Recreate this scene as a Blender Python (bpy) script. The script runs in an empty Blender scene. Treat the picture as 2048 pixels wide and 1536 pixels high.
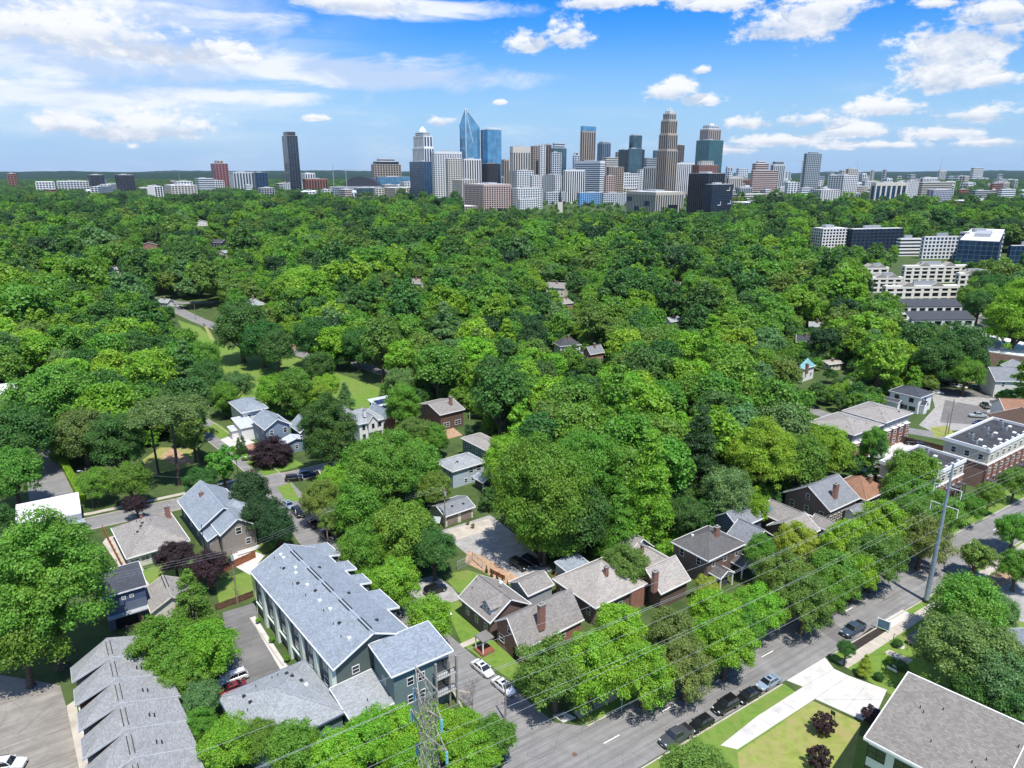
import bpy, math, random
import numpy as np
from mathutils import Matrix, Vector
random.seed(7); RNG = np.random.default_rng(11)
R = math.radians
sc = bpy.context.scene
COL = sc.collection
# ------------------------------------------------------------------ camera, sky, sun, exposure
CAMH = 82.0
FP = 1420.0
PITCH = math.atan(425 / FP)
cd = bpy.data.cameras.new('camera'); cam = bpy.data.objects.new('camera', cd); COL.objects.link(cam)
cam.location = (0, 0, CAMH); cam.rotation_euler = (math.pi / 2 - PITCH, 0, 0)
cd.sensor_width = 36; cd.lens = 36 * FP / 2048; cd.clip_start = 1; cd.clip_end = 60000
sc.camera = cam
SUN_EL, SUN_DIR = R(66), Vector((0.42, -0.907, 0)).normalized()     # towards the sun
sd = bpy.data.lights.new('sun', 'SUN'); sun = bpy.data.objects.new('sun', sd); COL.objects.link(sun)
sd.energy = 4.6; sd.angle = R(0.53); sd.color = (1.0, 0.955, 0.88)
sv = Vector((SUN_DIR.x * math.cos(SUN_EL), SUN_DIR.y * math.cos(SUN_EL), math.sin(SUN_EL)))
sun.rotation_euler = sv.to_track_quat('Z', 'Y').to_euler(); sun.location = (0, 0, 300)
sc.view_settings.view_transform = 'Standard'; sc.view_settings.look = 'None'
sc.view_settings.exposure = 0.50; sc.view_settings.gamma = 1; sc.view_settings.use_curve_mapping = False
sc.render.resolution_x = 1024; sc.render.resolution_y = 768
sc.render.engine = 'CYCLES'
try:
    sc.cycles.volume_bounces = 0; sc.cycles.max_bounces = 6; sc.cycles.transparent_max_bounces = 4
    sc.cycles.diffuse_bounces = 3; sc.cycles.glossy_bounces = 2
    sc.cycles.volume_step_rate = 10
except Exception: pass

world = bpy.data.worlds.new('World'); sc.world = world; world.use_nodes = True
class NT:
    """small node-tree helper"""
    def __init__(s, t): s.t = t; t.nodes.clear()
    def n(s, typ, ins=None, **kw):
        nd = s.t.nodes.new(typ)
        for k, v in kw.items(): setattr(nd, k, v)
        for k, v in (ins or {}).items():
            if isinstance(v, (bpy.types.NodeSocket,)): s.t.links.new(v, nd.inputs[k])
            else: nd.inputs[k].default_value = v
        return nd
    def m(s, op, a, b=None, c=None, clamp=False):
        nd = s.n('ShaderNodeMath', operation=op, use_clamp=clamp)
        for i, v in enumerate((a, b, c)):
            if v is None: continue
            if isinstance(v, bpy.types.NodeSocket): s.t.links.new(v, nd.inputs[i])
            else: nd.inputs[i].default_value = v
        return nd.outputs[0]
    def mix(s, f, a, b, blend='MIX'):
        nd = s.n('ShaderNodeMix', data_type='RGBA', blend_type=blend)
        for i, v in ((0, f), (6, a), (7, b)):
            if isinstance(v, bpy.types.NodeSocket): s.t.links.new(v, nd.inputs[i])
            else: nd.inputs[i].default_value = v if i == 0 else (*v, 1)
        return nd.outputs[2]
    def smooth(s, x, a, b):
        nd = s.n('ShaderNodeMapRange', interpolation_type='SMOOTHSTEP', ins={1: a, 2: b, 3: 0.0, 4: 1.0}); s.t.links.new(x, nd.inputs[0])
        return nd.outputs[0]
    def noise(s, vec, scale, detail=4, rough=.55, dist=0):
        return s.n('ShaderNodeTexNoise', ins={'Vector': vec, 'Scale': scale, 'Detail': detail, 'Roughness': rough, 'Distortion': dist}).outputs['Fac']

def dirpix(px, py):
    """azimuth / elevation of a photo pixel"""
    u = (px - 1024) / FP; v = (768 - py) / FP; c, s = math.cos(PITCH), math.sin(PITCH)
    x, y, z = u, c + v * s, -s + v * c
    return math.atan2(x, y), math.atan2(z, math.hypot(x, y))

def build_sky():
    t = NT(world.node_tree)
    sky = t.n('ShaderNodeTexSky', sky_type='NISHITA', sun_disc=False, sun_elevation=SUN_EL,
              sun_rotation=math.atan2(SUN_DIR.x, SUN_DIR.y), altitude=200, air_density=1.0, dust_density=0.6, ozone_density=3.0)
    geo = t.n('ShaderNodeTexCoord').outputs['Generated']
    sep = t.n('ShaderNodeSeparateXYZ', ins={0: geo})
    X, Y, Z = sep.outputs
    az = t.m('ARCTAN2', X, Y); el = t.m('ARCSINE', Z)
    # saturated blue of the clear noon sky
    tint = t.mix(t.smooth(el, 0.0, 0.24), (.78, .96, 1.05), (.06, .62, 1.30))
    hsv = t.mix(1.0, sky.outputs[0], tint, 'MULTIPLY')
    low = t.m('SUBTRACT', 1.0, t.smooth(el, 0.0, 0.19))
    skyc = t.mix(t.m('MULTIPLY', low, 0.80), hsv, (2.55, 4.25, 6.8))
    vec = t.n('ShaderNodeCombineXYZ', ins={0: az, 1: t.m('MULTIPLY', el, 1.7), 2: 0.0}).outputs[0]
    n1 = t.noise(vec, 13.0, 9, .62, .3)
    n2 = t.noise(vec, 46.0, 6, .65)
    det = t.m('ADD', t.m('MULTIPLY', n1, .62), t.m('MULTIPLY', n2, .38))
    # cumulus heaps: centre px, radii px  (each a heap with a flat base)
    blobs = [(1560, 62, 100, 40), (1620, 40, 130, 72), (1690, 12, 95, 52), (1910, 95, 145, 70), (1985, 50, 120, 85), (1870, 150, 70, 34), (1965, 160, 90, 36), (1930, 70, 75, 40), (1880, 170, 70, 34),
             (1240, 2, 110, 26), (1180, 8, 60, 20), (1060, 90, 58, 30), (1130, 70, 52, 44), (1340, 182, 56, 34), (1395, 202, 50, 18), (885, 243, 42, 18), (628, 236, 30, 9), (1495, 246, 52, 22), (1610, 240, 70, 26),
             (1770, 215, 95, 30), (1700, 262, 90, 22), (1970, 228, 110, 32), (1402, 140, 22, 12), (1430, 8, 110, 24), (320, 255, 120, 42), (240, 270, 110, 26), (130, 250, 90, 28), (1870, 8, 70, 16), (2010, 20, 70, 30),
             (1000, 205, 16, 7), (1880, 268, 100, 18), (1560, 282, 120, 18), (1460, 300, 60, 14), (700, 5, 160, 36), (120, 60, 260, 70), (330, 110, 230, 34), (1990, 285, 90, 14), (1730, 292, 120, 12)]
    mask = None; shade = None
    for (px, py, rx, ry) in blobs:
        a0, e0 = dirpix(px, py); a1, _ = dirpix(px + rx, py); _, e1 = dirpix(px, py - ry)
        du = t.m('DIVIDE', t.m('SUBTRACT', az, a0), abs(a1 - a0)); dv = t.m('DIVIDE', t.m('SUBTRACT', el, e0), abs(e1 - e0))
        dn = t.m('MAXIMUM', t.m('MULTIPLY', dv, -1.45), dv)
        d = t.m('SQRT', t.m('ADD', t.m('MULTIPLY', du, du), t.m('MULTIPLY', dn, dn)))
        w = t.m('MINIMUM', t.m('SUBTRACT', 1.32, d), 0.95)
        mask = w if mask is None else t.m('SMOOTH_MAX', mask, w, 0.25)
        sh = t.m('MULTIPLY', t.m('GREATER_THAN', w, -0.1), t.m('SUBTRACT', .15, dv)); shade = sh if shade is None else t.m('MAXIMUM', shade, sh)
    cov = t.m('ADD', mask, t.m('MULTIPLY', t.m('SUBTRACT', det, .5), 4.4))
    cum = t.smooth(cov, 0.26, 0.86)
    # scattered heaps in the rest of the sky, outside the view
    back = t.smooth(t.m('ABSOLUTE', az), 0.72, 0.9)
    vec2 = t.n('ShaderNodeVectorMath', operation='SCALE', ins={0: geo, 'Scale': 3.2}).outputs[0]
    gen = t.smooth(t.noise(vec2, 1.0, 7, .58), 0.55, 0.66)
    up = t.smooth(el, 0.46, 0.6)
    outm = t.m('MULTIPLY', t.m('MAXIMUM', back, up), gen)
    cum = t.m('MAXIMUM', cum, outm)
    # soft high sheet over the left half of the view
    sv1 = t.n('ShaderNodeCombineXYZ', ins={0: az, 1: t.m('MULTIPLY', el, 4.0), 2: 3.0}).outputs[0]
    strat = t.noise(sv1, 3.6, 9, .58, .8)
    left = t.m('SUBTRACT', 1.0, t.smooth(t.m('ADD', az, t.m('MULTIPLY', t.m('SUBTRACT', strat, .5), .9)), -0.42, 0.0))
    lo = t.smooth(el, -0.02, 0.16)
    streak = t.smooth(t.m('ADD', strat, t.m('MULTIPLY', left, .20)), 0.48, 0.76)
    cir = t.m('MULTIPLY', t.m('MULTIPLY', streak, left), t.m('ADD', .35, t.m('MULTIPLY', lo, .65)))
    hz = t.m('MULTIPLY', t.smooth(t.noise(sv1, 8.0, 6, .6), .48, .7), t.m('MULTIPLY', t.m('SUBTRACT', 1.0, t.smooth(el, .05, .13)), .45))
    cir = t.m('MAXIMUM', cir, hz)
    # the long bright sheet with a soft edge, upper left
    sv3 = t.n('ShaderNodeCombineXYZ', ins={0: az, 1: t.m('MULTIPLY', el, 3.4), 2: 5.0}).outputs[0]
    wob = t.m('MULTIPLY', t.m('SUBTRACT', t.noise(sv3, 7.0, 10, .62, .6), .5), 3.4)
    sheetm = None
    for (px, py, rx, ry) in [(560, 135, 300, 44), (330, 120, 330, 62), (760, 158, 260, 26), (60, 70, 330, 90), (180, 200, 300, 36), (760, 12, 220, 24), (420, 190, 260, 22), (250, 20, 380, 40)]:
        a0, e0 = dirpix(px, py); a1, _ = dirpix(px + rx, py); _, e1 = dirpix(px, py - ry)
        du = t.m('DIVIDE', t.m('SUBTRACT', az, a0), abs(a1 - a0)); dv = t.m('DIVIDE', t.m('SUBTRACT', el, e0), abs(e1 - e0))
        w = t.m('SUBTRACT', 1.0, t.m('SQRT', t.m('ADD', t.m('MULTIPLY', du, du), t.m('MULTIPLY', dv, dv))))
        sheetm = w if sheetm is None else t.m('SMOOTH_MAX', sheetm, w, .3)
    sheet_ = t.m('MULTIPLY', t.smooth(t.m('ADD', sheetm, wob), -.32, .60), .95)
    cir = t.m('MAXIMUM', t.m('MULTIPLY', cir, .62), sheet_)
    ccol = t.mix(t.m('MULTIPLY', t.smooth(shade, -.1, .5), t.smooth(det, .66, .44), clamp=True), (7.2, 7.3, 7.45), (4.3, 4.9, 6.0))
    sv2 = t.n('ShaderNodeCombineXYZ', ins={0: az, 1: t.m('MULTIPLY', el, 3.0), 2: 9.0}).outputs[0]
    gcol = t.mix(t.smooth(t.noise(sv2, 6.5, 8, .6, .5), .40, .60), (4.1, 5.1, 6.9), (7.0, 7.2, 7.5))
    c1 = t.mix(t.m('MULTIPLY', cir, .93, clamp=True), skyc, gcol)
    c2 = t.mix(t.m('MULTIPLY', cum, .96), c1, ccol)
    bg = t.n('ShaderNodeBackground', ins={'Color': c2, 'Strength': 0.1})
    out = t.n('ShaderNodeOutputWorld', ins={'Surface': bg.outputs[0]})
build_sky()

# ------------------------------------------------------------------ placing: photo pixel -> point of the place
_c, _s = math.cos(PITCH), math.sin(PITCH)
def P(px, py, z=0.0):
    u = (px - 1024) / FP; v = (768 - py) / FP
    t = (z - CAMH) / (-_s + v * _c)
    return Vector((u * t, (_c + v * _s) * t, z))
def PY(px, py, Y):
    u = (px - 1024) / FP; v = (768 - py) / FP; t = Y / (_c + v * _s)
    return Vector((u * t, Y, CAMH + t * (-_s + v * _c)))
def PIX(p):
    d = (p[0], p[1], p[2] - CAMH)
    f = d[1] * _c - d[2] * _s; up = d[1] * _s + d[2] * _c
    return 1024 + FP * d[0] / f, 768 - FP * up / f, f

# ------------------------------------------------------------------ materials
MATS = {}
def mat(name, col, rough=.8, metal=0., var=.12, scale=1.2, spec=.3, kind=None, col2=None, bump=0., emis=None):
    if name in MATS: return MATS[name]
    m = bpy.data.materials.new(name); m.use_nodes = True; t = NT(m.node_tree); MATS[name] = m
    pos = t.n('ShaderNodeNewGeometry').outputs['Position']
    nz = t.noise(pos, scale, 5, .6)
    base = t.mix(t.smooth(nz, .3, .7), tuple(c * (1 - var) for c in col), tuple(min(1, c * (1 + var)) for c in col))
    h = None
    if kind in ('shingle', 'brick', 'siding', 'stripe'):
        geo = t.n('ShaderNodeNewGeometry'); tn = t.n('ShaderNodeVectorMath', operation='CROSS_PRODUCT', ins={0: (0, 0, 1), 1: geo.outputs['True Normal']})
        tg = t.n('ShaderNodeVectorMath', operation='NORMALIZE', ins={0: tn.outputs[0]})
        U = t.n('ShaderNodeVectorMath', operation='DOT_PRODUCT', ins={0: pos, 1: tg.outputs[0]}).outputs['Value']
        sz = t.n('ShaderNodeSeparateXYZ', ins={0: pos}).outputs[2]
    if kind == 'shingle':
        nz3 = t.n('ShaderNodeSeparateXYZ', ins={0: t.n('ShaderNodeNewGeometry').outputs['True Normal']}).outputs[2]
        sl = t.m('SQRT', t.m('MAXIMUM', t.m('SUBTRACT', 1.0, t.m('MULTIPLY', nz3, nz3)), 0.02))
        V = t.m('DIVIDE', sz, sl)
        cv = t.n('ShaderNodeCombineXYZ', ins={0: U, 1: V, 2: 0.0}).outputs[0]
        b = t.n('ShaderNodeTexBrick', ins={'Vector': cv, 'Color1': (.66, .66, .66, 1), 'Color2': (1.28, 1.28, 1.28, 1), 'Mortar': (.55, .55, .55, 1), 'Scale': 1.0, 'Mortar Size': .02,
                                           'Brick Width': .42, 'Row Height': .2, 'Bias': 0.0})
        base = t.mix(.62, base, b.outputs[0], 'MULTIPLY')
        st = t.noise(t.n('ShaderNodeCombineXYZ', ins={0: U, 1: t.m('MULTIPLY', V, .13), 2: 0.0}).outputs[0], 1.1, 4, .7)
        base = t.mix(t.m('MULTIPLY', t.smooth(st, .52, .74), .3), base, tuple(c * .62 for c in col))
        base = t.mix(1.0, base, (1.1, 1.1, 1.1), 'MULTIPLY')
        h = b.outputs['Fac']
    if kind == 'brick':
        cv = t.n('ShaderNodeCombineXYZ', ins={0: U, 1: sz, 2: 0.0}).outputs[0]
        c2 = col2 or tuple(c * .62 for c in col)
        b = t.n('ShaderNodeTexBrick', ins={'Vector': cv, 'Color1': (*col, 1), 'Color2': (*c2, 1), 'Mortar': (.36, .31, .27, 1), 'Scale': 1.0, 'Mortar Size': .012,
                                           'Brick Width': .24, 'Row Height': .08})
        base = t.mix(.85, base, b.outputs[0]); h = b.outputs['Fac']
    if kind == 'siding':
        fr = t.m('FRACT', t.m('MULTIPLY', sz, 5.0)); base = t.mix(t.smooth(fr, .78, .95), base, tuple(c * .55 for c in col)); h = fr
    if kind == 'ground':
        n2 = t.noise(pos, .05, 6, .65); n3 = t.noise(pos, .45, 6, .7); n4 = t.noise(pos, 3.2, 3, .7)
        base = t.mix(t.smooth(t.m('ADD', t.m('MULTIPLY', n3, .6), t.m('MULTIPLY', n2, .4)), .42, .62), base, col2)
        base = t.mix(t.m('MULTIPLY', n4, .5), base, tuple(c * .5 for c in col))
    if kind == 'asphalt':
        rt = t.n('ShaderNodeVectorRotate', rotation_type='Z_AXIS', ins={'Vector': pos, 'Angle': R(-33.1)}).outputs[0]
        mp = t.n('ShaderNodeMapping', ins={'Vector': rt, 'Scale': (.03, 1.1, 1)}).outputs[0]
        n2 = t.noise(mp, 1.3, 5, .6); n5 = t.noise(pos, 30, 2, .8)
        base = t.mix(t.smooth(n2, .42, .66), base, tuple(c * .72 for c in col))
        base = t.mix(t.m('MULTIPLY', t.smooth(t.noise(pos, .12, 5, .6), .5, .7), .4), base, tuple(c * 1.5 for c in col))
        vo = t.n('ShaderNodeTexVoronoi', feature='DISTANCE_TO_EDGE', ins={'Vector': pos, 'Scale': .16}).outputs['Distance']
        base = t.mix(t.m('MULTIPLY', t.m('SUBTRACT', 1.0, t.smooth(vo, .0, .008)), .55), base, tuple(c * .4 for c in col))
        base = t.mix(t.m('MULTIPLY', n5, .35), base, tuple(c * .6 for c in col))
    if kind == 'concrete':
        n2 = t.noise(pos, .35, 6, .65)
        base = t.mix(t.smooth(n2, .5, .75), base, tuple(c * .72 for c in col))
    ins = {'Base Color': base, 'Roughness': rough, 'Metallic': metal, 'Specular IOR Level': spec}
    bs = t.n('ShaderNodeBsdfPrincipled', ins=ins)
    if h is not None or bump:
        bn = t.n('ShaderNodeBump', ins={'Strength': .5 if h is not None else bump, 'Distance': .03, 'Height': h if h is not None else nz})
        t.t.links.new(bn.outputs[0], bs.inputs['Normal'])
    if emis: bs.inputs['Emission Color'].default_value = (*emis, 1); bs.inputs['Emission Strength'].default_value = 1
    t.n('ShaderNodeOutputMaterial', ins={'Surface': bs.outputs[0]})
    return m
def mat_objcol(name, rough=.35, metal=.0, coat=0., spec=.5, leaf=False, fixed=None):
    m = bpy.data.materials.new(name); m.use_nodes = True; t = NT(m.node_tree); MATS[name] = m
    oi = t.n('ShaderNodeObjectInfo'); base = oi.outputs['Color'] if fixed is None else t.n('ShaderNodeRGB').outputs[0]
    if fixed: base.default_value = (*fixed, 1)
    if leaf:
        geo = t.n('ShaderNodeNewGeometry'); rp = geo.outputs['Random Per Island']
        tc = t.n('ShaderNodeTexCoord').outputs['Object']
        nn = t.noise(tc, 2.6, 4, .6)
        v = t.m('ADD', t.m('MULTIPLY', rp, .8 if fixed is None else .34), .72 if fixed is None else .93)
        v = t.m('MULTIPLY', v, t.m('ADD', .66, t.m('MULTIPLY', nn, .66)))
        hu = t.m('ADD', .485, t.m('MULTIPLY', oi.outputs['Random'], .026))
        hu = t.m('ADD', hu, t.m('MULTIPLY', t.m('SUBTRACT', t.noise(tc, 1.7, 3, .5), .5), -.05))
        base = t.n('ShaderNodeHueSaturation', ins={'Hue': hu, 'Saturation': 1.0, 'Value': v, 'Color': base}).outputs[0]
        df = t.n('ShaderNodeBsdfPrincipled', ins={'Base Color': base, 'Roughness': .52, 'Specular IOR Level': .35})
        tb = t.n('ShaderNodeHueSaturation', ins={'Hue': .488, 'Saturation': 1.08, 'Value': 1.45, 'Color': base}).outputs[0]
        tr = t.n('ShaderNodeBsdfTranslucent', ins={'Color': tb})
        mx = t.n('ShaderNodeMixShader', ins={0: .38, 1: df.outputs[0], 2: tr.outputs[0]})
        t.n('ShaderNodeOutputMaterial', ins={'Surface': mx.outputs[0]}); return m
    bs = t.n('ShaderNodeBsdfPrincipled', ins={'Base Color': base, 'Roughness': rough, 'Metallic': metal, 'Coat Weight': coat, 'Coat Roughness': .06, 'Specular IOR Level': spec})
    t.n('ShaderNodeOutputMaterial', ins={'Surface': bs.outputs[0]}); return m
LEAF = mat_objcol('leaf_foliage', leaf=True)
PAINT = mat_objcol('car_paint', .3, .25, .8)
BARK = mat('bark', (.10, .075, .055), .95, var=.35, scale=3)
PALE_BARK = mat('pale_bark', (.30, .27, .235), .95, var=.25, scale=3)
GLASS = mat('window_glass', (.02, .028, .035), .08, spec=.9, var=.3, scale=.4)
CARGLASS = mat('car_glass', (.012, .015, .02), .05, spec=.9)
RUBBER = mat('tyre_rubber', (.012, .012, .012), .8)
RIM = mat('wheel_rim', (.45, .45, .46), .3, .8)
LAMPW = mat('headlamp_lens', (.75, .76, .78), .15, spec=.8)
LAMPR = mat('tail_lamp_lens', (.35, .01, .01), .2, spec=.7)
WHITE = mat('white_paint', (.78, .78, .76), .6, var=.05)
CREAM = mat('cream_paint', (.58, .54, .45), .75, var=.08)
BRICK = mat('red_brick', (.30, .10, .06), .9, kind='brick')
DBRICK = mat('dark_brick', (.13, .065, .05), .9, kind='brick')
CONC = mat('concrete', (.42, .38, .32), .9, kind='concrete', var=.1, scale=.4)
CONCW = mat('pale_concrete', (.50, .485, .455), .9, kind='concrete', var=.06, scale=.3)
STEEL = mat('galvanised_steel', (.50, .53, .56), .5, .35, var=.1)
RUST = mat('weathered_steel', (.32, .29, .25), .6, .25, var=.4, scale=2)
WOODP = mat('weathered_pole_wood', (.25, .20, .15), .9, var=.2)
BLACK = mat('black_metal', (.02, .02, .022), .5)
WIREM = mat('aluminium_wire', (.40, .42, .44), .6, .2)
ASPH = mat('asphalt', (.228, .222, .216), .9, kind='asphalt', var=.12, scale=.5)
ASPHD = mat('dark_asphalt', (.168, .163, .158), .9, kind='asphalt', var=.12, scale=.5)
GRAVEL = mat('pale_gravel', (.30, .29, .275), .95, var=.18, scale=.6, bump=.3)
DIRT = mat('orange_dirt', (.36, .235, .15), .95, var=.25, scale=.8)
MULCH = mat('dark_mulch', (.035, .028, .024), .95, var=.4, scale=3)
REDMULCH = mat('red_mulch', (.14, .045, .03), .95, var=.4, scale=3)
GRASS = mat('mown_grass', (.13, .235, .032), .9, var=.2, scale=.8, kind='ground', col2=(.19, .235, .055))
DRYGRASS = mat('dry_grass', (.24, .29, .06), .9, var=.2, scale=.8, kind='ground', col2=(.33, .28, .12))
GROUNDM = mat('woodland_ground', (.055, .095, .024), .95, var=.3, scale=.2, kind='ground', col2=(.085, .12, .035))

# ------------------------------------------------------------------ mesh building
def tag(o, label=None, cat=None, group=None, kind=None):
    if label: o['label'] = label
    if cat: o['category'] = cat
    if group: o['group'] = group
    if kind: o['kind'] = kind
    return o
def empty(name, loc, label, cat, group=None, rz=0.):
    o = bpy.data.objects.new(name, None); COL.objects.link(o); o.location = loc; o.rotation_euler.z = rz
    o.empty_display_size = .5
    return tag(o, label, cat, group)
def rootloc(p):
    v = Vector((0, 0, 0))
    while p is not None: v += p.location; p = p.parent
    return v
class MB:
    def __init__(s): s.v = []; s.f = []
    def face(s, pts):
        i = len(s.v); s.v += [tuple(p) for p in pts]; s.f.append(tuple(range(i, i + len(pts)))); return s
    def prism(s, poly, z0, z1):
        """poly: list of (x,y) counter-clockwise or not; z1 may be a list"""
        n = len(poly); i = len(s.v)
        a = sum(poly[k][0] * poly[(k + 1) % n][1] - poly[(k + 1) % n][0] * poly[k][1] for k in range(n))
        if a < 0: poly = list(poly)[::-1]
        s.v += [(p[0], p[1], z0) for p in poly] + [(p[0], p[1], z1) for p in poly]
        s.f.append(tuple(range(i + n - 1, i - 1, -1))); s.f.append(tuple(range(i + n, i + 2 * n)))
        for k in range(n):
            k2 = (k + 1) % n; s.f.append((i + k, i + k2, i + n + k2, i + n + k))
        return s
    def box(s, x0, x1, y0, y1, z0, z1): return s.prism([(x0, y0), (x1, y0), (x1, y1), (x0, y1)], z0, z1)
    def obox(s, o, u, v, a0, a1, b0, b1, z0, z1):
        """box in the frame o + a*u + b*v"""
        return s.prism([(o[0] + u[0] * a + v[0] * b, o[1] + u[1] * a + v[1] * b) for a, b in ((a0, b0), (a1, b0), (a1, b1), (a0, b1))], z0, z1)
    def hull8(s, p):
        """8 points: bottom 4 then top 4"""
        i = len(s.v); s.v += [tuple(q) for q in p]
        for f in ((3, 2, 1, 0), (4, 5, 6, 7), (0, 1, 5, 4), (1, 2, 6, 5), (2, 3, 7, 6), (3, 0, 4, 7)): s.f.append(tuple(i + k for k in f))
        return s
    def slab(s, pts, th, n=None):
        """polygon of 3-D points thickened downwards by th"""
        k = len(pts); i = len(s.v); s.v += [tuple(p) for p in pts] + [(p[0], p[1], p[2] - th) for p in pts]
        s.f.append(tuple(range(i, i + k))); s.f.append(tuple(range(i + 2 * k - 1, i + k - 1, -1)))
        for a in range(k):
            b = (a + 1) % k; s.f.append((i + a, i + k + a, i + k + b, i + b))
        return s
    def tube(s, p0, p1, r0, r1=None, n=5, cap=True):
        r1 = r0 if r1 is None else r1; p0 = Vector(p0); p1 = Vector(p1); d = (p1 - p0)
        if d.length < 1e-6: return s
        d.normalize(); a = d.orthogonal().normalized(); b = d.cross(a); i = len(s.v)
        for p, r in ((p0, r0), (p1, r1)):
            for k in range(n):
                an = 2 * math.pi * k / n; s.v.append(tuple(p + (a * math.cos(an) + b * math.sin(an)) * r))
        for k in range(n): s.f.append((i + k, i + (k + 1) % n, i + n + (k + 1) % n, i + n + k))
        if cap: s.f.append(tuple(range(i + n - 1, i - 1, -1))); s.f.append(tuple(range(i + n, i + 2 * n)))
        return s
    def path(s, pts, r, n=4):
        for a, b in zip(pts[:-1], pts[1:]): s.tube(a, b, r, r, n, cap=False)
        return s
    def beam(s, p0, p1, w, h, out=(0, 0)):
        """square beam between two points: w sideways, h downwards"""
        p0 = Vector(p0); p1 = Vector(p1); d = p1 - p0; sd_ = Vector((d.y, -d.x, 0))
        if sd_.length < 1e-6: return s
        sd_.normalize(); e = d.normalized() * (w * .5); off = Vector((out[0], out[1], 0))
        q = []
        for dz in (-h, 0.02):
            for a, b in ((p0 - e, -1), (p1 + e, -1), (p1 + e, 1), (p0 - e, 1)): q.append(a + sd_ * (b * w * .5) + off + Vector((0, 0, dz)))
        return s.hull8(q)
    def build(s, name, m, parent=None, world=True, smooth=False):
        me = bpy.data.meshes.new(name); me.from_pydata(s.v, [], s.f)
        ms = m if isinstance(m, (list, tuple)) else [m]
        for q in ms: me.materials.append(q)
        if smooth: me.polygons.foreach_set('use_smooth', [True] * len(me.polygons))
        if parent is not None and world:
            o = rootloc(parent); me.transform(Matrix.Translation(-o))
        me.update(); ob = bpy.data.objects.new(name, me); COL.objects.link(ob)
        if parent is not None: ob.parent = parent
        return ob
def one(name, mb, m, loc, label, cat, group=None, kind=None):
    """a thing that is a single mesh; its origin set at its base"""
    ob = mb.build(name, m); ob.data.transform(Matrix.Translation(-Vector(loc))); ob.location = loc
    return tag(ob, label, cat, group, kind)
def copy_tree(o, parent=None):
    c = o.copy(); COL.objects.link(c); c.parent = parent
    for ch in o.children: copy_tree(ch, c)
    return c

# ------------------------------------------------------------------ ground and paving
TH = R(33.1); RO = P(1430.7, 1366.6); RU = Vector((math.cos(TH), math.sin(TH), 0)); RV = Vector((-math.sin(TH), math.cos(TH), 0))
def ST(s, t, z=0.): p = RO + RU * s + RV * t; return Vector((p.x, p.y, z))
OCC = []          # filled rectangles / polygons where no filler tree may stand (world xy)
def inpoly(x, y, poly):
    c = False; n = len(poly)
    for i in range(n):
        x1, y1 = poly[i][0], poly[i][1]; x2, y2 = poly[i - 1][0], poly[i - 1][1]
        if (y1 > y) != (y2 > y) and x < (x2 - x1) * (y - y1) / (y2 - y1) + x1: c = not c
    return c
_lay = [0.0]
def sheet(name, pts, m, lay, kind='structure', label=None):
    z = lay * .006
    mb = MB(); mb.face([(p[0], p[1], z) for p in pts])
    a = sum(pts[k][0] * pts[(k + 1) % len(pts)][1] - pts[(k + 1) % len(pts)][0] * pts[k][1] for k in range(len(pts)))
    if a < 0: mb.f = [tuple(reversed(f)) for f in mb.f]
    o = mb.build(name, m); tag(o, kind=kind)
    if label: o['label'] = label
    OCC.append([(p[0], p[1]) for p in pts]); return o
def ribbon(name, pts, w, m, lay, curb=None, occ=True):
    """strip of given width along a centre line, optional kerbs"""
    pts = [Vector((p[0], p[1], 0)) for p in pts]; L = []; Rr = []
    for i, p in enumerate(pts):
        d = (pts[min(i + 1, len(pts) - 1)] - pts[max(i - 1, 0)]).normalized(); n = Vector((-d.y, d.x, 0))
        L.append(p + n * w / 2); Rr.append(p - n * w / 2)
    mb = MB(); z = lay * .006
    for i in range(len(pts) - 1): mb.face([(*q.xy, z) for q in (Rr[i], Rr[i + 1], L[i + 1], L[i])])
    tag(mb.build(name, m), kind='structure')
    if occ: OCC.append([(p.x, p.y) for p in L + Rr[::-1]])
    if curb:
        k = MB()
        for S in (L, Rr):
            for a, b in zip(S[:-1], S[1:]):
                k.beam((a.x, a.y, .12), (b.x, b.y, .12), .22, .12)
        tag(k.build('kerb', CONC), kind='structure')
def px_poly(lst): return [P(*q) for q in lst]

g = MB()
NG = 24
g.face([(-16000, -600, 0), (16000, -600, 0), (16000, 16000, 0), (-16000, 16000, 0)])
tag(g.build('ground', GROUNDM), kind='structure')
FARW = mat('far_woodland', (.010, .036, .024), .98, var=.5, scale=.02, kind='ground', col2=(.022, .052, .030), spec=.0)
# far wooded hills closing the horizon
nx, ny = 420, 14; hv = []; hf = []
ph = [random.uniform(0, 6.28) for _ in range(8)]; hr = random.Random(4)
for j in range(ny):
    yy = 6500 + j * 650
    for i in range(nx):
        xx = -15500 + 31000 * i / (nx - 1)
        h = 16 + 26 * (math.sin(xx / 1900 + ph[0] + j * .35) * math.sin(yy / 1300 + ph[1]) + .6 * math.sin(xx / 730 + ph[2] + j)) + 9 * math.sin(xx / 260 + ph[3] + j * 2.1)
        h *= .4 + .6 * min(1, j / 5); h += 42 * max(0, min(1, (j - 3) / 6)) + (18 if xx < -2500 else 0) * min(1, j / 6)
        hv.append((xx, yy, max(-2, h + hr.uniform(-5, 5)) if j else -3))
for j in range(ny - 1):
    for i in range(nx - 1):
        a = j * nx + i; hf.append((a, a + 1, a + nx + 1, a + nx))
hb = MB(); hb.v = hv; hb.f = hf; tag(hb.build('hills', FARW, smooth=True), kind='structure')

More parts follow.
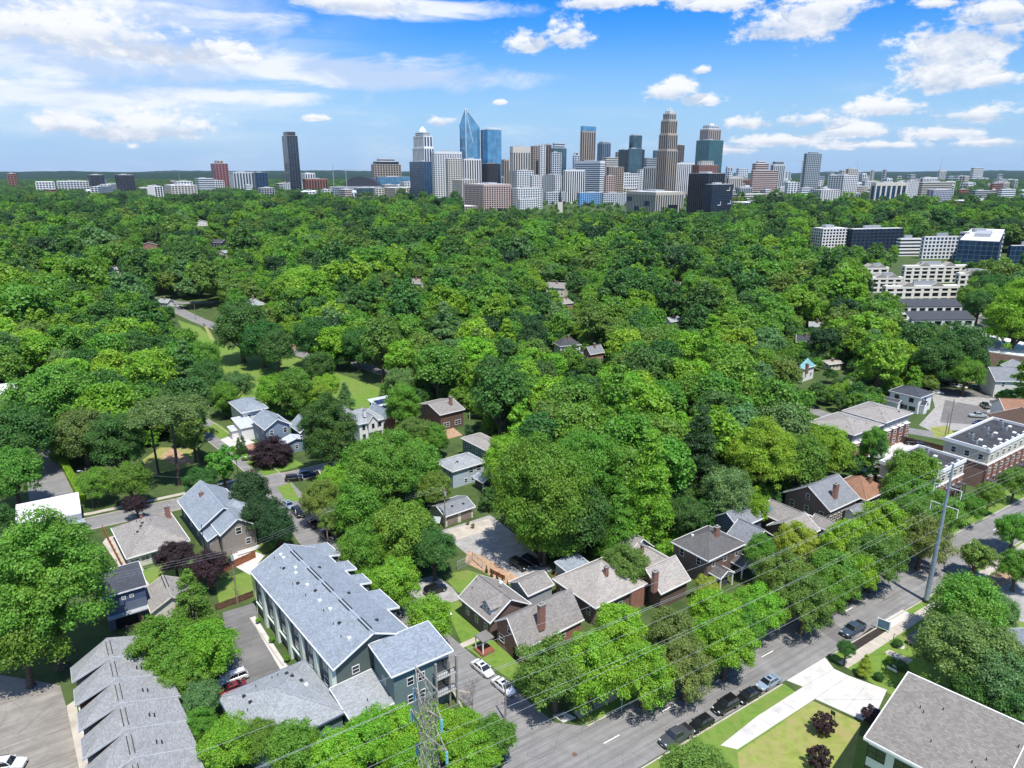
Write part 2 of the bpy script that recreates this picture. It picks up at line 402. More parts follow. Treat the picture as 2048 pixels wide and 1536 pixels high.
# main road with its markings, parking lane, kerbs and pavements
sheet('main_road', [ST(-75, -6.2), ST(260, -5.3), ST(260, 4.2), ST(-75, 3.9)], ASPH, 3)
for k in range(-6, 17):
    s0 = k * 12.05
    mb = MB(); mb.face([ST(s0, .05, .03), ST(s0 + 3.1, .05, .03), ST(s0 + 3.1, .21, .03), ST(s0, .21, .03)])
    tag(mb.build('lane_marking', mat('road_paint', (.72, .72, .70), .7, var=.15, scale=2)), kind='structure')
mb = MB(); mb.face([ST(26.5, -6, .024), ST(31, -6, .024), ST(31.8, -.4, .024), ST(27.5, -.4, .024)]); tag(mb.build('asphalt_patch', ASPHD), kind='structure')
mb = MB(); mh = P(1149, 1509); mb.prism([(mh.x + .38 * math.cos(a * .5236), mh.y + .38 * math.sin(a * .5236)) for a in range(12)], .018, .045)
one('manhole_cover', mb, mat('rusty_iron', (.16, .09, .06), .8), (mh.x, mh.y, 0), 'round rusty manhole cover in the road junction at the bottom', 'manhole cover')
SIDE = [(5.5, 85.5), (-1, 93.2), (-9.5, 103.3), (-20, 116), (-32, 131), (-46, 149), (-57, 167), (-66, 180), (-84, 202), (-105, 226), (-128, 250), (-160, 280)]
ribbon('side_street', SIDE[:8], 8.2, ASPH, 2, curb=False)
ribbon('side_street', SIDE[7:], 7.6, ASPH, 2.2, curb=True)
sheet('side_street', [ST(-42, 3.6), ST(-20.5, 3.6), ST(-24.5, 4.6), ST(-27.8, 7.6), ST(-28.8, 12.5), ST(-36.8, 12), ST(-37.2, 7.5), ST(-38.5, 5)], ASPH, 2.35)
CROSS = [P(-60, 1085), P(90, 1062), P(172, 1049), P(357, 1008), P(520, 965), P(600, 950), P(700, 925), P(820, 890)]
ribbon('cross_street', CROSS, 7.2, ASPH, 1.8, curb=True)
off = [p + Vector((-.35, 1, 0)).normalized() * 6.2 for p in CROSS[:5]]
ribbon('pavement', off, 1.6, CONC, 3)
PARKROAD = [P(300, 600), P(345, 616), P(395, 640), P(470, 668), P(560, 697), P(620, 712), P(700, 722), P(760, 742), P(850, 765)]
ribbon('park_road', PARKROAD, 7.5, ASPH, 2, curb=True)
ribbon('park_road', [P(300, 596), P(360, 606), P(430, 604)], 8, ASPH, 1.7)
ribbon('far_road', [P(1955, 700), P(1962, 670), P(1972, 640), P(1996, 612), P(2060, 590)], 11, ASPH, 2)
ribbon('back_street', [P(1600, 812), P(1680, 840), P(1860, 868), P(2048, 905)], 6.5, ASPH, 2)
for sgn, t0, segs in ((1, 4.15, [(-24, 96), (100, 260)]), (-1, -6.35, [(-75, 9.2), (22.6, 260)])):
    for a, b in segs:
        k = MB(); n = max(1, int((b - a) / 3.05))
        for q in range(n):
            s0 = a + (b - a) * q / n; s1 = a + (b - a) * (q + 1) / n - .02
            tt = t0 + (1. if sgn < 0 else .0) * (s0 / 260)
            k.obox(ST(0, 0), RU, RV, s0, s1, tt - .1, tt + .12, 0, .13)
        tag(k.build('kerb', CONC), kind='structure')
def slabs(name, a0, a1, t0, t1, step=1.6, m=CONC, gapz=.05, drift=0.):
    """paving slabs along the main road, recessed joints"""
    k = MB(); n = int((a1 - a0) / step)
    for q in range(n):
        s0 = a0 + step * q; dr = drift * (s0 - a0)
        k.obox(ST(0, 0), RU, RV, s0 + .012, s0 + step - .012, t0 + dr, t1 + dr, 0, gapz + random.uniform(-.004, .004))
    o = k.build(name, m); tag(o, kind='structure'); return o
sheet('verge', [ST(-75, -6.5), ST(9.5, -6.4), ST(9.5, -40), ST(-75, -40)], GRASS, 1)
sheet('verge', [ST(22, -6.4), ST(150, -5.8), ST(150, -34), ST(22, -34)], GRASS, 1)
sheet('verge', [ST(-24, 4.2), ST(150, 4.5), ST(150, 9), ST(-24, 9)], GRASS, 1)
slabs('pavement', 22, 150, -9.9, -8.0, drift=.02)
slabs('pavement', -24, 96, 6.2, 7.6)
# wide pale concrete drive and path at the lower right
DRV = [(1573, 1361), (1650, 1315), (1668, 1338), (1698, 1352), (1774, 1380), (1754, 1424), (1725, 1441), (1630, 1398), (1475, 1499), (1441, 1491), (1514, 1433), (1606, 1374)]
k = MB(); k.prism([(p.x, p.y) for p in px_poly(DRV)], 0, .05); tag(k.build('driveway', CONCW), kind='structure'); OCC.append([(p.x, p.y) for p in px_poly(DRV)])
jm = mat('concrete_joint', (.30, .29, .27), .95)
for a, b in (((1606, 1374), (1668, 1338)), ((1630, 1398), (1698, 1352)), ((1565, 1404), (1590, 1420)), ((1690, 1420), (1735, 1368)), ((1650, 1400), (1760, 1400)), ((1514, 1433), (1545, 1453))):
    k = MB(); k.beam(P(*a) + Vector((0, 0, .056)), P(*b) + Vector((0, 0, .056)), .05, .004); tag(k.build('driveway_joint', jm), kind='structure')
for nm, pts, m, ly in (
    ('driveway', [(1767, 1241), (1805, 1219.6), (1834, 1234), (1788, 1264)], CONCW, 5),
    ('driveway', [(1880, 1172), (1916, 1150), (1945, 1165), (1905, 1190)], CONCW, 5),
    ('driveway', [(1958, 1125), (1985, 1108), (2010, 1118), (1982, 1138)], CONCW, 5),
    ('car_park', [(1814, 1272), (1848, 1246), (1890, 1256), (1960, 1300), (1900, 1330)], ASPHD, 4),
    ('mulch_bed', [(1695, 1292), (1742, 1255), (1788.5, 1264), (1719, 1312)], MULCH, 4),
    ('garden_path', [(1768, 1306), (1778, 1299), (1826, 1320), (1815, 1328)], CONC, 4),
    ('car_park', [(1972, 1172), (2010, 1155), (2110, 1150), (2110, 1260), (2030, 1240), (1985, 1195)], GRAVEL, 3),
    ('bare_earth', [(1975, 1160), (1995, 1143), (2025, 1145), (2030, 1165), (1985, 1178)], DIRT, 4),
    ('lawn', [(1540, 1462), (1626, 1402), (1722, 1446), (1700, 1560), (1480, 1560), (1475, 1505)], DRYGRASS, 3),
    ('meadow', [(1760, 1345), (1775, 1300), (1860, 1335), (1850, 1375), (1790, 1365)], mat('bright_meadow', (.22, .34, .035), .9, var=.3, scale=1.5, kind='ground', col2=(.12, .22, .04)), 3),
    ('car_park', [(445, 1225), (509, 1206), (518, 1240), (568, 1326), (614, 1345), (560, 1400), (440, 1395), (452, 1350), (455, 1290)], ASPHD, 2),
    ('pavement', [(500, 1236), (510, 1232), (600, 1370), (580, 1372)], CONCW, 5),
    ('car_park', [(-60, 1340), (120, 1370), (175, 1560), (-60, 1560)], mat('worn_asphalt', (.255, .235, .205), .95, kind='asphalt', var=.2, scale=.4), 2),
    ('pavement', [(133, 1412), (150, 1400), (185, 1540), (163, 1560)], CONC, 3),
    ('car_park', [(48, 903), (100, 888), (150, 990), (60, 1016)], ASPH, 2),
    ('driveway', [(880, 1062), (980, 1030), (1040, 1075), (1105, 1140), (1050, 1165), (965, 1120), (935, 1110)], GRAVEL, 2),
    ('driveway', [(895, 1060), (978, 1037), (990, 1056), (915, 1080)], CONC, 4),
    ('bare_earth', [(935, 1100), (965, 1112), (1045, 1160), (1010, 1170), (960, 1140), (930, 1125)], DIRT, 3),
    ('driveway', [(815, 1165), (870, 1150), (905, 1175), (922, 1198), (885, 1212), (820, 1215)], GRAVEL, 2),
    ('lawn', [(885, 1150), (935, 1140), (1000, 1160), (950, 1190), (915, 1185)], GRASS, 2),
    ('lawn', [(890, 1215), (915, 1200), (1045, 1335), (1060, 1365), (1035, 1370), (925, 1290)], GRASS, 3),
    ('garden_path', [(919, 1288), (955, 1272), (962, 1279), (926, 1296)], CONC, 5),
    ('driveway', [(213, 1075), (245, 1068), (300, 1160), (330, 1200), (280, 1240), (250, 1150), (205, 1085)], CONC, 2),
    ('lawn', [(280, 1145), (330, 1120), (370, 1140), (340, 1165), (300, 1170)], GRASS, 3),
    ('lawn', [(430, 1165), (500, 1140), (510, 1195), (440, 1215)], GRASS, 3),
    ('driveway', [(462, 1105), (478, 1095), (530, 1110), (500, 1150), (465, 1130)], CONCW, 4),
    ('lawn', [(480, 1100), (515, 1080), (545, 1050), (560, 1080), (545, 1100), (500, 1115)], GRASS, 3),
    ('lawn', [(285, 920), (320, 895), (390, 895), (400, 930), (300, 950)], DRYGRASS, 2),
    ('bare_earth', [(320, 915), (345, 893), (390, 925), (350, 930)], DIRT, 3),
    ('lawn', [(412, 858), (432, 845), (468, 868), (440, 878)], GRASS, 3),
    ('driveway', [(440, 880), (470, 868), (510, 885), (470, 900)], CONCW, 4),
    ('patio', [(487, 893), (505, 886), (515, 900), (500, 905)], mat('red_patio_brick', (.38, .19, .14), .9, kind='brick'), 5),
    ('lawn', [(490, 925), (560, 905), (610, 930), (530, 952)], GRASS, 3),
    ('lawn', [(553, 975), (580, 965), (600, 1000), (575, 1005)], GRASS, 3),
    ('bare_earth', [(800, 862), (900, 850), (925, 870), (870, 885)], DIRT, 2),
    ('driveway', [(750, 875), (800, 860), (815, 890), (780, 895)], CONCW, 3),
    ('lawn', [(355, 640), (400, 655), (440, 690), (540, 700), (640, 730), (660, 740), (620, 800), (470, 810), (410, 790), (400, 720)], GRASS, 1),
    ('lawn', [(640, 735), (700, 755), (760, 775), (750, 830), (640, 800)], GRASS, 1.5),
    ('lawn', [(530, 655), (575, 645), (600, 665), (540, 675)], GRASS, 1),
    ('bare_earth', [(405, 645), (415, 655), (430, 680), (420, 680)], DRYGRASS, 2),
    ('bare_earth', [(555, 685), (600, 690), (610, 700), (575, 698)], DIRT, 2.5),
    ('car_park', [(1858, 772), (2000, 790), (2010, 812), (1965, 860), (1862, 862), (1838, 850), (1870, 815)], GRAVEL, 2),
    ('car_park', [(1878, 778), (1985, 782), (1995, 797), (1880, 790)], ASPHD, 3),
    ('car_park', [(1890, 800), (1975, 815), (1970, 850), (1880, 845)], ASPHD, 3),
    ('bare_earth', [(1900, 742), (2000, 755), (1985, 768), (1890, 762)], mat('dry_earth', (.42, .34, .20), .95, var=.2), 3),
    ('driveway', [(1690, 930), (1800, 870), (1850, 885), (1740, 950)], CONCW, 2),
    ('lawn', [(1860, 855), (1895, 850), (1910, 870), (1870, 875)], DRYGRASS, 3),
):
    sheet(nm, px_poly(pts), m, ly)
for a, b, c in (((1660, 1316), (1679, 1302), 0), ):
    pass
# storm drain slab at the corner
k = MB(); k.prism([(p.x, p.y) for p in px_poly([(1106, 1432), (1128, 1424), (1152, 1436), (1126, 1446)])], 0, .1); tag(k.build('pavement', CONCW), kind='structure')
k = MB(); k.prism([(p.x, p.y) for p in px_poly([(1112, 1432), (1122, 1429), (1130, 1437), (1121, 1441)])], .1, .13)
pp = P(1121, 1435); one('storm_drain_grate', k, mat('iron_grate', (.12, .12, .13), .7), (pp.x, pp.y, 0), 'dark metal drain grate in the pavement corner beside the junction', 'drain')
HAZE_D = 1.8e-5
# ------------------------------------------------------------------ houses
def shingle(n, c): return mat('shingles_' + n, c, .95, kind='shingle', var=.07, scale=.5)
SH = dict(grey=shingle('grey', (0.185, 0.197, 0.214)), blue=shingle('blue_grey', (0.227, 0.261, 0.299)), dark=shingle('charcoal', (0.062, 0.065, 0.071)),
          tan=shingle('tan', (0.265, 0.247, 0.226)), beige=shingle('beige', (0.317, 0.292, 0.264)), taupe=shingle('taupe', (0.224, 0.209, 0.195)), rust=shingle('rust', (0.248, 0.136, 0.087)),
          mix=shingle('mixed_grey', (0.105, 0.102, 0.102)), pale=shingle('pale_grey', (0.268, 0.286, 0.298)), brown=shingle('brown', (0.093, 0.059, 0.043)), slate=shingle('slate', (0.056, 0.062, 0.074)))
WHITEROOF = mat('white_membrane_roof', (.72, .72, .70), .7, var=.06, scale=.2, kind='concrete')
BLACKROOF = mat('black_membrane_roof', (.045, .047, .05), .8, var=.25, scale=.3)
METALROOF = mat('pale_metal_roof', (.56, .59, .62), .45, .3)
TEALROOF = mat('verdigris_copper_roof', (.20, .42, .44), .6, var=.15)
SOLAR = mat('solar_panel', (.03, .045, .09), .15, .2)
def paint(n, c, k='siding'): return mat('wall_' + n, c, .8, kind=k, var=.06)
W = dict(teal=paint('teal', (.16, .23, .23)), slate=paint('slate', (.12, .15, .20)), blue=paint('pale_blue', (.42, .50, .56)), white=paint('white', (.74, .74, .72)),
         grey=paint('grey', (.35, .36, .37)), taupe=paint('taupe', (.30, .26, .225)), cream=CREAM, brick=BRICK, dbrick=DBRICK, navy=paint('navy', (.07, .10, .18)),
         dark=paint('dark', (.06, .065, .075)), green=paint('sage', (.40, .46, .38)), brown=paint('brown', (.13, .09, .07)), beige=paint('beige', (.45, .42, .34)), dgreen=paint('grey_green', (.105, .135, .125)))
_wm = {}
def window(parent, pos, nrm, w, h, frame=WHITE, muntin=True, name='window', proud=.06, pane='pane'):
    """window with its pane, standing on a wall: pos = bottom centre on the wall plane, nrm = outward"""
    key = (round(w, 2), round(h, 2), frame.name, muntin, name)
    if key not in _wm:
        f = MB(); t = .09
        f.box(-w / 2, w / 2, -proud, .02, 0, t); f.box(-w / 2, w / 2, -proud, .02, h - t, h)
        f.box(-w / 2, -w / 2 + t, -proud, .02, t, h - t); f.box(w / 2 - t, w / 2, -proud, .02, t, h - t)
        if muntin: f.box(-w / 2 + t, w / 2 - t, -proud * .7, .01, h / 2 - .035, h / 2 + .035)
        if muntin and w > 1.5: f.box(-.035, .035, -proud * .7, .01, t, h - t)
        m1 = bpy.data.meshes.new('window'); m1.from_pydata(f.v, [], f.f); m1.materials.append(frame)
        q = MB(); q.box(-w / 2 + t, w / 2 - t, -proud * .35, 0, t, h - t)
        m2 = bpy.data.meshes.new('pane'); m2.from_pydata(q.v, [], q.f); m2.materials.append(GLASS)
        _wm[key] = (m1, m2)
    m1, m2 = _wm[key]
    a = bpy.data.objects.new(name, m1); COL.objects.link(a); a.parent = parent
    a.location = Vector(pos) - rootloc(parent); a.rotation_euler.z = math.atan2(nrm[1], nrm[0]) + math.pi / 2
    b = bpy.data.objects.new(pane, m2); COL.objects.link(b); b.parent = a
    return a
def door(parent, pos, nrm, w, h, m, garage=False):
    d = MB(); d.box(-w / 2, w / 2, -.06, .02, 0, h)
    if garage:
        for k in range(4): d.box(-w / 2 + .08, w / 2 - .08, -.085, -.06, h * k / 4 + .05, h * (k + 1) / 4 - .05)
    o = d.build('garage_door' if garage else 'door', m, None); o.parent = parent
    o.location = Vector(pos) - rootloc(parent); o.rotation_euler.z = math.atan2(nrm[1], nrm[0]) + math.pi / 2
    return o
class Fr: pass
def block(root, A, B, C, ze, zr, kind='gable', axis='u', wm=BRICK, rm=None, th=35., oh=.5, z0=0., trim=WHITE, win=(), low=0, wallname='wall', roofname='roof', thick=.18, vents=0, occ=True, winframe=WHITE, parapet=.6):
    f = Fr(); f.u = Vector((math.cos(R(th)), math.sin(R(th)), 0)); f.v = Vector((-f.u.y, f.u.x, 0))
    b = P(B[0], B[1], ze) if len(B) == 2 else Vector(B); f.o = Vector((b.x, b.y, 0))
    f.lu = C if not isinstance(C, tuple) else (P(*C, ze) - b).dot(f.u)
    f.lv = A if not isinstance(A, tuple) else (P(*A, ze) - b).dot(f.v)
    f.ze, f.zr, f.oh, f.root, f.axis, f.kind = ze, zr, oh, root, axis, kind
    f.pt = lambda a, c, z=0.: Vector((f.o.x + f.u.x * a + f.v.x * c, f.o.y + f.u.y * a + f.v.y * c, z))
    lu, lv = f.lu, f.lv
    if occ: OCC.append([f.pt(-1.5, -1.5).xy, f.pt(lu + 1.5, -1.5).xy, f.pt(lu + 1.5, lv + 1.5).xy, f.pt(-1.5, lv + 1.5).xy])
    half = (lv if axis == 'u' else lu) / 2
    sl = (zr - ze) / half if kind in ('gable', 'hip') else 0
    zt = ze + sl * oh - thick - .02
    w = MB(); pt = f.pt
    if kind == 'gable':
        if axis == 'u': cs = [(oh, z0), (lv - oh, z0), (lv - oh, zt), (lv / 2, zr - thick - .02), (oh, zt)]; e = (oh, lu - oh); PP = lambda q, k: pt(k, q[0], q[1])
        else: cs = [(oh, z0), (lu - oh, z0), (lu - oh, zt), (lu / 2, zr - thick - .02), (oh, zt)]; e = (oh, lv - oh); PP = lambda q, k: pt(q[0], k, q[1])
        w.face([PP(q, e[0]) for q in cs]); w.face([PP(q, e[1]) for q in cs][::-1])
        for k in range(5): w.face([PP(cs[k], e[0]), PP(cs[k - 1], e[0]), PP(cs[k - 1], e[1]), PP(cs[k], e[1])])
    else:
        ztop = ze - .05 if kind == 'flat' else zt
        if kind == 'shed': ztop = ze - thick
        w.obox(f.o, f.u, f.v, oh, lu - oh, oh, lv - oh, z0, ztop)
    f.wall = w.build(wallname, wm, root)
    rm = rm or SH['grey']; r = MB()
    if kind == 'gable':
        if axis == 'u': r0, r1 = pt(0, lv / 2, zr), pt(lu, lv / 2, zr); A_ = [pt(0, 0, ze), pt(lu, 0, ze), r1, r0]; B_ = [pt(lu, lv, ze), pt(0, lv, ze), r0, r1]
        else: r0, r1 = pt(lu / 2, 0, zr), pt(lu / 2, lv, zr); A_ = [pt(0, lv, ze), pt(0, 0, ze), r0, r1]; B_ = [pt(lu, 0, ze), pt(lu, lv, ze), r1, r0]
        r.slab(A_, thick); r.slab(B_, thick)
        tr = MB()
        for q in (A_, B_):
            out = ((q[0] + q[1]) / 2 - pt(lu / 2, lv / 2, ze)); out.normalize()
            tr.beam(q[0] + out * .05, q[1] + out * .05, .12, thick + .04)
            for a, c in ((q[1], q[2]), (q[3], q[0])):
                m_ = (a + c) / 2 - pt(lu / 2, lv / 2, 0); d_ = f.u if axis == 'u' else f.v; s_ = 1 if m_.dot(d_) > 0 else -1
                tr.beam(a + d_ * s_ * .05, c + d_ * s_ * .05, .1, thick + .06)
        f.ridge = (r0, r1)
        rc = MB(); rc.beam(r0 + Vector((0, 0, .05)), r1 + Vector((0, 0, .05)), .3, .04)
    elif kind == 'hip':
        c = [pt(0, 0, ze), pt(lu, 0, ze), pt(lu, lv, ze), pt(0, lv, ze)]
        if axis == 'u': k = min(lv / 2, lu / 2); r0, r1 = pt(k, lv / 2, zr), pt(lu - k + .01, lv / 2, zr); fs = [[c[0], c[1], r1, r0], [c[1], c[2], r1], [c[2], c[3], r0, r1], [c[3], c[0], r0]]
        else: k = min(lu / 2, lv / 2); r0, r1 = pt(lu / 2, k, zr), pt(lu / 2, lv - k + .01, zr); fs = [[c[0], c[1], r0], [c[1], c[2], r1, r0], [c[2], c[3], r1], [c[3], c[0], r0, r1]]
        for q in fs: r.face(q)
        r.face([pt(0, 0, ze - thick), pt(0, lv, ze - thick), pt(lu, lv, ze - thick), pt(lu, 0, ze - thick)])
        for k in range(4): r.face([c[k] - Vector((0, 0, thick)), c[(k + 1) % 4] - Vector((0, 0, thick)), c[(k + 1) % 4], c[k]])
        tr = MB(); cen = pt(lu / 2, lv / 2, ze)
        for k in range(4):
            m_ = ((c[k] + c[(k + 1) % 4]) / 2 - cen).normalized() * .05; tr.beam(c[k] + m_, c[(k + 1) % 4] + m_, .12, thick + .04)
        f.ridge = (r0, r1); rc = MB()
        if (r0 - r1).length > .5: rc.beam(r0 + Vector((0, 0, .04)), r1 + Vector((0, 0, .04)), .28, .04)
        for q, rr in ((c[0], r0), (c[1], r1 if axis == 'u' else r0), (c[2], r1), (c[3], r0 if axis == 'u' else r1)): rc.beam(q + Vector((0, 0, .04)), rr + Vector((0, 0, .04)), .22, .03)
    elif kind == 'shed':        # rises towards +v (axis 'v') or +u
        if axis == 'v': q = [pt(0, 0, ze), pt(lu, 0, ze), pt(lu, lv, zr), pt(0, lv, zr)]
        else: q = [pt(0, 0, ze), pt(lu, 0, zr), pt(lu, lv, zr), pt(0, lv, ze)]
        r.slab(q, thick); tr = MB(); cen = pt(lu / 2, lv / 2, ze)
        for k in range(4):
            m_ = (q[k] + q[(k + 1) % 4]) / 2 - cen; m_.z = 0; m_ = m_.normalized() * .05; tr.beam(q[k] + m_, q[(k + 1) % 4] + m_, .1, thick + .05)
        f.ridge = (q[2], q[3]); rc = None
        ww = MB(); zz = [p.z - thick - .02 for p in q]
        pts = [pt(oh, oh), pt(lu - oh, oh), pt(lu - oh, lv - oh), pt(oh, lv - oh)]
        fz = lambda p, k: (Vector((p.x, p.y, ztop + .002)), Vector((p.x, p.y, zz[k])))
        i8 = [fz(pts[k], k)[0] for k in range(4)] + [Vector((pts[k].x, pts[k].y, max(ztop + .004, zz[k] - .15))) for k in range(4)]
        ww.hull8(i8); ww.build('upper_wall', wm, root)
    else:                        # flat with parapet
        r.obox(f.o, f.u, f.v, .3, lu - .3, .3, lv - .3, ze - .05, ze)
        tr = MB()
        for (a0, a1, b0, b1) in ((0, lu, 0, .3), (0, lu, lv - .3, lv), (0, .3, .3, lv - .3), (lu - .3, lu, .3, lv - .3)): tr.obox(f.o, f.u, f.v, a0, a1, b0, b1, ze - .3, ze + parapet)
        rc = None
    f.roof = r.build(roofname, rm, root)
    tr.build('parapet' if kind == 'flat' else 'fascia', trim, root)
    if rc is not None and rc.f: rc.build('ridge_cap', rm, root)
    for spec in win:
        side, n, z, ww_, hh = spec[:5]; a0, a1 = (spec[5], spec[6]) if len(spec) > 6 else (0., 1.)
        L = (lu if side in 'fb' else lv)
        for k in range(n):
            q = oh + (L - 2 * oh) * (a0 + (a1 - a0) * (k + .5) / n)
            if side == 'f': pos, nr = pt(q, oh - .01, z), -f.v
            elif side == 'b': pos, nr = pt(q, lv - oh + .01, z), f.v
            elif side == 'l': pos, nr = pt(oh - .01, q, z), -f.u
            else: pos, nr = pt(lu - oh + .01, q, z), f.u
            window(root, pos, nr, ww_, hh, winframe)
    for k in range(vents): roofbit(f, random.uniform(.15, .85), random.uniform(.12, .38))
    return f
BLKPIPE = mat('vent_pipe_black', (.03, .03, .032), .6)
def zroof(f, a, b):
    lu, lv = f.lu, f.lv
    if f.kind == 'gable':
        d = min(b, lv - b) / (lv / 2) if f.axis == 'u' else min(a, lu - a) / (lu / 2)
    elif f.kind == 'hip': d = min(a, lu - a, b, lv - b) / (min(lu, lv) / 2); d = min(1, d)
    elif f.kind == 'shed': d = (b / lv) if f.axis == 'v' else a / lu
    else: d = 0
    return f.ze + (f.zr - f.ze) * d
def roofbit(f, fa, fb, typ=None):
    a, b = f.lu * fa, f.lv * fb; z = zroof(f, a, b); p = f.pt(a, b, z); typ = typ or random.choice('ppv')
    m = MB()
    if typ == 'p': m.tube(p - Vector((0, 0, .2)), p + Vector((0, 0, .45)), .07, n=6); m.build('vent_pipe', BLKPIPE, f.root)
    else: m.obox(p, f.u, f.v, -.25, .25, -.25, .25, p.z - .25, p.z + .22); m.build('roof_vent', BLKPIPE if typ == 'v' else WHITE, f.root)
def chimney(root, px, py, zt, w=1.0, d=.8, h=3.5, th=35., m=BRICK):
    p = P(px, py, zt); u = Vector((math.cos(R(th)), math.sin(R(th)), 0)); v = Vector((-u.y, u.x, 0))
    c = MB(); c.obox(p, u, v, -w / 2, w / 2, -d / 2, d / 2, zt - h, zt); ch = c.build('chimney', m, root)
    c = MB(); c.obox(p, u, v, -w / 2 - .08, w / 2 + .08, -d / 2 - .08, d / 2 + .08, zt - .02, zt + .12); c.obox(p, u, v, -w * .25, w * .25, -d * .25, d * .25, zt + .12, zt + .45)
    c.build('chimney_cap', mat('chimney_cap_stone', (.25, .24, .23), .9), ch)
def bits(f, lst):
    for a, b, t in lst: roofbit(f, a, b, t)
def house(name, B, ze, label, cat='house', group=None):
    b = P(*B, ze); return empty(name, (b.x, b.y, 0), label, cat, group)
def ridge_vent(f, t0, t1, side=.35):
    r0, r1 = f.ridge; d = r1 - r0; n = Vector((d.y, -d.x, 0)).normalized()
    m = MB(); up = Vector((0, 0, .16))
    for s_ in (-.28, .28): m.beam(r0 + d * t0 + n * s_ + up, r0 + d * t1 + n * s_ + up, .12, .14)
    m.build('ridge_vent', BLKPIPE, f.root)

# --- row of cross-roofed units at the bottom left
root = house('apartment_row', (139.5, 1328), 6, 'long brick apartment row under six stepped pale grey shingle roofs at the bottom left', 'apartment row')
o = P(139.5, 1328, 6.5); u = Vector((math.cos(R(34.5)), math.sin(R(34.5)), 0)); v = Vector((-u.y, u.x, 0)); o.z = 0
ROOFN = shingle('row_grey', (.25, .255, .255)); UL = 5.9
mt_fascia = mat('pale_fascia', (.38, .40, .41), .6)
for k in range(7):
    b1 = -k * UL; b0 = b1 - UL; zt = 6.6 - k * .12; Lw = 12.6 + .05 * k; R0 = 5.6
    pt = lambda a, c, z: Vector((o.x + u.x * a + v.x * c, o.y + u.y * a + v.y * c, z))
    r = MB(); H1 = zt + 2.5
    E0, E1, Ra, Rb = pt(0, b1, zt - .8), pt(0, b0, zt + .5), pt(R0, b1, H1), pt(R0, b0, H1)
    X0, X1 = pt(Lw, b1, zt + .3), pt(Lw + .5, b0 + .2, zt - .1)
    for q in ([E0, E1, Ra], [Ra, E1, Rb]):
        r.slab(q, .16)
    r.slab([Ra, Rb, X1, X0], .16); rf = r.build('roof', ROOFN, root)
    t = MB(); t.beam(pt(R0, b0 - .01, H1 + .03), X1 + Vector((0, 0, .03)), .14, .34); t.beam(E1, Rb, .1, .3); t.beam(E0, E1, .12, .25); t.build('fascia', mt_fascia, root)
    t = MB()
    for s_ in (-.3, .3): t.beam(pt(R0 + s_, b1 - 1.3, H1 + .1), pt(R0 + s_, b0 + .9, H1 + .1), .1, .14)
    t.build('ridge_vent', BLKPIPE, root)
    for q in ((8.6, b0 + 2.2), (9.2, b0 + 2.0)):
        t = MB(); pz = H1 - (q[0] - R0) / (Lw - R0) * 2.2; t.tube(pt(q[0], q[1], pz - .2), pt(q[0], q[1], pz + .5), .1, n=6); t.build('vent_pipe', BLKPIPE, root)
    w_ = MB(); w_.obox(o, u, v, .5, Lw - .3, b0 + (.02 if k < 6 else 0), b1 - (.4 if k == 0 else 0), 0, zt - 1.0); w_.build('wall', BRICK, root)
    for z_ in (.7, 3.0): window(root, pt(.49, (b0 + b1) / 2, z_), -u, 1.3, 1.3)
    t = MB(); t.obox(o, u, v, .1, .45, b0 + 1, b0 + 1.6, .3, 1.1); t.build('air_conditioner', WHITE, root)
OCC.append([pt(-8, 2, 0).xy, pt(15, 2, 0).xy, pt(15, -45, 0).xy, pt(-8, -45, 0).xy])

# --- big grey townhouse block
root = house('townhouse_block', (666.4, 1339.7), 9, 'long green walled townhouse block under one large grey shingle roof left of the side street', 'townhouse block')
TH2 = 39.
f = block(root, (497.8, 1143.8), (666.4, 1339.7), (831, 1271.5), 9, 12.4, 'gable', 'v', W['dgreen'], SH['blue'], TH2, .7)
for a, b in ((.03, .13), (.22, .32), (.41, .51), (.55, .68), (.78, .9)): ridge_vent(f, a, b)
bits(f, [(.3, .08, 'w'), (.25, .12, 'p'), (.33, .2, 'v'), (.28, .22, 'p'), (.36, .32, 'w'), (.3, .34, 'p'), (.34, .42, 'w'), (.38, .5, 'v'), (.27, .52, 'p'), (.36, .58, 'w'), (.3, .64, 'v'), (.25, .66, 'p'),
         (.36, .72, 'w'), (.4, .76, 'w'), (.3, .82, 'v'), (.27, .84, 'p'), (.38, .9, 'w'), (.38, .94, 'w'), (.7, .12, 'v'), (.7, .4, 'v'), (.66, .7, 'v'), (.3, .95, 'p')])
pt = f.pt; lv = f.lv; LGREEN = mat('wall_pale_sage', (.50, .58, .50), .8, var=.05); DPAN = paint('dark_panel', (.085, .105, .115))
for k in range(6):          # bays of the west front: pale piers, dark panels and windows
    b0 = .7 + (lv - 1.4) * k / 6; b1 = .7 + (lv - 1.4) * (k + 1) / 6
    m = MB(); m.obox(f.o, f.u, f.v, -.05, .69, b0, b0 + 1.1, 0, 8.5); m.build('pier', LGREEN, root)
    m = MB(); m.obox(f.o, f.u, f.v, .45, .69, b0 + 1.4, b1 - .3, 2.8, 8.6); m.build('wall_panel', DPAN, root)
    m = MB(); m.obox(f.o, f.u, f.v, .2, .69, b0 + 1.12, b1 - .02, 2.45, 2.7); m.build('trim_band', LGREEN, root)
    door(root, pt(.69, (b0 + b1) / 2 + .4, .02), -f.u, 2.6, 2.2, mat('garage_door_grey', (.16, .17, .17), .6), True)
    for z_ in (3.4, 6.2): window(root, pt(.44, (b0 + b1) / 2 + .5, z_), -f.u, 1.5, 1.5)
    m = MB(); m.tube(pt(.3, b1 - .1, .1), pt(.3, b1 - .1, 8.4), .05, n=5); m.build('downpipe', WHITE, root)
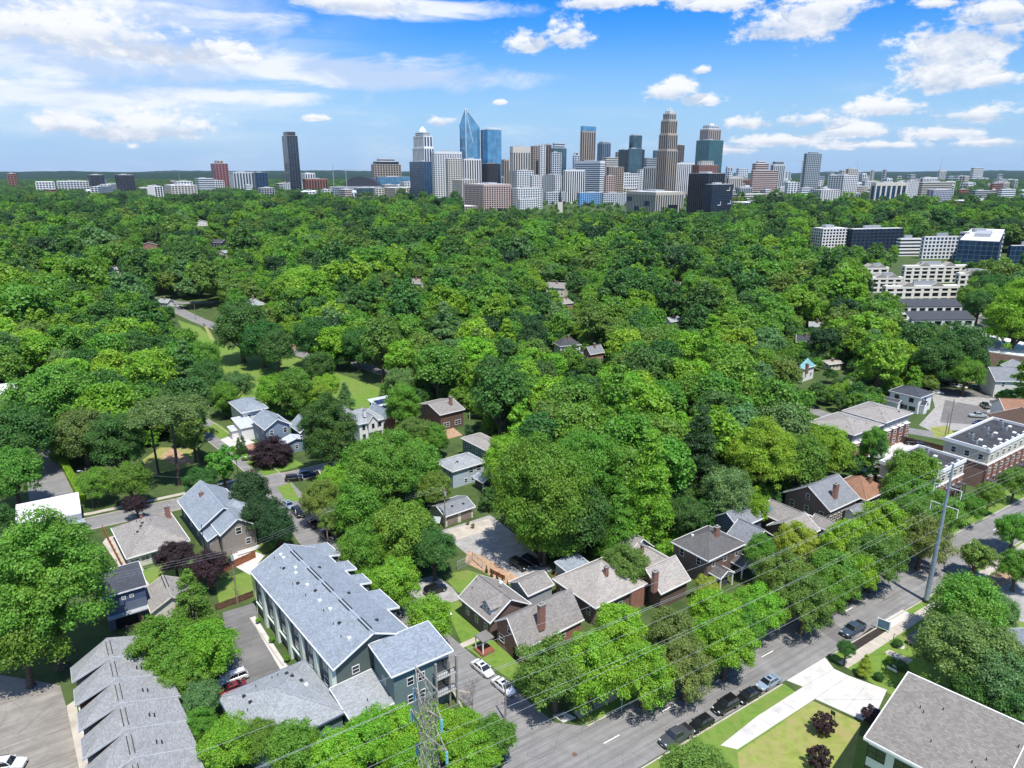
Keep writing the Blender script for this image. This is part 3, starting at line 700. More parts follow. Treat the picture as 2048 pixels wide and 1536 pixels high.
for k, (b0, b1) in enumerate(((lv - 4.6, lv + 1.5), (lv - 11.5, lv - 7.6), (lv - 17.5, lv - 13.6), (lv - 27.6, lv - 20.4))):
    q = MB(); zz = 8.9
    q.slab([pt(f.lu - 2.4, b0, 9.8), pt(f.lu + 2.2, b0, 8.75), pt(f.lu + 2.2, b1, 8.75), pt(f.lu - 2.4, b1, 9.8)], .2); q.build('roof', SH['blue'], root)
    q = MB(); q.beam(pt(f.lu - .2, b0 - .05, 9.35), pt(f.lu + 2.2, b0 - .05, 8.78), .1, .3); q.beam(pt(f.lu + 2.25, b0, 8.78), pt(f.lu + 2.25, b1, 8.78), .1, .26); q.build('fascia', WHITE, root)
    q = MB(); q.obox(f.o, f.u, f.v, f.lu - .69, f.lu + 1.8, b0 + .3, b1 - .3, 0, 8.5); q.build('wall', W['dgreen'], root)
    window(root, pt(f.lu + .6, b0 + .29, 5.6), -f.v, 1.3, 1.4)
for a in (.28, .62): window(root, pt(f.lu * a, .69, 6), -f.v, 1.3, 1.4)
# corner tower of the block
f2 = block(root, (732, 1298), (783, 1354), (911, 1306), 9.6, 10.3, 'shed', 'v', W['teal'], SH['blue'], 35., .55, win=[('l', 1, 5.4, 1.2, 1.3)])
for z_ in (3.0, 6.2):
    for a in (3.3, 5.2): window(root, f2.pt(a, .54, z_), -f2.v, 1.2, 1.5)
q = MB()
for z_ in (2.9, 6.0): q.obox(f2.o, f2.u, f2.v, f2.lu - 3.6, f2.lu + .2, -.9, .54, z_, z_ + .2)
q.build('balcony_floor', mat('balcony_beam', (.34, .35, .34), .8), root)
q = MB()
for z_ in (3.1, 6.2):
    q.beam(f2.pt(f2.lu - 3.6, -.85, z_ + 1.05), f2.pt(f2.lu + .15, -.85, z_ + 1.05), .07, .07)
    for k in range(10): q.tube(f2.pt(f2.lu - 3.6 + .41 * k, -.85, z_), f2.pt(f2.lu - 3.6 + .41 * k, -.85, z_ + 1), .025, n=4)
q.build('railing', BLACK, root)
for a in (f2.lu + .05, f2.lu - 3.6):
    q = MB(); q.obox(f2.o, f2.u, f2.v, a - .15, a + .15, -.95, -.62, 0, 9.2); q.build('column', mat('column_grey', (.27, .26, .24), .8), root)
for z_ in (3.3, 6.4): door(root, f2.pt(f2.lu - 1.8, .54, z_ - .25), -f2.v, 1.8, 2.1, GLASS)
# low roofs in front of it
f3 = block(root, 15.2, (506, 1516), 14.0, 4.6, 7.4, 'hip', 'v', W['teal'], SH['pale'], 38.8, .5, thick=.2, trim=mat('slate_trim', (.10, .13, .19), .6))
bits(f3, [(.2, .75, 'v'), (.22, .62, 'v'), (.16, .55, 'p'), (.7, .8, 'v'), (.72, .7, 'v'), (.78, .6, 'v'), (.8, .52, 'w'), (.55, .85, 'p'), (.62, .86, 'p'), (.35, .8, 'p')])
f4 = block(root, 7.5, (705, 1448), 7.2, 4.2, 5.6, 'shed', 'v', W['teal'], SH['pale'], 38.8, .3, thick=.2, vents=2, occ=False)

# --- houses on the left
root = house('modern_house', (207.8, 1194.3), 7.6, 'dark blue two storey house with open garage beside the large left tree', 'house')
f = block(root, 9, (204, 1196), 7.4, 7.4, 8.1, 'shed', 'v', W['navy'], SH['slate'], 35, .35, win=[('f', 2, 5.6, .7, .7, .35, .75)], trim=mat('white_gutter', (.7, .71, .72), .5))
m = MB(); m.obox(f.o, f.u, f.v, .3, f.lu - .1, -1.0, .34, 2.9, 3.1); m.build('canopy', W['grey'], root)
m = MB(); m.obox(f.o, f.u, f.v, .36, f.lu - .36, .25, .34, .05, 4.8); m.build('wall_panel', W['slate'], root)
m = MB(); m.obox(f.o, f.u, f.v, 1.4, 5.2, .2, .245, .05, 2.5); m.build('garage_shade_panel', mat('interior_shade_black', (.01, .01, .012), .9), root)  # near-black panel on the wall paints the shade inside the open garage
root = house('garage', (301.3, 1225.4), 3.2, 'cream garage with tan gable roof behind the dark blue modern house', 'garage')
f = block(root, (279, 1182.4), (301.3, 1225.4), 7.6, 3.2, 5.2, 'gable', 'v', CREAM, SH['tan'], 35, .4, trim=CREAM, vents=1)
ridge_vent(f, .45, .95)
root = house('ranch_house', (252.5, 1117.5), 3.1, 'low cream ranch house under wide tan hip roof beside the purple trees', 'house')
f = block(root, 17.2, (252.5, 1117.5), (378.8, 1078.8), 3.1, 6.6, 'hip', 'v', mat('pale_green_cream_wall', (.55, .56, .43), .8), SH['tan'], 38, .6,
          win=[('f', 2, 1.1, 1.8, 1.1, 0, .35), ('f', 2, 1.1, 1.8, 1.1, .5, .95), ('l', 3, 1.0, 1.4, 1.1)])
door(root, f.pt(f.lu * .42, .59, .1), -f.v, 1.0, 2.1, W['slate'])
bits(f, [(.35, .42, 'p'), (.38, .47, 'v'), (.3, .4, 'v'), (.42, .52, 'v'), (.4, .6, 'p'), (.36, .66, 'p'), (.55, .5, 'p'), (.25, .38, 'p')])
chimney(root, 333, 1012, 6.8, 1.0, 1.0, 4.5, 38); chimney(root, 281.5, 1027, 7.4, .5, .5, 1.4, 38)
root = house('craftsman_house', (420, 1086), 3, 'taupe sided craftsman house with blue grey cross gabled roof and attached garage', 'house')
f = block(root, (357.5, 1001), (398, 1060), 11.5, 5.2, 9.0, 'gable', 'v', W['slate'], SH['blue'], 38, .5, win=[('l', 3, 2.2, 1.2, 1.5)])
fb = block(root, 8.5, (415, 1082), 6.5, 4.2, 7.2, 'shed', 'u', W['taupe'], SH['blue'], 38, .4, occ=False)
fc = block(root, 9.0, (440, 1071), (512, 1046), 5.6, 8.4, 'gable', 'v', W['taupe'], SH['blue'], 38, .4, win=[('f', 1, 4.4, 1.3, 1.7, .3, .7), ('f', 1, 1.4, 1.2, 1.5, .6, .9)], occ=False)
fd = block(root, 4.5, (420, 1087), 4.9, 3.2, 4.9, 'gable', 'v', W['taupe'], SH['blue'], 38, .35, occ=False)
door(root, fd.pt(fd.lu / 2, .34, .05), -fd.v, 3.2, 2.3, mat('garage_door_brown', (.10, .08, .065), .6), True)
fe = block(root, 6.0, (446, 1031), 6.8, 6.0, 8.0, 'hip', 'v', W['slate'], SH['blue'], 38, .4, win=[('f', 1, 4.4, 1.2, 1.3, .5, .9)], occ=False)
chimney(root, 402, 984, 8.8, .9, .9, 3, 38); chimney(root, 507.5, 1018, 7.2, .9, .9, 5, 38)
m = MB(); m.obox(fc.o, fc.u, fc.v, fc.lu * .35, fc.lu - .4, -1.3, -1.2, .3, 1.2); m.build('porch_railing', WHITE, root)
root = house('flat_roofed_building', (35, 1048), 4.6, 'low building with bright white flat roof and dark blue porch at the left edge', 'building')
f = block(root, (8.8, 1015), (30, 1052), (162, 1020), 4.6, 4.6, 'flat', 'u', W['navy'], WHITEROOF, 33, .1, parapet=.12)
m = MB(); m.obox(f.o, f.u, f.v, f.lu * .55, f.lu - .05, -.25, .09, 2.9, 4.3); m.build('sign_band', W['grey'], root)
m = MB(); m.obox(f.o, f.u, f.v, f.lu - 5.2, f.lu + .6, -2.2, .08, 2.6, 2.8); m.build('awning', mat('awning_grey', (.3, .33, .38), .7), root)
root = house('school_building', (0, 800), 8, 'beige masonry building with white membrane roof behind trees at the left edge', 'building')
f = block(root, 16, (-55, 800), (62, 781), 8.5, 8.5, 'flat', 'u', W['beige'], WHITEROOF, 30, .1, parapet=.5, win=[('f', 6, 5.2, 1.2, 1.8), ('f', 6, 1.4, 1.2, 1.8), ('r', 4, 5.2, 1.2, 1.8)])
f = block(root, 12, (-20, 860), (70, 838), 4.5, 4.5, 'flat', 'u', W['beige'], mat('brown_roof', (.2, .17, .14), .9), 30, .1, parapet=.3, win=[('f', 5, 1.2, 1.2, 1.8)], occ=False)

# --- upper left cluster
root = house('white_modern_house', (482.5, 826), 7.2, 'white two storey house with ivy columns beside the left street', 'house')
f = block(root, (447.5, 805), (482.5, 826), (536, 815), 7.2, 9, 'hip', 'v', W['white'], SH['blue'], 37, .6, win=[('f', 2, 4.6, 1.0, 1.4), ('f', 2, 1.2, 1.4, 1.6), ('l', 2, 4.4, .9, 1.2)])
block(root, 4, (462, 862), 4, 3.2, 3.6, 'shed', 'v', W['white'], METALROOF, 37, .3, occ=False)
for q in (3.3, 4.4):
    m = MB(); c_ = f.pt(.9, q, 0); m.tube(c_, c_ + Vector((0, 0, 5)), .5, .2, n=7); m.build('ivy_column', mat('ivy', (.03, .07, .02), .9, var=.4, scale=4, bump=.6), root)
root = house('grey_gabled_house', (529, 860), 6.6, 'blue grey two storey gabled house with white trim and pale metal porch roof', 'house')
f = block(root, (501, 839), (529, 860), (582, 847.5), 6.6, 9.2, 'gable', 'v', paint('steel_blue', (.21, .27, .34)), SH['blue'], 38, .5, win=[('f', 1, 4.2, 1.2, 1.8, .1, .35), ('f', 1, 4.2, 1.2, 1.8, .65, .95), ('l', 2, 4.4, 1.1, 1.3), ('l', 2, 1.2, 1.3, 1.5)], vents=2)
f5 = block(root, 4.5, (563, 892), 9.5, 3.2, 4.6, 'gable', 'v', paint('steel_blue', (.21, .27, .34)), METALROOF, 38, .4, win=[('f', 3, 1.0, 1.1, 1.4)], occ=False)
block(root, 9, (481, 857), 5, 4.6, 5.6, 'shed', 'v', W['white'], METALROOF, 38, .3, occ=False)
m = MB(); m.obox(f.o, f.u, f.v, -1.9, -.1, 2, 4.6, 0, 1.3); m.build('planter_wall', mat('dark_planter', (.07, .04, .035), .8), root)
root = house('grey_cottage', (600, 858), 5.5, 'small grey gabled house half hidden behind the round dark tree', 'house')
block(root, (584, 849), (600, 866), 7, 4.6, 7.6, 'gable', 'v', W['dark'], SH['blue'], 38, .4, vents=1)
root = house('white_brick_house', (717, 850), 6.2, 'white painted two storey house with arched centre window and black door canopy', 'house')
f = block(root, (683, 828), (717, 849), (769, 836), 6.4, 9.4, 'hip', 'u', W['white'], SH['pale'], 38, .4, win=[('f', 1, 4.1, 1.0, 1.5, .05, .3), ('f', 1, 4.1, 1.0, 1.5, .72, .95), ('f', 1, 1.0, 1.0, 1.6, .72, .95), ('f', 1, 1.0, 1.0, 1.6, .05, .3)], winframe=BLACK)
fg = block(root, 5.0, (736, 846), 3.7, 6.4, 8.6, 'gable', 'v', W['white'], SH['pale'], 38, .3, win=[('f', 1, 4.2, .9, 1.5)], winframe=BLACK, occ=False)
door(root, fg.pt(fg.lu / 2, .29, .1), -fg.v, 1.2, 2.3, W['dark']); m = MB(); m.obox(fg.o, fg.u, fg.v, .2, 3.6, -1.5, .28, 2.7, 2.95); m.build('door_canopy', BLACK, root)
block(root, 12, (690, 843), 6, 5.6, 8.2, 'gable', 'v', W['white'], SH['pale'], 38, .4, occ=False)
chimney(root, 728, 820, 10.0, .8, .8, 2.2, 38, W['white'])
root = house('solar_roof_house', (752, 812), 6.6, 'blue house with solar panels on its roof and a red brick gabled wing', 'house')
f = block(root, (738, 804), (752, 813), (800, 801), 6.4, 7.4, 'shed', 'v', W['slate'], METALROOF, 38, .4)
for k in range(2):
    for j in range(5):
        m = MB(); a0 = 1.0 + j * 1.75; b0 = .8 + k * 1.6; z0_ = lambda b: f.ze + (f.zr - f.ze) * b / f.lv + .12
        m.hull8([f.pt(a, b, z0_(b)) for a, b in ((a0, b0), (a0 + 1.6, b0), (a0 + 1.6, b0 + 1.45), (a0, b0 + 1.45))] + [f.pt(a, b, z0_(b) + .05) for a, b in ((a0, b0), (a0 + 1.6, b0), (a0 + 1.6, b0 + 1.45), (a0, b0 + 1.45))])
        m.build('solar_panel', SOLAR, root)
f = block(root, 12, (768, 845), (795, 840), 5.0, 8.2, 'gable', 'v', BRICK, SH['blue'], 38, .35, win=[('f', 2, 1.2, .9, 1.4)], occ=False)
for nm, B_, A_, C_, ze, zr, kd, ax, wm_, rm_, lab, wn in (
    ('barn_house', (880, 830), (860, 802), (932, 819), 5.8, 7.8, 'gable', 'u', W['brown'], SH['taupe'], 'dark brown house with plain tan roof and single brick chimney among the trees', [('f', 2, .9, 2.4, 1.6)]),
    ('teal_box_house', (970.5, 900.5), (919, 876), (998, 883), 5.8, 6.8, 'hip', 'v', W['teal'], SH['tan'], 'teal grey two storey house with brown hip roof behind the pale blue house', [('l', 4, 3.4, 1.2, 1.4)]),
    ('pale_blue_house', (904.5, 943.5), (869, 923), (970, 922), 5.2, 7.2, 'hip', 'u', W['blue'], SH['pale'], 'pale blue two storey house with wide light grey hip roof and white bay windows', [('f', 2, 3.0, 1.5, 1.5, .45, .95), ('l', 3, 3.0, 1.0, 1.4), ('f', 3, .6, 1.1, 1.3, .3, .95)]),
    ('detached_garage', (890, 1033.7), (877, 1003.6), (951.8, 1013.6), 3.0, 4.4, 'gable', 'u', CREAM, SH['grey'], 'cream double garage with two brown doors and grey gable roof beside the gravel drive', []),
    ('teal_roofed_house', (1608, 738), (1603, 733), (1642, 733), 5.6, 9.2, 'hip', 'v', W['white'], TEALROOF, 'small house with verdigris pyramid roof and brick chimney in the right wood', [('f', 2, 1.6, 1.2, 1.5)]),
):
    root = house(nm, B_, ze, lab)
    f = block(root, A_, B_, C_, ze, zr, kd, ax, wm_, rm_, 38., .45, win=wn, vents=2)
    if nm == 'barn_house': chimney(root, 901, 794, 9.6, .9, .9, 2.8, 38)
    if nm == 'teal_roofed_house': chimney(root, 1615, 728, 8.8, 1, 1, 4, 38)
    if nm == 'detached_garage':
        for a in (.27, .72): door(root, f.pt(f.lu * a, .44, .05), -f.v, 3.0, 2.3, mat('garage_door_taupe', (.22, .18, .15), .6), True)
    if nm == 'pale_blue_house':
        fp = block(root, 4.6, (966, 966), 4.2, 3.0, 4.2, 'gable', 'v', W['dark'], SH['blue'], 38, .4, occ=False)
        for a in (.1, 4.1):
            m = MB(); m.obox(fp.o, fp.u, fp.v, a - .08, a + .12, .02, .2, 0, 2.9); m.build('porch_post', WHITE, root)
root = house('buried_cottage', (685, 965), 3, 'low tan roofed cottage with brick chimney partly covered by trees at the street bend', 'house')
block(root, 9, (650, 965), 11, 3.2, 5.2, 'gable', 'u', BRICK, SH['tan'], 34, .4); chimney(root, 652, 930, 6.2, .9, .9, 3, 34)
root = house('slate_outbuilding', (740, 918), 3, 'small pale grey roofed outbuilding below the white house', 'outbuilding')
block(root, 6.5, (738, 925), 5, 3.0, 4.4, 'gable', 'v', W['grey'], SH['pale'], 40, .3)

# --- row of houses facing the main road
root = house('corner_brick_house', (977.6, 1244.7), 4, 'red brick corner house with steep tan roofs, blue dormer and tall chimney', 'house')
SW_ = [('l', 3, 1.4, 1.0, 1.5, 0, .95)]
f = block(root, (910.8, 1195.8), (980, 1246), 9.6, 4.2, 7.2, 'gable', 'v', DBRICK, SH['taupe'], 37.5, .5, win=SW_)
fx = block(root, 6.2, (1040, 1302.6), 15.2, 3.6, 3.6, 'flat', 'u', BRICK, SH['taupe'], 37.5, .6, occ=False, parapet=-.29)
for o2 in (fx.wall, fx.roof): bpy.data.objects.remove(o2)
for o2 in list(root.children):
    if o2.name.startswith('parapet'): bpy.data.objects.remove(o2)
# steep front gable: its ridge runs along u, south slope long
g0 = P(1040, 1302.6, 3.0); uu = fx.u; vv = fx.v; g0.z = 0
gp = lambda a, b, z: Vector((g0.x + uu.x * a + vv.x * b, g0.y + uu.y * a + vv.y * b, z))
rw = P(1007, 1238.8, 7.6); bR = (rw - g0).dot(vv); GL = 15.0
r = MB(); r.slab([gp(0, 0, 3.0), gp(GL, 0, 3.0), gp(GL, bR, 7.6), gp(0, bR, 7.6)], .18); r.slab([gp(GL, bR + 3.6, 5.0), gp(0, bR + 3.6, 5.0), gp(0, bR, 7.6), gp(GL, bR, 7.6)], .18); r.build('roof', SH['taupe'], root)
r = MB(); r.beam(gp(-.04, 0, 3.02), gp(-.04, bR, 7.62), .1, .28); r.beam(gp(-.04, bR, 7.62), gp(-.04, bR + 3.6, 5.02), .1, .28); r.beam(gp(0, -.04, 3.0), gp(GL, -.04, 3.0), .12, .22); r.build('fascia', WHITE, root)
w_ = MB(); prof = [(.35, 0), (.35, 3.05), (bR, 7.35), (bR + 3.4, 4.9), (bR + 3.4, 0)]
w_.face([gp(.4, b, z) for b, z in prof]); w_.face([gp(GL - .4, b, z) for b, z in prof][::-1])
for k in range(5): w_.face([gp(.4, *prof[k]), gp(.4, *prof[k - 1]), gp(GL - .4, *prof[k - 1]), gp(GL - .4, *prof[k])])
w_.build('wall', BRICK, root)
window(root, gp(.39, bR - .2, 4.4), -uu, 1.0, 1.5); window(root, gp(.39, bR + 2.0, 1.4), -uu, 1.5, 1.5); window(root, gp(.39, bR - 3.2, 1.3), -uu, 1.1, 1.7)
window(root, gp(4, .34, 1.0), -vv, 1.4, 1.4); window(root, gp(10, .34, 1.0), -vv, 1.4, 1.4)
m = MB(); m.obox(g0, uu, vv, .28, .385, 1.0, 2.4, .05, 2.3); m.build('arched_porch_shade_panel', mat('interior_shade_black', (.01, .01, .012), .9), root)  # solid wall behind; the porch's inner shade is put into this sheet's colour
chimney(root, 1083, 1209, 9.4, 1.3, .8, 5, 37.5)
OCC.append([gp(-1, -1, 0).xy, gp(GL + 1, -1, 0).xy, gp(GL + 1, bR + 4, 0).xy, gp(-1, bR + 4, 0).xy])
# dormer on the west slope
dz = 6.0; d0 = P(982.5, 1232, 4.7); dp = lambda a, b, z: Vector((d0.x + uu.x * a + vv.x * b, d0.y + uu.y * a + vv.y * b, z))
r = MB(); prof = [(0, 4.6), (0, 6.3), (1.35, 7.2), (2.7, 6.3), (2.7, 4.6)]
r.face([dp(0, b, z) for b, z in prof]); r.face([dp(0, 0, 4.6), dp(0, 0, 6.3), dp(2.4, 0, 6.3), dp(.8, 0, 4.6)][::-1]); r.face([dp(0, 2.7, 4.6), dp(0, 2.7, 6.3), dp(2.4, 2.7, 6.3), dp(.8, 2.7, 4.6)])
dm = r.build('dormer', W['blue'], root); r = MB(); r.slab([dp(-.3, -.3, 6.15), dp(3.6, -.3, 6.15), dp(4.4, 1.35, 7.3), dp(-.3, 1.35, 7.3)][::1], .12); r.slab([dp(3.6, 3, 6.15), dp(-.3, 3, 6.15), dp(-.3, 1.35, 7.3), dp(4.4, 1.35, 7.3)], .12); r.build('dormer_roof', SH['taupe'], dm)
window(dm, dp(-.01, .8, 4.95), -uu, .8, 1.15); window(dm, dp(-.01, 1.9, 4.95), -uu, .8, 1.15)
fr_ = block(root, 6.2, (1056, 1192), 6.6, 3.6, 5.2, 'gable', 'u', W['grey'], SH['taupe'], 37.5, .3, occ=False)
m = MB(); q0 = P(969, 1272, 3.0); m.obox(q0, uu, vv, -1.3, 1.2, -1.3, 1.3, 2.85, 3.05); m.build('porch_roof', SH['taupe'], root)
m = MB(); [m.obox(q0, uu, vv, -1.25, -1.05, b, b + .2, 0, 2.84) for b in (-1.2, 1.0)]; m.build('porch_post', WHITE, root)
m = MB(); m.obox(q0, uu, vv, -1.5, 1.2, -1.4, 1.4, 0, .5); m.build('porch_steps', BRICK, root)
bits(f, [(.25, .88, 'p'), (.4, .95, 'p')]); m = MB(); q_ = f.pt(f.lu * .72, f.lv * .55, 7.0); m.tube(q_, q_ + Vector((-.15, -.25, .25)), .32, .3, n=12); m.build('satellite_dish', WHITE, root)

root = house('hip_roof_house', (1191, 1216.5), 4.3, 'dark brick house under broad pale tan pyramid roof right of the corner house', 'house')
f = block(root, (1100.8, 1158.7), (1191, 1216.5), (1297, 1167.6), 4.5, 8.9, 'hip', 'v', DBRICK, SH['beige'], 36.5, .55, win=[('l', 3, 1.5, 1.1, 1.5), ('f', 3, 1.5, 1.2, 1.5)], vents=2)
m = MB(); m.obox(f.o, f.u, f.v, f.lu - 4.5, f.lu - .5, -.05, .54, 0, 3.9); m.build('bay_wall', BRICK, root)
chimney(root, 1212.5, 1134, 9.0, .7, .7, 2.6, 36)
root = house('blue_shed', (1139, 1146), 3, 'low shed with blue grey roof behind the broad pyramid roofed house', 'shed')
block(root, 4.6, (1138, 1147), 6.2, 3.0, 3.5, 'shed', 'v', W['grey'], SH['blue'], 37, .2)
root = house('rear_tan_house', (1205, 1100), 4, 'tan roofed cottage wing with blue gable tucked under the tall central trees', 'house')
f = block(root, 8, (1262, 1112), 7, 3.8, 6.8, 'gable', 'v', W['slate'], SH['tan'], 36, .4, occ=True)
root = house('tan_cross_gable_house', (1326, 1184), 4, 'tan cross gabled house with two brick chimneys beside the dark shingled house', 'house')
f = block(root, 8.6, (1322, 1188), 8.6, 4.0, 7.4, 'gable', 'u', W['brown'], SH['beige'], 36, .5)
f = block(root, 9.0, (1317, 1150), 6.8, 4.4, 6.6, 'gable', 'v', W['brown'], SH['beige'], 36, .4, occ=False)
chimney(root, 1311, 1143, 8.6, 1.1, .8, 4.4, 36); chimney(root, 1285, 1090, 7.6, .6, .6, 2.4, 36)
root = house('dark_shingled_house', (1416.6, 1122.7), 6, 'two storey dark brick house with mixed grey shingle pyramid roof and two porches', 'house')
f = block(root, (1342, 1083), (1416.6, 1122.7), (1494, 1087.5), 6.2, 9.0, 'hip', 'v', DBRICK, SH['mix'], 36, .5, win=[('l', 2, 3.9, 1.1, 1.7), ('f', 3, 3.9, 1.0, 1.7), ('f', 2, 1, 1.2, 1.6)])
chimney(root, 1434, 1054, 10.2, 1.1, .9, 3.4, 36); bits(f, [(.28, .72, 'w'), (.3, .8, 'p')])
for (bx, by, l1, l2) in ((1441.5, 1158, 3.6, 4.4), (1485, 1135, 3.6, 4.4)):
    fp = block(root, l1, (bx, by), l2, 3.0, 4.2, 'gable', 'v', W['dark'], SH['mix'], 36, .9, occ=False, wallname='porch_wall', roofname='porch_roof')
    for a in (.2, l2 - .4):
        m = MB(); m.obox(fp.o, fp.u, fp.v, a, a + .25, .1, .35, 0, 2.85); m.build('porch_column', WHITE, root)
root = house('slate_house', (1501.6, 1096), 5, 'smooth blue grey roofed house with rust patch beyond the dark shingled house', 'house')
f = block(root, (1461, 1067), (1502, 1097), 8.8, 4.6, 7.6, 'gable', 'v', W['slate'], SH['grey'], 36, .4)
f = block(root, 7.5, (1478, 1058), 9.5, 4.8, 7.4, 'gable', 'u', W['slate'], SH['grey'], 36, .4, occ=False)
root = house('weathered_tan_house', (1633, 1074), 4.5, 'weathered tan and brown cross gabled house with blue tarpaulin on its roof', 'house')
f = block(root, 8.5, (1600, 1080), 8.0, 3.9, 6.6, 'gable', 'u', W['brown'], SH['tan'], 36, .4)
f = block(root, 8.5, (1581, 1052), 8.5, 4.6, 6.8, 'gable', 'v', W['brown'], SH['taupe'], 36, .4, occ=False)
f9 = block(root, 5, (1656, 1062), 5.0, 3.2, 4.8, 'gable', 'v', W['dark'], SH['taupe'], 36, .5, occ=False)
m = MB(); q_ = f.pt(f.lu * .2, f.lv * .7, 0); m.slab([f.pt(.6, 6.6, zroof(f, .6, 6.6) + .06), f.pt(2.2, 6.2, zroof(f, 2.2, 6.2) + .06), f.pt(2.4, 8, zroof(f, 2.4, 8) + .06), f.pt(.8, 8.2, zroof(f, .8, 8.2) + .06)], .03)
m.build('tarpaulin', mat('blue_tarpaulin', (.07, .17, .30), .5), root)
root = house('dark_gabled_house', (1661, 1023), 5, 'dark brick gabled house with grey roof, tall chimney and glazed porch front', 'house')
f = block(root, (1566, 984.5), (1661, 1023), (1721, 996), 4.6, 8.8, 'gable', 'u', DBRICK, SH['grey'], 35, .5, win=[('l', 3, 1.6, 1.2, 1.8), ('l', 1, 5.2, 1.0, 1.4, .4, .6), ('f', 7, 1.2, 1.1, 1.6)])
chimney(root, 1673, 968, 9.6, 1.3, .9, 4, 35); bits(f, [(.3, .8, 'w'), (.5, .85, 'w'), (.7, .8, 'w')])
block(root, 3.4, (1712, 1030), 5.5, 3.0, 3.9, 'gable', 'u', W['white'], SH['grey'], 35, .4, occ=False, wallname='porch_wall')
root = house('rust_roofed_house', (1733, 999), 4, 'house with faded rust coloured hip roof and short brick chimney', 'house')
f = block(root, (1680, 961), (1733, 1001), (1772, 975), 4.3, 7.6, 'hip', 'v', DBRICK, SH['rust'], 35, .5, win=[('f', 4, 1.3, 1.0, 1.4)])
chimney(root, 1741, 952, 8.0, 1, .8, 2.5, 35)

# --- right-hand buildings
def twin(nm, A_, B_, C_, lab):
    root = house(nm, B_, 9, lab, 'townhouse')
    f = block(root, A_, B_, C_, 8.6, 10.6, 'hip', 'v', W['grey'], SH['tan'], 35, .8, win=[('l', 2, 6.2, 1.4, 1.3), ('f', 5, 6.4, 1.0, 1.1)], vents=3)
    for k in range(4):
        a0 = .8 + (f.lu - 1.6) * (k + .12) / 4; a1 = .8 + (f.lu - 1.6) * (k + .78) / 4
        m = MB(); m.obox(f.o, f.u, f.v, a0, a1, -.2, .79, 0, 5.6); m.build('brick_bay', BRICK, root)
        m = MB(); m.obox(f.o, f.u, f.v, a0 - .1, a1 + .1, -.35, .79, 5.6, 5.8); m.build('bay_cornice', WHITE, root)
        for z_ in (.9, 3.5): window(root, f.pt((a0 + a1) / 2, -.21, z_), -f.v, 1.5, 1.5)
    return root, f
root, f = twin('brick_townhouse', (1620.5, 842), (1708, 870.7), (1766.5, 848.4), 'nearer beige roofed brick and grey townhouse with white bay cornices')
block(root, 4, (1676, 905), 4.4, 6.0, 6.8, 'shed', 'v', W['slate'], SH['tan'], 35, .3, occ=False)
root, f = twin('brick_townhouse', (1683.6, 821), (1771.4, 846), (1819.7, 823.7), 'farther beige roofed brick townhouse behind its twin, left of the white house')
root = house('white_farmhouse', (1840.7, 795), 6.4, 'white two storey farmhouse with dark hip roof and black framed windows', 'house')
f = block(root, (1779, 780), (1840.7, 796), (1867, 785), 6.2, 8.4, 'hip', 'v', W['white'], SH['slate'], 36, .5, win=[('l', 2, 3.7, 1.6, 1.6), ('l', 2, .8, 2.2, 1.5, .05, .6), ('f', 1, 3.8, 1.0, 1.5)], winframe=BLACK)
block(root, 7, (1797, 806), 1.9, 3.3, 4.0, 'shed', 'u', W['white'], SH['slate'], 36, .2, occ=False)
block(root, 3, (1850, 812), 3, 3.3, 4.6, 'gable', 'v', W['white'], SH['slate'], 36, .3, occ=False)
BG = mat('stucco_beige', (.52, .47, .39), .85, var=.05)
def rowhouse(nm, A_, B_, C_, ze, th, nbay, lab, ac):
    root = house(nm, B_, ze, lab, 'rowhouse')
    f = block(root, A_, B_, C_, ze, ze, 'flat', 'u', BG, BLACKROOF, th, .25, trim=WHITE, parapet=.7)
    zb = ze - 3.9
    m = MB(); m.obox(f.o, f.u, f.v, .12, f.lu - .12, .12, f.lv - .12, 0, zb); m.build('brick_base', BRICK, root)
    m = MB(); m.obox(f.o, f.u, f.v, 0, f.lu, 0, f.lv, zb, zb + .35); m.build('string_course', WHITE, root)
    n = nbay
    for k in range(n):
        q = .3 + (f.lu - .6) * (k + .5) / n
        window(root, f.pt(q, .24, zb + 1.0), -f.v, 1.7, 1.8)
        for z_ in ([1.2, 4.2] if zb > 6 else [1.2]): window(root, f.pt(q, .11, z_), -f.v, 1.5, 1.7)
        a = .3 + (f.lu - .6) * k / n
        m = MB(); m.obox(f.o, f.u, f.v, a - .25 if k else .02, a + .25, -.25, .118, 0, zb - .02); m.build('pilaster', BRICK, root)
        m = MB(); m.obox(f.o, f.u, f.v, a + .6, a + 2.4, -1.6, .1, 2.6, 2.8); [m.obox(f.o, f.u, f.v, a + q_, a + q_ + .18, -1.5, -1.3, 0, 2.6) for q_ in (.65, 2.15)]; m.build('entry_porch', mat('porch_dark', (.07, .07, .08), .6), root)
        m = MB(); m.obox(f.o, f.u, f.v, a - .3, a + .3, .32, .9, ze, ze + .95); m.build('parapet_block', WHITE, root)
    for k in range(3): window(root, f.pt(.24, f.lv * (k + .6) / 3.4, zb + 1.0), -f.u, 1.3, 1.7)
    for k in range(ac):
        a, b = f.lu * (k + .7) / (ac + .4), f.lv * (.45 + .25 * (k % 2))
        m = MB(); m.obox(f.o, f.u, f.v, a - .6, a + .6, b - .6, b + .6, ze, ze + 1.1); un = m.build('rooftop_unit', mat('unit_grey', (.32, .34, .36), .5, .3), root)
        m = MB(); m.tube(f.pt(a, b, ze + 1.1), f.pt(a, b, ze + 1.25), .42, n=10); m.build('fan_grille', BLACK, un)
        m = MB(); m.obox(f.o, f.u, f.v, a - .9, a + .2, b - 3.0, b - 2.2, ze, ze + .3); m.build('skylight', WHITE, root)
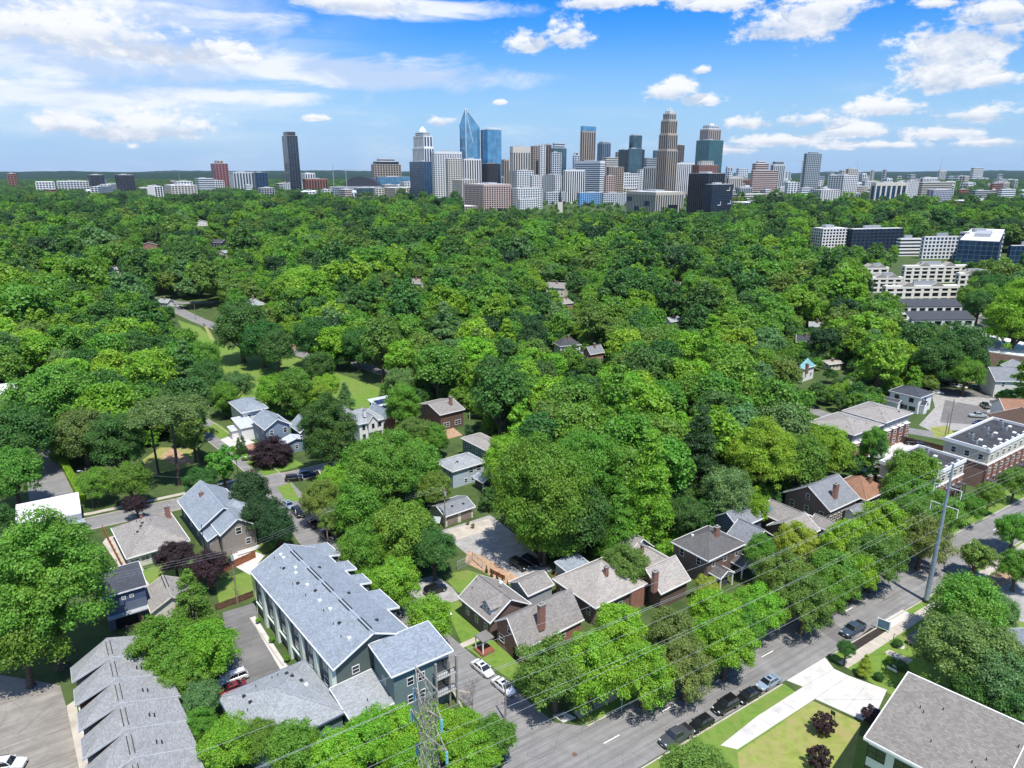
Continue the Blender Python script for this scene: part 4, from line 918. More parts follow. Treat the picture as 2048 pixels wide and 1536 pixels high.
rowhouse('brick_rowhouse', (1884, 880.6), (1980.5, 905), (2075, 860), 10.8, 35, 8, 'three storey beige and brick rowhouse with black flat roof at the right edge', 6)
rowhouse('brick_rowhouse', (1756.6, 926), (1858, 958), (1943, 925), 8.4, 35, 6, 'nearer beige and brick rowhouse with black flat roof partly behind the big right tree', 4)
root = house('gable_house', (1990, 820), 6, 'white walled house with brown gable roof and round gable window at the right edge', 'house')
f = block(root, 14, (2008, 858), 20, 5.4, 8.6, 'gable', 'v', W['white'], SH['brown'], -12, .5, win=[('f', 3, 1.8, 1.1, 1.5, 0, .6), ('l', 3, 2, 1, 1.5)])
root = house('orange_roofed_house', (2020, 815), 5, 'house with orange brown roof at the right edge above the brown gabled one', 'house')
block(root, 10, (2010, 822), 20, 4.6, 7.6, 'gable', 'u', W['white'], SH['rust'], -8, .4)
root = house('pale_office', (1995, 752), 7, 'tall pale gabled house with green side wall right of the car park', 'house')
f = block(root, 12, (1991, 762), 24, 6.4, 10.4, 'gable', 'u', W['white'], SH['grey'], -4, .4, win=[('f', 4, 4.2, 1.0, 1.5), ('f', 4, 1.2, 1.0, 1.5)])
block(root, 9, (2028, 742), 9, 9, 11.5, 'gable', 'v', W['green'], SH['pale'], -4, .4, occ=False)
root = house('brick_warehouse', (1975, 706), 7, 'red brick flat roofed warehouse with bright white roof beside the far road', 'warehouse')
o_ = [P(1962, 664, 8.5), P(1977, 703, 8.5), P(2120, 722, 8.5), P(2110, 700, 8.5)]
m = MB(); m.prism([(p.x, p.y) for p in o_], 0, 8.2); m.build('wall', BRICK, root); m = MB(); m.prism([(p.x, p.y) for p in o_], 8.2, 8.6); m.build('roof', WHITEROOF, root)
OCC.append([(p.x, p.y) for p in o_])
for px, py in ((1980, 681), (1990, 688), (2002, 699)):
    q = P(px, py, 8.6); m = MB(); m.box(q.x - 1.6, q.x + 1.6, q.y - 1.6, q.y + 1.6, 8.6, 10); m.build('rooftop_unit', mat('unit_grey', (.32, .34, .36), .5, .3), root)
root = house('foreground_house', (1729, 1475), 8, 'large taupe shingled roof with white walls and dark windows filling the lower right corner', 'house')
f = block(root, (1794.5, 1348.7), (1729, 1475), 30, 8.6, 8.6, 'flat', 'u', W['white'], SH['taupe'], -46, .5, occ=False, parapet=-.28)
OCC.append([f.pt(-3, -3).xy, f.pt(34, -3).xy, f.pt(34, 22).xy, f.pt(-3, 22).xy])
for o2 in list(root.children):
    if o2.name.startswith('roof') or o2.name.startswith('parapet'): bpy.data.objects.remove(o2)
lv = f.lv; r = MB(); r.slab([f.pt(0, 0, 8.6), f.pt(34, 0, 8.6), f.pt(34, lv * .99, 9.9), f.pt(0, lv * .99, 9.9)], .25); f.kind = 'shed'; f.axis = 'v'; f.zr = 9.9
f.roof = r.build('roof', shingle('grey_brown', (.195, .18, .16)), root)
r = MB(); r.beam(f.pt(-.05, 0, 8.62), f.pt(-.05, lv * .99, 9.92), .14, .4); r.beam(f.pt(0, -.05, 8.62), f.pt(34, -.05, 8.62), .14, .35); r.beam(f.pt(0, lv * .99 + .05, 9.92), f.pt(34, lv * .99 + .05, 9.92), .2, .35); r.build('fascia', WHITE, root)
m = MB(); m.obox(f.o, f.u, f.v, .52, 33, .52, lv - .6, 8.2, 8.34); m.build('wall_top', W['white'], root)
r = MB(); r.beam(f.pt(15.2, .2, 8.72), f.pt(15.6, lv - .2, 10.02), .12, .06); r.build('roof_seam', WHITE, root)
f.lu = 30
bits(f, [(.12, .62, 'p'), (.14, .58, 'p'), (.2, .72, 'p'), (.22, .3, 'p'), (.42, .4, 'p'), (.38, .3, 'p'), (.4, .25, 'p'), (.5, .7, 'p'), (.75, .4, 'v'), (.7, .2, 'p')])
for z_ in (2.2, 5.6):
    for k in range(4): window(root, f.pt(1.6 + k * 3.4, .49, z_), -f.v, 2.3, 1.9, BLACK)
    for k in range(4): window(root, f.pt(.49, 2 + k * 4, z_), -f.u, 1.7, 1.9, BLACK)
root = house('teal_cottage', (2002, 1290), 4, 'teal walled house with blue grey gable roof at the right edge above the dark shrubs', 'house')
f = block(root, 7, (2010, 1300), 12, 4.6, 7.0, 'gable', 'v', W['teal'], SH['blue'], -32, .5, win=[('l', 2, 1.5, 1.1, 1.4)])

# --- middle distance houses peeking out of the wood
n_h = [(830, 556, 26, 6, 9, 'taupe', 'white', 'cream house with tan roof and white porch in clearing of upper middle wood'),
       (1108, 563, 34, 6, 9, 'taupe', 'cream', 'wide tan roofed house in upper middle wood above the pink house'),
       (1138, 596, 24, 6, 9, 'tan', 'brick', 'pinkish brick house with tan hip roof in the middle of the wood'),
       (1140, 675, 42, 6, 9, 'dark', 'white', 'white house with charcoal hip roof beside a lone pine in the wood'),
       (1196, 692, 20, 5, 8, 'grey', 'brick', 'small brick house with white gable in the centre of the wood'),
       (1353, 634, 26, 6, 8, 'pale', 'white', 'white house with pale blue grey roof right of the wood centre'),
       (1345, 563, 16, 6, 8, 'dark', 'brick', 'small brick gable showing between crowns in the upper right wood'),
       (513, 596, 38, 6, 10, 'pale', 'brown', 'house with pale grey multi hipped roof beside the park road'),
       (300, 484, 28, 7, 10, 'dark', 'brick', 'dark roofed brick house in the upper left wood'),
       (436, 478, 26, 7, 10, 'slate', 'dark', 'dark gabled house in the upper left wood right of the brick one'),
       (405, 440, 20, 7, 9, 'pale', 'white', 'white walled house far up in the left wood'),
       (446, 500, 18, 6, 8, 'pale', 'cream', 'low cream house below the dark gabled house in the upper left wood'),
       (1627, 642, 24, 5, 7, 'pale', 'white', 'low white house with pale grey roof in the right wood'),
       (1603, 668, 30, 6, 9, 'slate', 'dark', 'dark slate roofed house between crowns in the right wood'),
       (232, 534, 16, 5, 7, 'pale', 'cream', 'small pale roofed house in a dark gap of the left wood'),
       (330, 596, 22, 4, 6, 'pale', 'white', 'small white roofed house at the top of the park road'),
       (1668, 722, 34, 3, 3.6, 'beige', 'cream', 'low cream flat roofed building in the wood right of the teal roof'),
       (1180, 705, 30, 3, 3.4, 'pale', 'cream', 'low pale roofed outbuilding below the small brick house')]
VIS = []        # things the photograph shows: photo box and depth, kept clear of filler trees in front
for (px, py, wpx, ze, zr, rf, wl, lab) in n_h:
    p = P(px, py, zr); L = max(8, wpx * p.y / FP * 1.15)
    root = empty('house', (p.x, p.y, 0), lab, 'house')
    c = Vector((p.x - L * .45, p.y - L * .45, 0)); 
    f = block(root, L * .75, (c.x, c.y, 0), L, ze, zr, 'hip' if 'hip' in lab else 'gable', random.choice('uv'), W[wl], SH[rf], random.choice((20, 33, -20)), .4, win=[('f', 4, 1.2, 1.2, 1.5), ('l', 3, 1.2, 1.0, 1.5)] + ([('f', 4, 4, 1.2, 1.3)] if ze > 5 else []))
    chimney(root, *PIX(f.pt(L * .5, L * .3, zr + 1))[:2], zr + 1, .9, .9, 2)
    VIS.append((px - wpx * .5, py - 8, px + wpx * .5, py + 12, p.y))
# ------------------------------------------------------------------ large far buildings
def gl(n, c, r=.12, metal=.35): return mat('glazing_' + n, c, r, metal, var=.25, scale=.06, spec=.8)
G = dict(dark=gl('dark', (.015, .02, .028), .15, .1), blue=gl('blue', (.05, .12, .22)), deep=gl('deep_blue', (.012, .05, .11), .12, .2), sky=gl('sky', (.14, .36, .55), .1, .55), green=gl('green', (.012, .10, .11), .12, .2),
         grey=gl('grey', (.06, .085, .11), .15, .15), brown=gl('bronze', (.04, .028, .024), .2, .1), teal=gl('teal', (.05, .11, .13)))
F = dict(ivory=mat('facade_ivory', (.70, .67, .60), .8, var=.05), white=mat('facade_white', (.72, .72, .71), .8, var=.04), cream=mat('facade_cream', (.60, .56, .48), .8, var=.05), beige=mat('facade_beige', (.48, .43, .36), .8, var=.05), tan=mat('facade_tan', (.38, .31, .25), .8, var=.06),
         brick=mat('facade_brick', (.28, .12, .085), .9, var=.1), brown=mat('facade_brown', (.15, .11, .095), .8, var=.08), grey=mat('facade_grey', (.33, .35, .37), .7, var=.05), dark=mat('facade_dark', (.035, .04, .05), .5, var=.1),
         pink=mat('facade_pink', (.33, .13, .13), .7, var=.08), blue=mat('facade_blue', (.20, .42, .72), .8, var=.05), pale=mat('facade_pale_grey', (.55, .58, .60), .7, var=.05), glassy=mat('facade_mullion', (.16, .22, .28), .4, .4),
         rose=mat('facade_rose', (.52, .40, .36), .8), lilac=mat('facade_lilac', (.42, .42, .50), .8))
def massing(root, o, u, v, w, d, z0, z1, style, gm, fm, fl=4.2, bay=4.5, topband=.0, roof=None, unit=True, proud=.45):
    """one volume: glazing core with real piers, floor bands, cap"""
    c = MB(); c.obox(o, u, v, 0, w, 0, d, z0, z1); c.build('glazing', gm, root)
    n = max(1, round((z1 - z0) / fl)); m = MB(); e = proud
    def band(za, zb, ex=e): m.obox(o, u, v, -ex, w + ex, -ex, d + ex, za, zb)
    def piers(bw, frac, ex=e):
        for L, horiz in ((w, True), (d, False)):
            k = max(1, round(L / bw)); s = L / k; t = s * frac / 2
            for i in range(k + 1):
                a = i * s; a0, a1 = max(-ex, a - t), min(L + ex, a + t)
                if horiz: m.obox(o, u, v, a0, a1, -ex * .9, .02, z0, z1); m.obox(o, u, v, a0, a1, d - .02, d + ex * .9, z0, z1)
                else: m.obox(o, u, v, -ex * .92, .02, a0, a1, z0, z1); m.obox(o, u, v, w - .02, w + ex * .92, a0, a1, z0, z1)
    h = (z1 - z0) / n
    if style == 'grid':
        for i in range(n + 1): band(z0 + i * h - h * .17 if i else z0, min(z1, z0 + i * h + h * .14))
        piers(bay, .33)
    elif style == 'bands':
        for i in range(n + 1): band(z0 + i * h - h * .26 if i else z0, min(z1, z0 + i * h + h * .24))
    elif style == 'ribs':
        piers(bay, .42); band(z0, z0 + h * .5); band(z1 - h * .6, z1)
    elif style == 'glass':
        for i in range(n + 1): band(max(z0, z0 + i * h - .22), min(z1, z0 + i * h + .12), .12)
        piers(bay, .07, .16)
    elif style == 'bigrib':
        piers(bay, .3, 1.2)
        for i in range(n + 1): band(max(z0, z0 + i * h - .5), min(z1, z0 + i * h + .3), .25)
    if topband: m.obox(o, u, v, -e - .1, w + e + .1, -e - .1, d + e + .1, z1 - topband, z1 + .6)
    fo = m.build('facade_frame', fm, root); fo['kind'] = 'stuff'
    m = MB(); m.obox(o, u, v, .8, w - .8, .8, d - .8, z1, z1 + .62 if topband else z1 + .5); m.build('roof', roof or WHITEROOF, root)
    if unit:
        m = MB(); a = random.uniform(.2, .4); m.obox(o, u, v, w * a, w * (a + .32), d * .3, d * .7, z1 + .4, z1 + 3.6); m.build('rooftop_unit', F['grey'], root)
NAMED = []
def tower(nm, xl, xm, xr, yt, yb, style, gk, fk, lab, cat='tower', fl=4.2, bay=4.5, th=33., tiers=None, topband=0., roof=None, Y=None, depth=None, group=None, unit=True):
    """xl..xr outline in the photo, xm = nearest corner; yb = foot; tiers: [(yt, inset)]"""
    Y = Y or P(1024, yb).y
    fl = max(fl, Y / 370); bay = max(bay, Y / 260)
    tr = R(th); u = Vector((math.cos(tr), math.sin(tr), 0)); v = Vector((-u.y, u.x, 0))
    B = PY(xm, yb, Y); B.z = 0
    # widths along u and v so that the outline edges fall on xl, xr
    def solve(dirv, px):
        lo, hi = 0.5, 500.
        for _ in range(40):
            mid = (lo + hi) / 2; q = PIX(B + dirv * mid)[0]
            if (q < px) if dirv is u else (q > px): lo = mid
            else: hi = mid
        return lo
    w = solve(u, xr) if xr > xm else depth or 20; d = solve(v, xl) if xl < xm else depth or 20
    if depth: d = depth if xm - xl < 3 else d
    w, d = min(w, 160), min(d, 160)
    root = empty(nm, (B.x, B.y, 0), lab, cat, group)
    zt = PY(xm, yt, Y).z
    massing(root, B, u, v, w, d, 0, zt, style, G[gk], F[fk], fl, bay, topband, roof, unit and not tiers)
    z = zt
    for (yt2, ins, st2, gk2, fk2) in (tiers or []):
        z2 = PY(xm, yt2, Y).z; iu, iv = w * ins, d * ins
        massing(root, B + u * iu + v * iv, u, v, w - 2 * iu, d - 2 * iv, z, z2, st2, G[gk2], F[fk2], fl, bay, 0, roof, False); z = z2
    OCC.append([(B - u * 4 - v * 4).xy, (B + u * (w + 4) - v * 4).xy, (B + u * (w + 4) + v * (d + 4)).xy, (B - u * 4 + v * (d + 4)).xy])
    return root, B, u, v, w, d, z
T = tower
T('brick_tower_block', -20, 20, 38, 347, 381, 'grid', 'brown', 'brick', 'dark brick apartment block at the far left edge of the horizon')
T('apartment_row', 67, 75, 112, 364, 386, 'grid', 'grey', 'white', 'white apartment row with brick end far left below the ridge', 'apartment building', fl=5, unit=False)
T('apartment_row', 112, 118, 180, 363, 384, 'grid', 'grey', 'pale', 'pale stepped apartment row left of the two dark blocks', 'apartment building', fl=5)
T('dark_apartment_block', 171, 186, 213, 350, 385, 'grid', 'dark', 'dark', 'left one of two dark blocks with brick piers at the far left', 'apartment building')
T('dark_apartment_block', 225, 243, 273, 350, 387, 'grid', 'dark', 'dark', 'right one of two dark blocks with brick piers at the far left', 'apartment building')
T('striped_block', 292, 312, 328, 373, 400, 'bigrib', 'dark', 'white', 'white block with strong vertical stripes rising from the left wood edge', 'office building', bay=6)
T('cream_block', 328, 345, 396, 371, 394, 'grid', 'grey', 'cream', 'wide cream stepped block right of the vertically striped block', 'office building', fl=5)
T('cream_block', 350, 358, 388, 363, 388, 'grid', 'grey', 'white', 'white block standing behind the wide cream stepped one', 'office building', fl=5)
T('office_block', 392, 400, 431, 357, 386, 'bands', 'grey', 'pale', 'low grey banded office left of the pink tower', 'office building')
T('pink_tower', 427, 436, 461, 327, 380, 'grid', 'brown', 'pink', 'pink glass and granite tower with small top box on the left', tiers=[(321, .25, 'grid', 'grey', 'tan')], fl=3.8)
T('striped_office', 461, 470, 511, 344, 382, 'ribs', 'grey', 'pale', 'white ribbed office right of the pink tower', 'office building', topband=3)
T('glass_office', 508, 514, 538, 345, 382, 'glass', 'deep', 'glassy', 'dark glass end block joined to the ribbed office', 'office building')
T('dark_tower', 573, 583, 604, 271, 385, 'glass', 'dark', 'glassy', 'tall isolated dark glass tower left of the skyline', tiers=[(263, .12, 'glass', 'brown', 'dark')], fl=4)
T('red_office', 604, 612, 632, 346, 376, 'ribs', 'grey', 'white', 'white ribbed building just right of the isolated dark tower', 'office building')
T('red_office', 607, 613, 657, 358, 384, 'ribs', 'brown', 'brick', 'brick ribbed block with light top right of the isolated dark tower', 'office building', topband=3)
T('low_office', 697, 703, 745, 366, 388, 'bands', 'grey', 'white', 'low white banded office under the stadium', 'office building', unit=False)
T('low_office', 709, 715, 754, 376, 391, 'glass', 'teal', 'glassy', 'low teal glass office below the stadium', 'office building')
T('granite_office', 745, 751, 804, 329, 383, 'grid', 'dark', 'tan', 'brown granite office with stepped top left of the domed tower', 'office building', bay=9, fl=9, tiers=[(323, .07, 'glass', 'dark', 'dark'), (317, .2, 'bands', 'grey', 'pale')])
T('glass_office', 753, 757, 822, 354, 385, 'glass', 'sky', 'glassy', 'low sky blue glass building before the granite office', 'office building')
T('beige_court', 765, 792, 829, 376, 399, 'grid', 'grey', 'beige', 'beige civic building with square windows below the domed tower', 'office building', fl=5)
T('white_condo', 800, 810, 845, 364, 390, 'grid', 'grey', 'white', 'white balcony building left of the deep blue glass block', 'apartment building', fl=5)
T('blue_glass_block', 822, 850, 866, 323, 408, 'glass', 'deep', 'glassy', 'deep blue glass block at the foot of the domed tower', 'office building')
# domed tower
root, B, u, v, w, d, z = T('domed_tower', 829, 851, 871, 295, 380, 'ribs', 'deep', 'white', 'blue and white tower with stepped top and pale dome', Y=2150, tiers=[(271, .06, 'ribs', 'deep', 'white'), (264, .16, 'bands', 'deep', 'pale')], bay=6)
c = B + u * w / 2 + v * d / 2; m = MB(); N = 12; zs = [(0, .36), (5, .34), (9, .27), (13, .15), (16, .05), (18, .01)]
for (a, ra), (b_, rb) in zip(zs[:-1], zs[1:]): m.tube(c + Vector((0, 0, z + a)), c + Vector((0, 0, z + b_)), ra * w, rb * w, N)
m.build('dome', mat('dome_white', (.75, .76, .78), .4), root)
T('white_grid_tower', 866, 872, 925, 303, 403, 'grid', 'grey', 'white', 'wide white gridded tower with roof terrace below the diamond topped tower', fl=5.5, bay=7, topband=5)
T('beige_grid_tower', 893, 898, 926, 317, 408, 'grid', 'grey', 'cream', 'cream square windowed tower left of the striped cream tower', fl=5, bay=5)
T('striped_tower', 925, 930, 963, 318, 407, 'ribs', 'brown', 'white', 'cream vertically striped tower under the diamond topped tower', bay=5, topband=3)
# diamond topped tower
Y = 2180; root = empty('diamond_tower', PY(941, 400, Y).to_2d().to_3d(), 'tall blue glass tower with slanting diamond top and white edges', 'tower')
pz = lambda x, y, dy=0: PY(x, y, Y + dy)
A, Bc, C_ = pz(921, 395), pz(934, 395, -18), pz(962, 395, 6); D_ = pz(948, 395, 34)
top = {'A': pz(921, 253).z, 'B': pz(934, 218).z, 'C': pz(962, 257).z, 'D': pz(948, 240).z}
q = [Vector((p.x, p.y, 0)) for p in (A, Bc, C_, D_)]; tt = [Vector((p.x, p.y, top[k])) for p, k in zip((A, Bc, C_, D_), 'ABCD')]
m = MB(); m.v = [tuple(p) for p in q + tt]; m.f = [(0, 1, 5, 4), (1, 2, 6, 5), (2, 3, 7, 6), (3, 0, 4, 7), (4, 5, 6), (4, 6, 7)]; m.build('glazing', G['sky'], root)
m = MB()
for a in range(4): m.tube(q[a], tt[a], 1.1, n=4)
for a, b_ in ((0, 1), (1, 2), (2, 3), (3, 0)): m.tube(tt[a], tt[b_], 1.1, n=4)
m.tube(tt[1], (q[1] + q[2]) / 2 + Vector((0, 0, top['C'] - 40)), 1.1, n=4); m.build('edge_frame', F['white'], root)
m = MB()
for k in range(46):
    z_ = k * 4.4
    for a, b_ in ((0, 1), (1, 2)):
        if z_ < min(tt[a].z, tt[b_].z): m.tube(q[a] + Vector((0, 0, z_)), q[b_] + Vector((0, 0, z_)), .3, n=4, cap=False)
for f_ in (.2, .4, .6, .8):
    for a, b_ in ((0, 1), (1, 2)): p = q[a].lerp(q[b_], f_); m.tube(p, p + Vector((0, 0, tt[a].lerp(tt[b_], f_).z)), .25, n=4, cap=False)
o_ = m.build('mullion', F['glassy'], root); o_['kind'] = 'stuff'
m = MB(); c = tt[1].lerp(tt[2], .1); m.box(c.x - 4, c.x + 4, c.y, c.y + 8, c.z - 6, c.z + 5); m.build('crown_box', F['pale'], root)
OCC.append([p.xy for p in q])
root, B, u, v, w, d, z = T('glass_hotel_tower', 961, 976, 1003, 259, 401, 'glass', 'sky', 'glassy', 'sky blue glass tower with letter crown right of the diamond tower', fl=4.5, bay=14)
m = MB()
for k in range(9): m.obox(B, u, v, w * (k + .15) / 9, w * (k + .8) / 9, .3, .7, z + 1.5, z + 6.5)
m.build('crown_letters', F['white'], root)
T('black_glass_box', 964, 996, 1001, 327, 404, 'glass', 'dark', 'dark', 'low black glass box in front of the sky blue glass tower', 'office building')
T('slim_brown_tower', 1003, 1009, 1018, 319, 384, 'ribs', 'brown', 'tan', 'slim brown ribbed tower behind the cream slab', bay=4)
T('cream_slab_tower', 1020, 1026, 1060, 293, 398, 'ribs', 'grey', 'cream', 'broad cream slab tower with blank white top', bay=2.2, topband=18)
T('white_condo', 1026, 1034, 1067, 341, 404, 'grid', 'grey', 'white', 'white balcony block at the foot of the cream slab tower', 'apartment building', fl=5)
T('twin_condo_tower', 1061, 1066, 1083, 292, 399, 'grid', 'brown', 'tan', 'left dark half of the brown and white twin towers', fl=4.5, bay=6)
T('twin_condo_tower', 1077, 1080, 1090, 290, 399.5, 'grid', 'grey', 'white', 'white balcony strip between the brown twin towers', fl=4.5)
T('twin_condo_tower', 1087, 1090, 1101, 289, 399, 'ribs', 'brown', 'brown', 'right dark half of the brown and white twin towers', bay=5)
T('green_glass_tower', 1100, 1104, 1131, 296, 398, 'glass', 'teal', 'glassy', 'teal glass tower with pale slanted crown left of centre skyline', tiers=[(286, .12, 'bands', 'grey', 'pale')])
T('dark_grid_tower', 1100, 1103, 1121, 305, 402, 'grid', 'dark', 'pale', 'dark tower with white grid before the teal glass tower', fl=5, bay=6)
T('brown_slab_tower', 1158, 1162, 1188, 262, 383, 'ribs', 'brown', 'tan', 'tall brown slab tower with bright glass top at skyline centre', bay=3, tiers=[(252, .0, 'glass', 'sky', 'glassy')])
T('pale_spire_block', 1144, 1147, 1158, 311, 384, 'grid', 'grey', 'pale', 'small pale stepped tower left of the tall brown slab', tiers=[(305, .2, 'grid', 'grey', 'pale')])
T('grey_glass_tower', 1192, 1202, 1218, 286, 382, 'ribs', 'grey', 'glassy', 'grey blue glass tower right of the tall brown slab', bay=6, tiers=[(283, .1, 'bands', 'grey', 'pale')])
root, B, u, v, w, d, z = T('copper_dome_building', 1228, 1236, 1248, 304, 382, 'grid', 'grey', 'cream', 'small cream building with green copper dome left of the dark box tower')
c = B + u * w / 2 + v * d / 2; m = MB()
for a, ra, b_, rb in ((0, .45, 6, .4), (6, .4, 10, .2), (10, .2, 16, .02)): m.tube(c + Vector((0, 0, z + a)), c + Vector((0, 0, z + b_)), ra * w, rb * w, 10)
m.build('dome', TEALROOF, root)
T('pale_banded_block', 1203, 1210, 1236, 315, 386, 'bands', 'grey', 'cream', 'cream banded block below the copper dome', 'office building')
T('round_dark_tower', 1254, 1262, 1279, 271, 382, 'glass', 'teal', 'dark', 'slender dark teal tower rising behind the dark box pair', bay=5, tiers=[(269, .06, 'bands', 'grey', 'pale')])
T('dark_box_tower', 1234, 1240, 1254, 299, 388, 'glass', 'dark', 'dark', 'left dark wing of the glass box tower')
T('dark_box_tower', 1252, 1255, 1280, 297, 389, 'glass', 'teal', 'glassy', 'pale centre bay of the glass box tower', bay=9)
T('dark_box_tower', 1277, 1279, 1285, 299, 388, 'glass', 'dark', 'dark', 'right dark wing of the glass box tower')
# tall stepped crown tower
root, B, u, v, w, d, z = T('crown_tower', 1309, 1329, 1349, 300, 392, 'ribs', 'dark', 'tan', 'tallest tower of the skyline, stepped rose granite with spiked crown', Y=2000, bay=3.4, fl=4,
                           tiers=[(268, .05, 'ribs', 'dark', 'tan'), (240, .11, 'ribs', 'dark', 'tan'), (226, .19, 'ribs', 'grey', 'tan'), (221, .28, 'ribs', 'grey', 'pale')])
c = B + u * w / 2 + v * d / 2; m = MB()
for k in range(8):
    a = k * math.pi / 4; r_ = w * .2; p = c + Vector((math.cos(a) * r_, math.sin(a) * r_, 0)); m.tube((p.x, p.y, z), (c.x + (p.x - c.x) * .4, c.y + (p.y - c.y) * .4, z + 10), .8, .3, 4)
m.tube((c.x, c.y, z), (c.x, c.y, z + 17), 1.4, .3, 5); m.build('crown_spike', F['pale'], root)
T('brown_grid_tower', 1346, 1351, 1363, 290, 384, 'grid', 'dark', 'brown', 'dark brown gridded tower right of the crowned tower', fl=6, bay=5)
T('teal_slip_tower', 1302, 1305, 1312, 301, 380, 'glass', 'teal', 'dark', 'narrow teal tower showing left of the crowned tower')
T('grey_banded_office', 1284, 1290, 1312, 316, 384, 'bands', 'grey', 'grey', 'grey banded office at the left foot of the crowned tower', 'office building')
T('crown_office_tower', 1392, 1408, 1433, 258, 378, 'ribs', 'grey', 'tan', 'ribbed tower with round cornered crown behind the green glass tower', bay=5, tiers=[(250, .12, 'ribs', 'grey', 'pale'), (246, .36, 'ribs', 'grey', 'white')])
T('green_glass_tower', 1385, 1411, 1438, 280, 395, 'glass', 'green', 'glassy', 'bottle green glass tower in front of the ribbed crown tower')
T('brick_turret_block', 1380, 1393, 1431, 330, 404, 'grid', 'grey', 'brick', 'brick topped block with white bays above the black office', 'apartment building', tiers=[(322, .2, 'grid', 'grey', 'cream')])
T('white_rib_office', 1341, 1346, 1384, 326, 401, 'ribs', 'grey', 'white', 'white ribbed office right of the crowned tower foot', 'office building', bay=6)
T('sloped_white_building', 1284, 1317, 1325, 334, 402, 'ribs', 'dark', 'white', 'white ribbed building with sloping roof left of the crowned tower foot', 'office building', bay=9)
T('white_office', 1273, 1278, 1300, 339, 392, 'grid', 'grey', 'white', 'small white office beside the sloping roofed building', 'office building', fl=5)
T('white_arch_block', 1234, 1238, 1276, 347, 396, 'grid', 'grey', 'white', 'white block with tall arched windows above the striped cube', 'office building', fl=8, bay=8)
T('brick_gable_block', 1211, 1216, 1245, 334, 400, 'grid', 'brown', 'tan', 'tall rose block with peaked roof left of the arched white block', 'office building', fl=6)
T('rose_block', 1207, 1211, 1229, 352, 404, 'grid', 'brown', 'rose', 'lower rose block with an arch before the peaked roof block', 'office building', fl=6)
T('white_slab_tower', 1126, 1130, 1168, 340, 407, 'ribs', 'dark', 'white', 'white and black striped apartment slab left of the blue banded office', 'apartment building', bay=7)
T('blue_banded_office', 1147, 1198, 1207, 322, 404, 'bands', 'blue', 'white', 'wide office with blue glass bands and white side wall at city centre', 'office building', topband=6)
T('blue_white_apartments', 1155, 1160, 1202, 386, 411, 'grid', 'grey', 'blue', 'left part of the row of blue and white apartments at wood edge', 'apartment building', fl=5, bay=5)
T('blue_white_apartments', 1202, 1207, 1254, 387, 411, 'grid', 'grey', 'pale', 'right part of the row of blue and white apartments at wood edge', 'apartment building', fl=5, bay=5)
T('dark_low_apartments', 1088, 1093, 1132, 385, 409, 'grid', 'dark', 'pale', 'low dark and white apartments left of the church steeple', 'apartment building', fl=5)
T('white_apartments', 1022, 1036, 1084, 377, 419, 'grid', 'grey', 'white', 'white and dark apartments right of the big rose apartment block', 'apartment building', fl=5)
T('white_apartments', 1034, 1040, 1075, 399, 421, 'grid', 'grey', 'white', 'low white apartments at the wood edge below the dark and white ones', 'apartment building', fl=5)
T('rose_apartments', 930, 968, 1021, 369, 420, 'grid', 'dark', 'rose', 'big rose apartment block with many dark windows at the wood edge', 'apartment building', fl=4.6, bay=5, topband=3)
T('rose_apartments', 907, 925, 955, 360, 412, 'grid', 'brown', 'cream', 'cream and brown wing behind the big rose apartment block', 'apartment building', fl=4.6)
T('white_midblock', 1060, 1064, 1090, 352, 406, 'grid', 'grey', 'white', 'white block in front of the brown twin towers', 'apartment building', fl=5)
T('white_midblock', 1086, 1110, 1122, 350, 407, 'grid', 'dark', 'white', 'white block with dark corner left of the striped slab', 'apartment building', fl=5)
T('low_office', 832, 837, 884, 396, 412, 'bands', 'grey', 'pale', 'low pale institutional building in the trees left of the rose block', 'office building', unit=False)
T('low_office', 895, 925, 955, 413, 425, 'grid', 'grey', 'tan', 'low tan roofed hall with tall windows in front of the rose block', 'hall', unit=False)
# striped cube and black office
root, B, u, v, w, d, z = T('striped_cube', 1252, 1309, 1364, 385, 441, 'ribs', 'grey', 'beige', 'beige striped cube building with flat white roof above the wood', 'arts building', fl=8, bay=2.6, topband=3, th=24)
m = MB(); m.obox(B, u, v, w * .45, w * .78, -1.0, -.46, 12, 26); m.build('feature_window', G['dark'], root)
for a, z_ in ((.2, 24), (.55, 14), (.8, 30)):
    m = MB(); m.obox(B, u, v, -1.0, -.46, d * a, d * (a + .16), z_, z_ + 8); m.build('feature_window', G['deep'], root)
root, B, u, v, w, d, z = T('black_office', 1373, 1412, 1442, 347, 434, 'bigrib', 'dark', 'dark', 'black finned office tower standing at the wood edge right of the striped cube', 'office building', bay=3.5, th=30)
root, B, u, v, w, d, z = T('black_office_wing', 1405, 1420, 1460, 369, 436, 'grid', 'deep', 'dark', 'lower right wing of the black finned office with white slots', 'office building', bay=4, fl=4.5, th=30, Y=1340)
for a, z_ in ((.7, 48), (.3, 22), (.8, 24)):
    m = MB(); m.obox(B, u, v, w * a, w * (a + .16), -1.0, -.5, z_, z_ + 1.2); m.obox(B, u, v, w * (a + .14), w * (a + .16), -1.0, -.5, z_, z_ + 7); m.build('white_slot', F['white'], root)
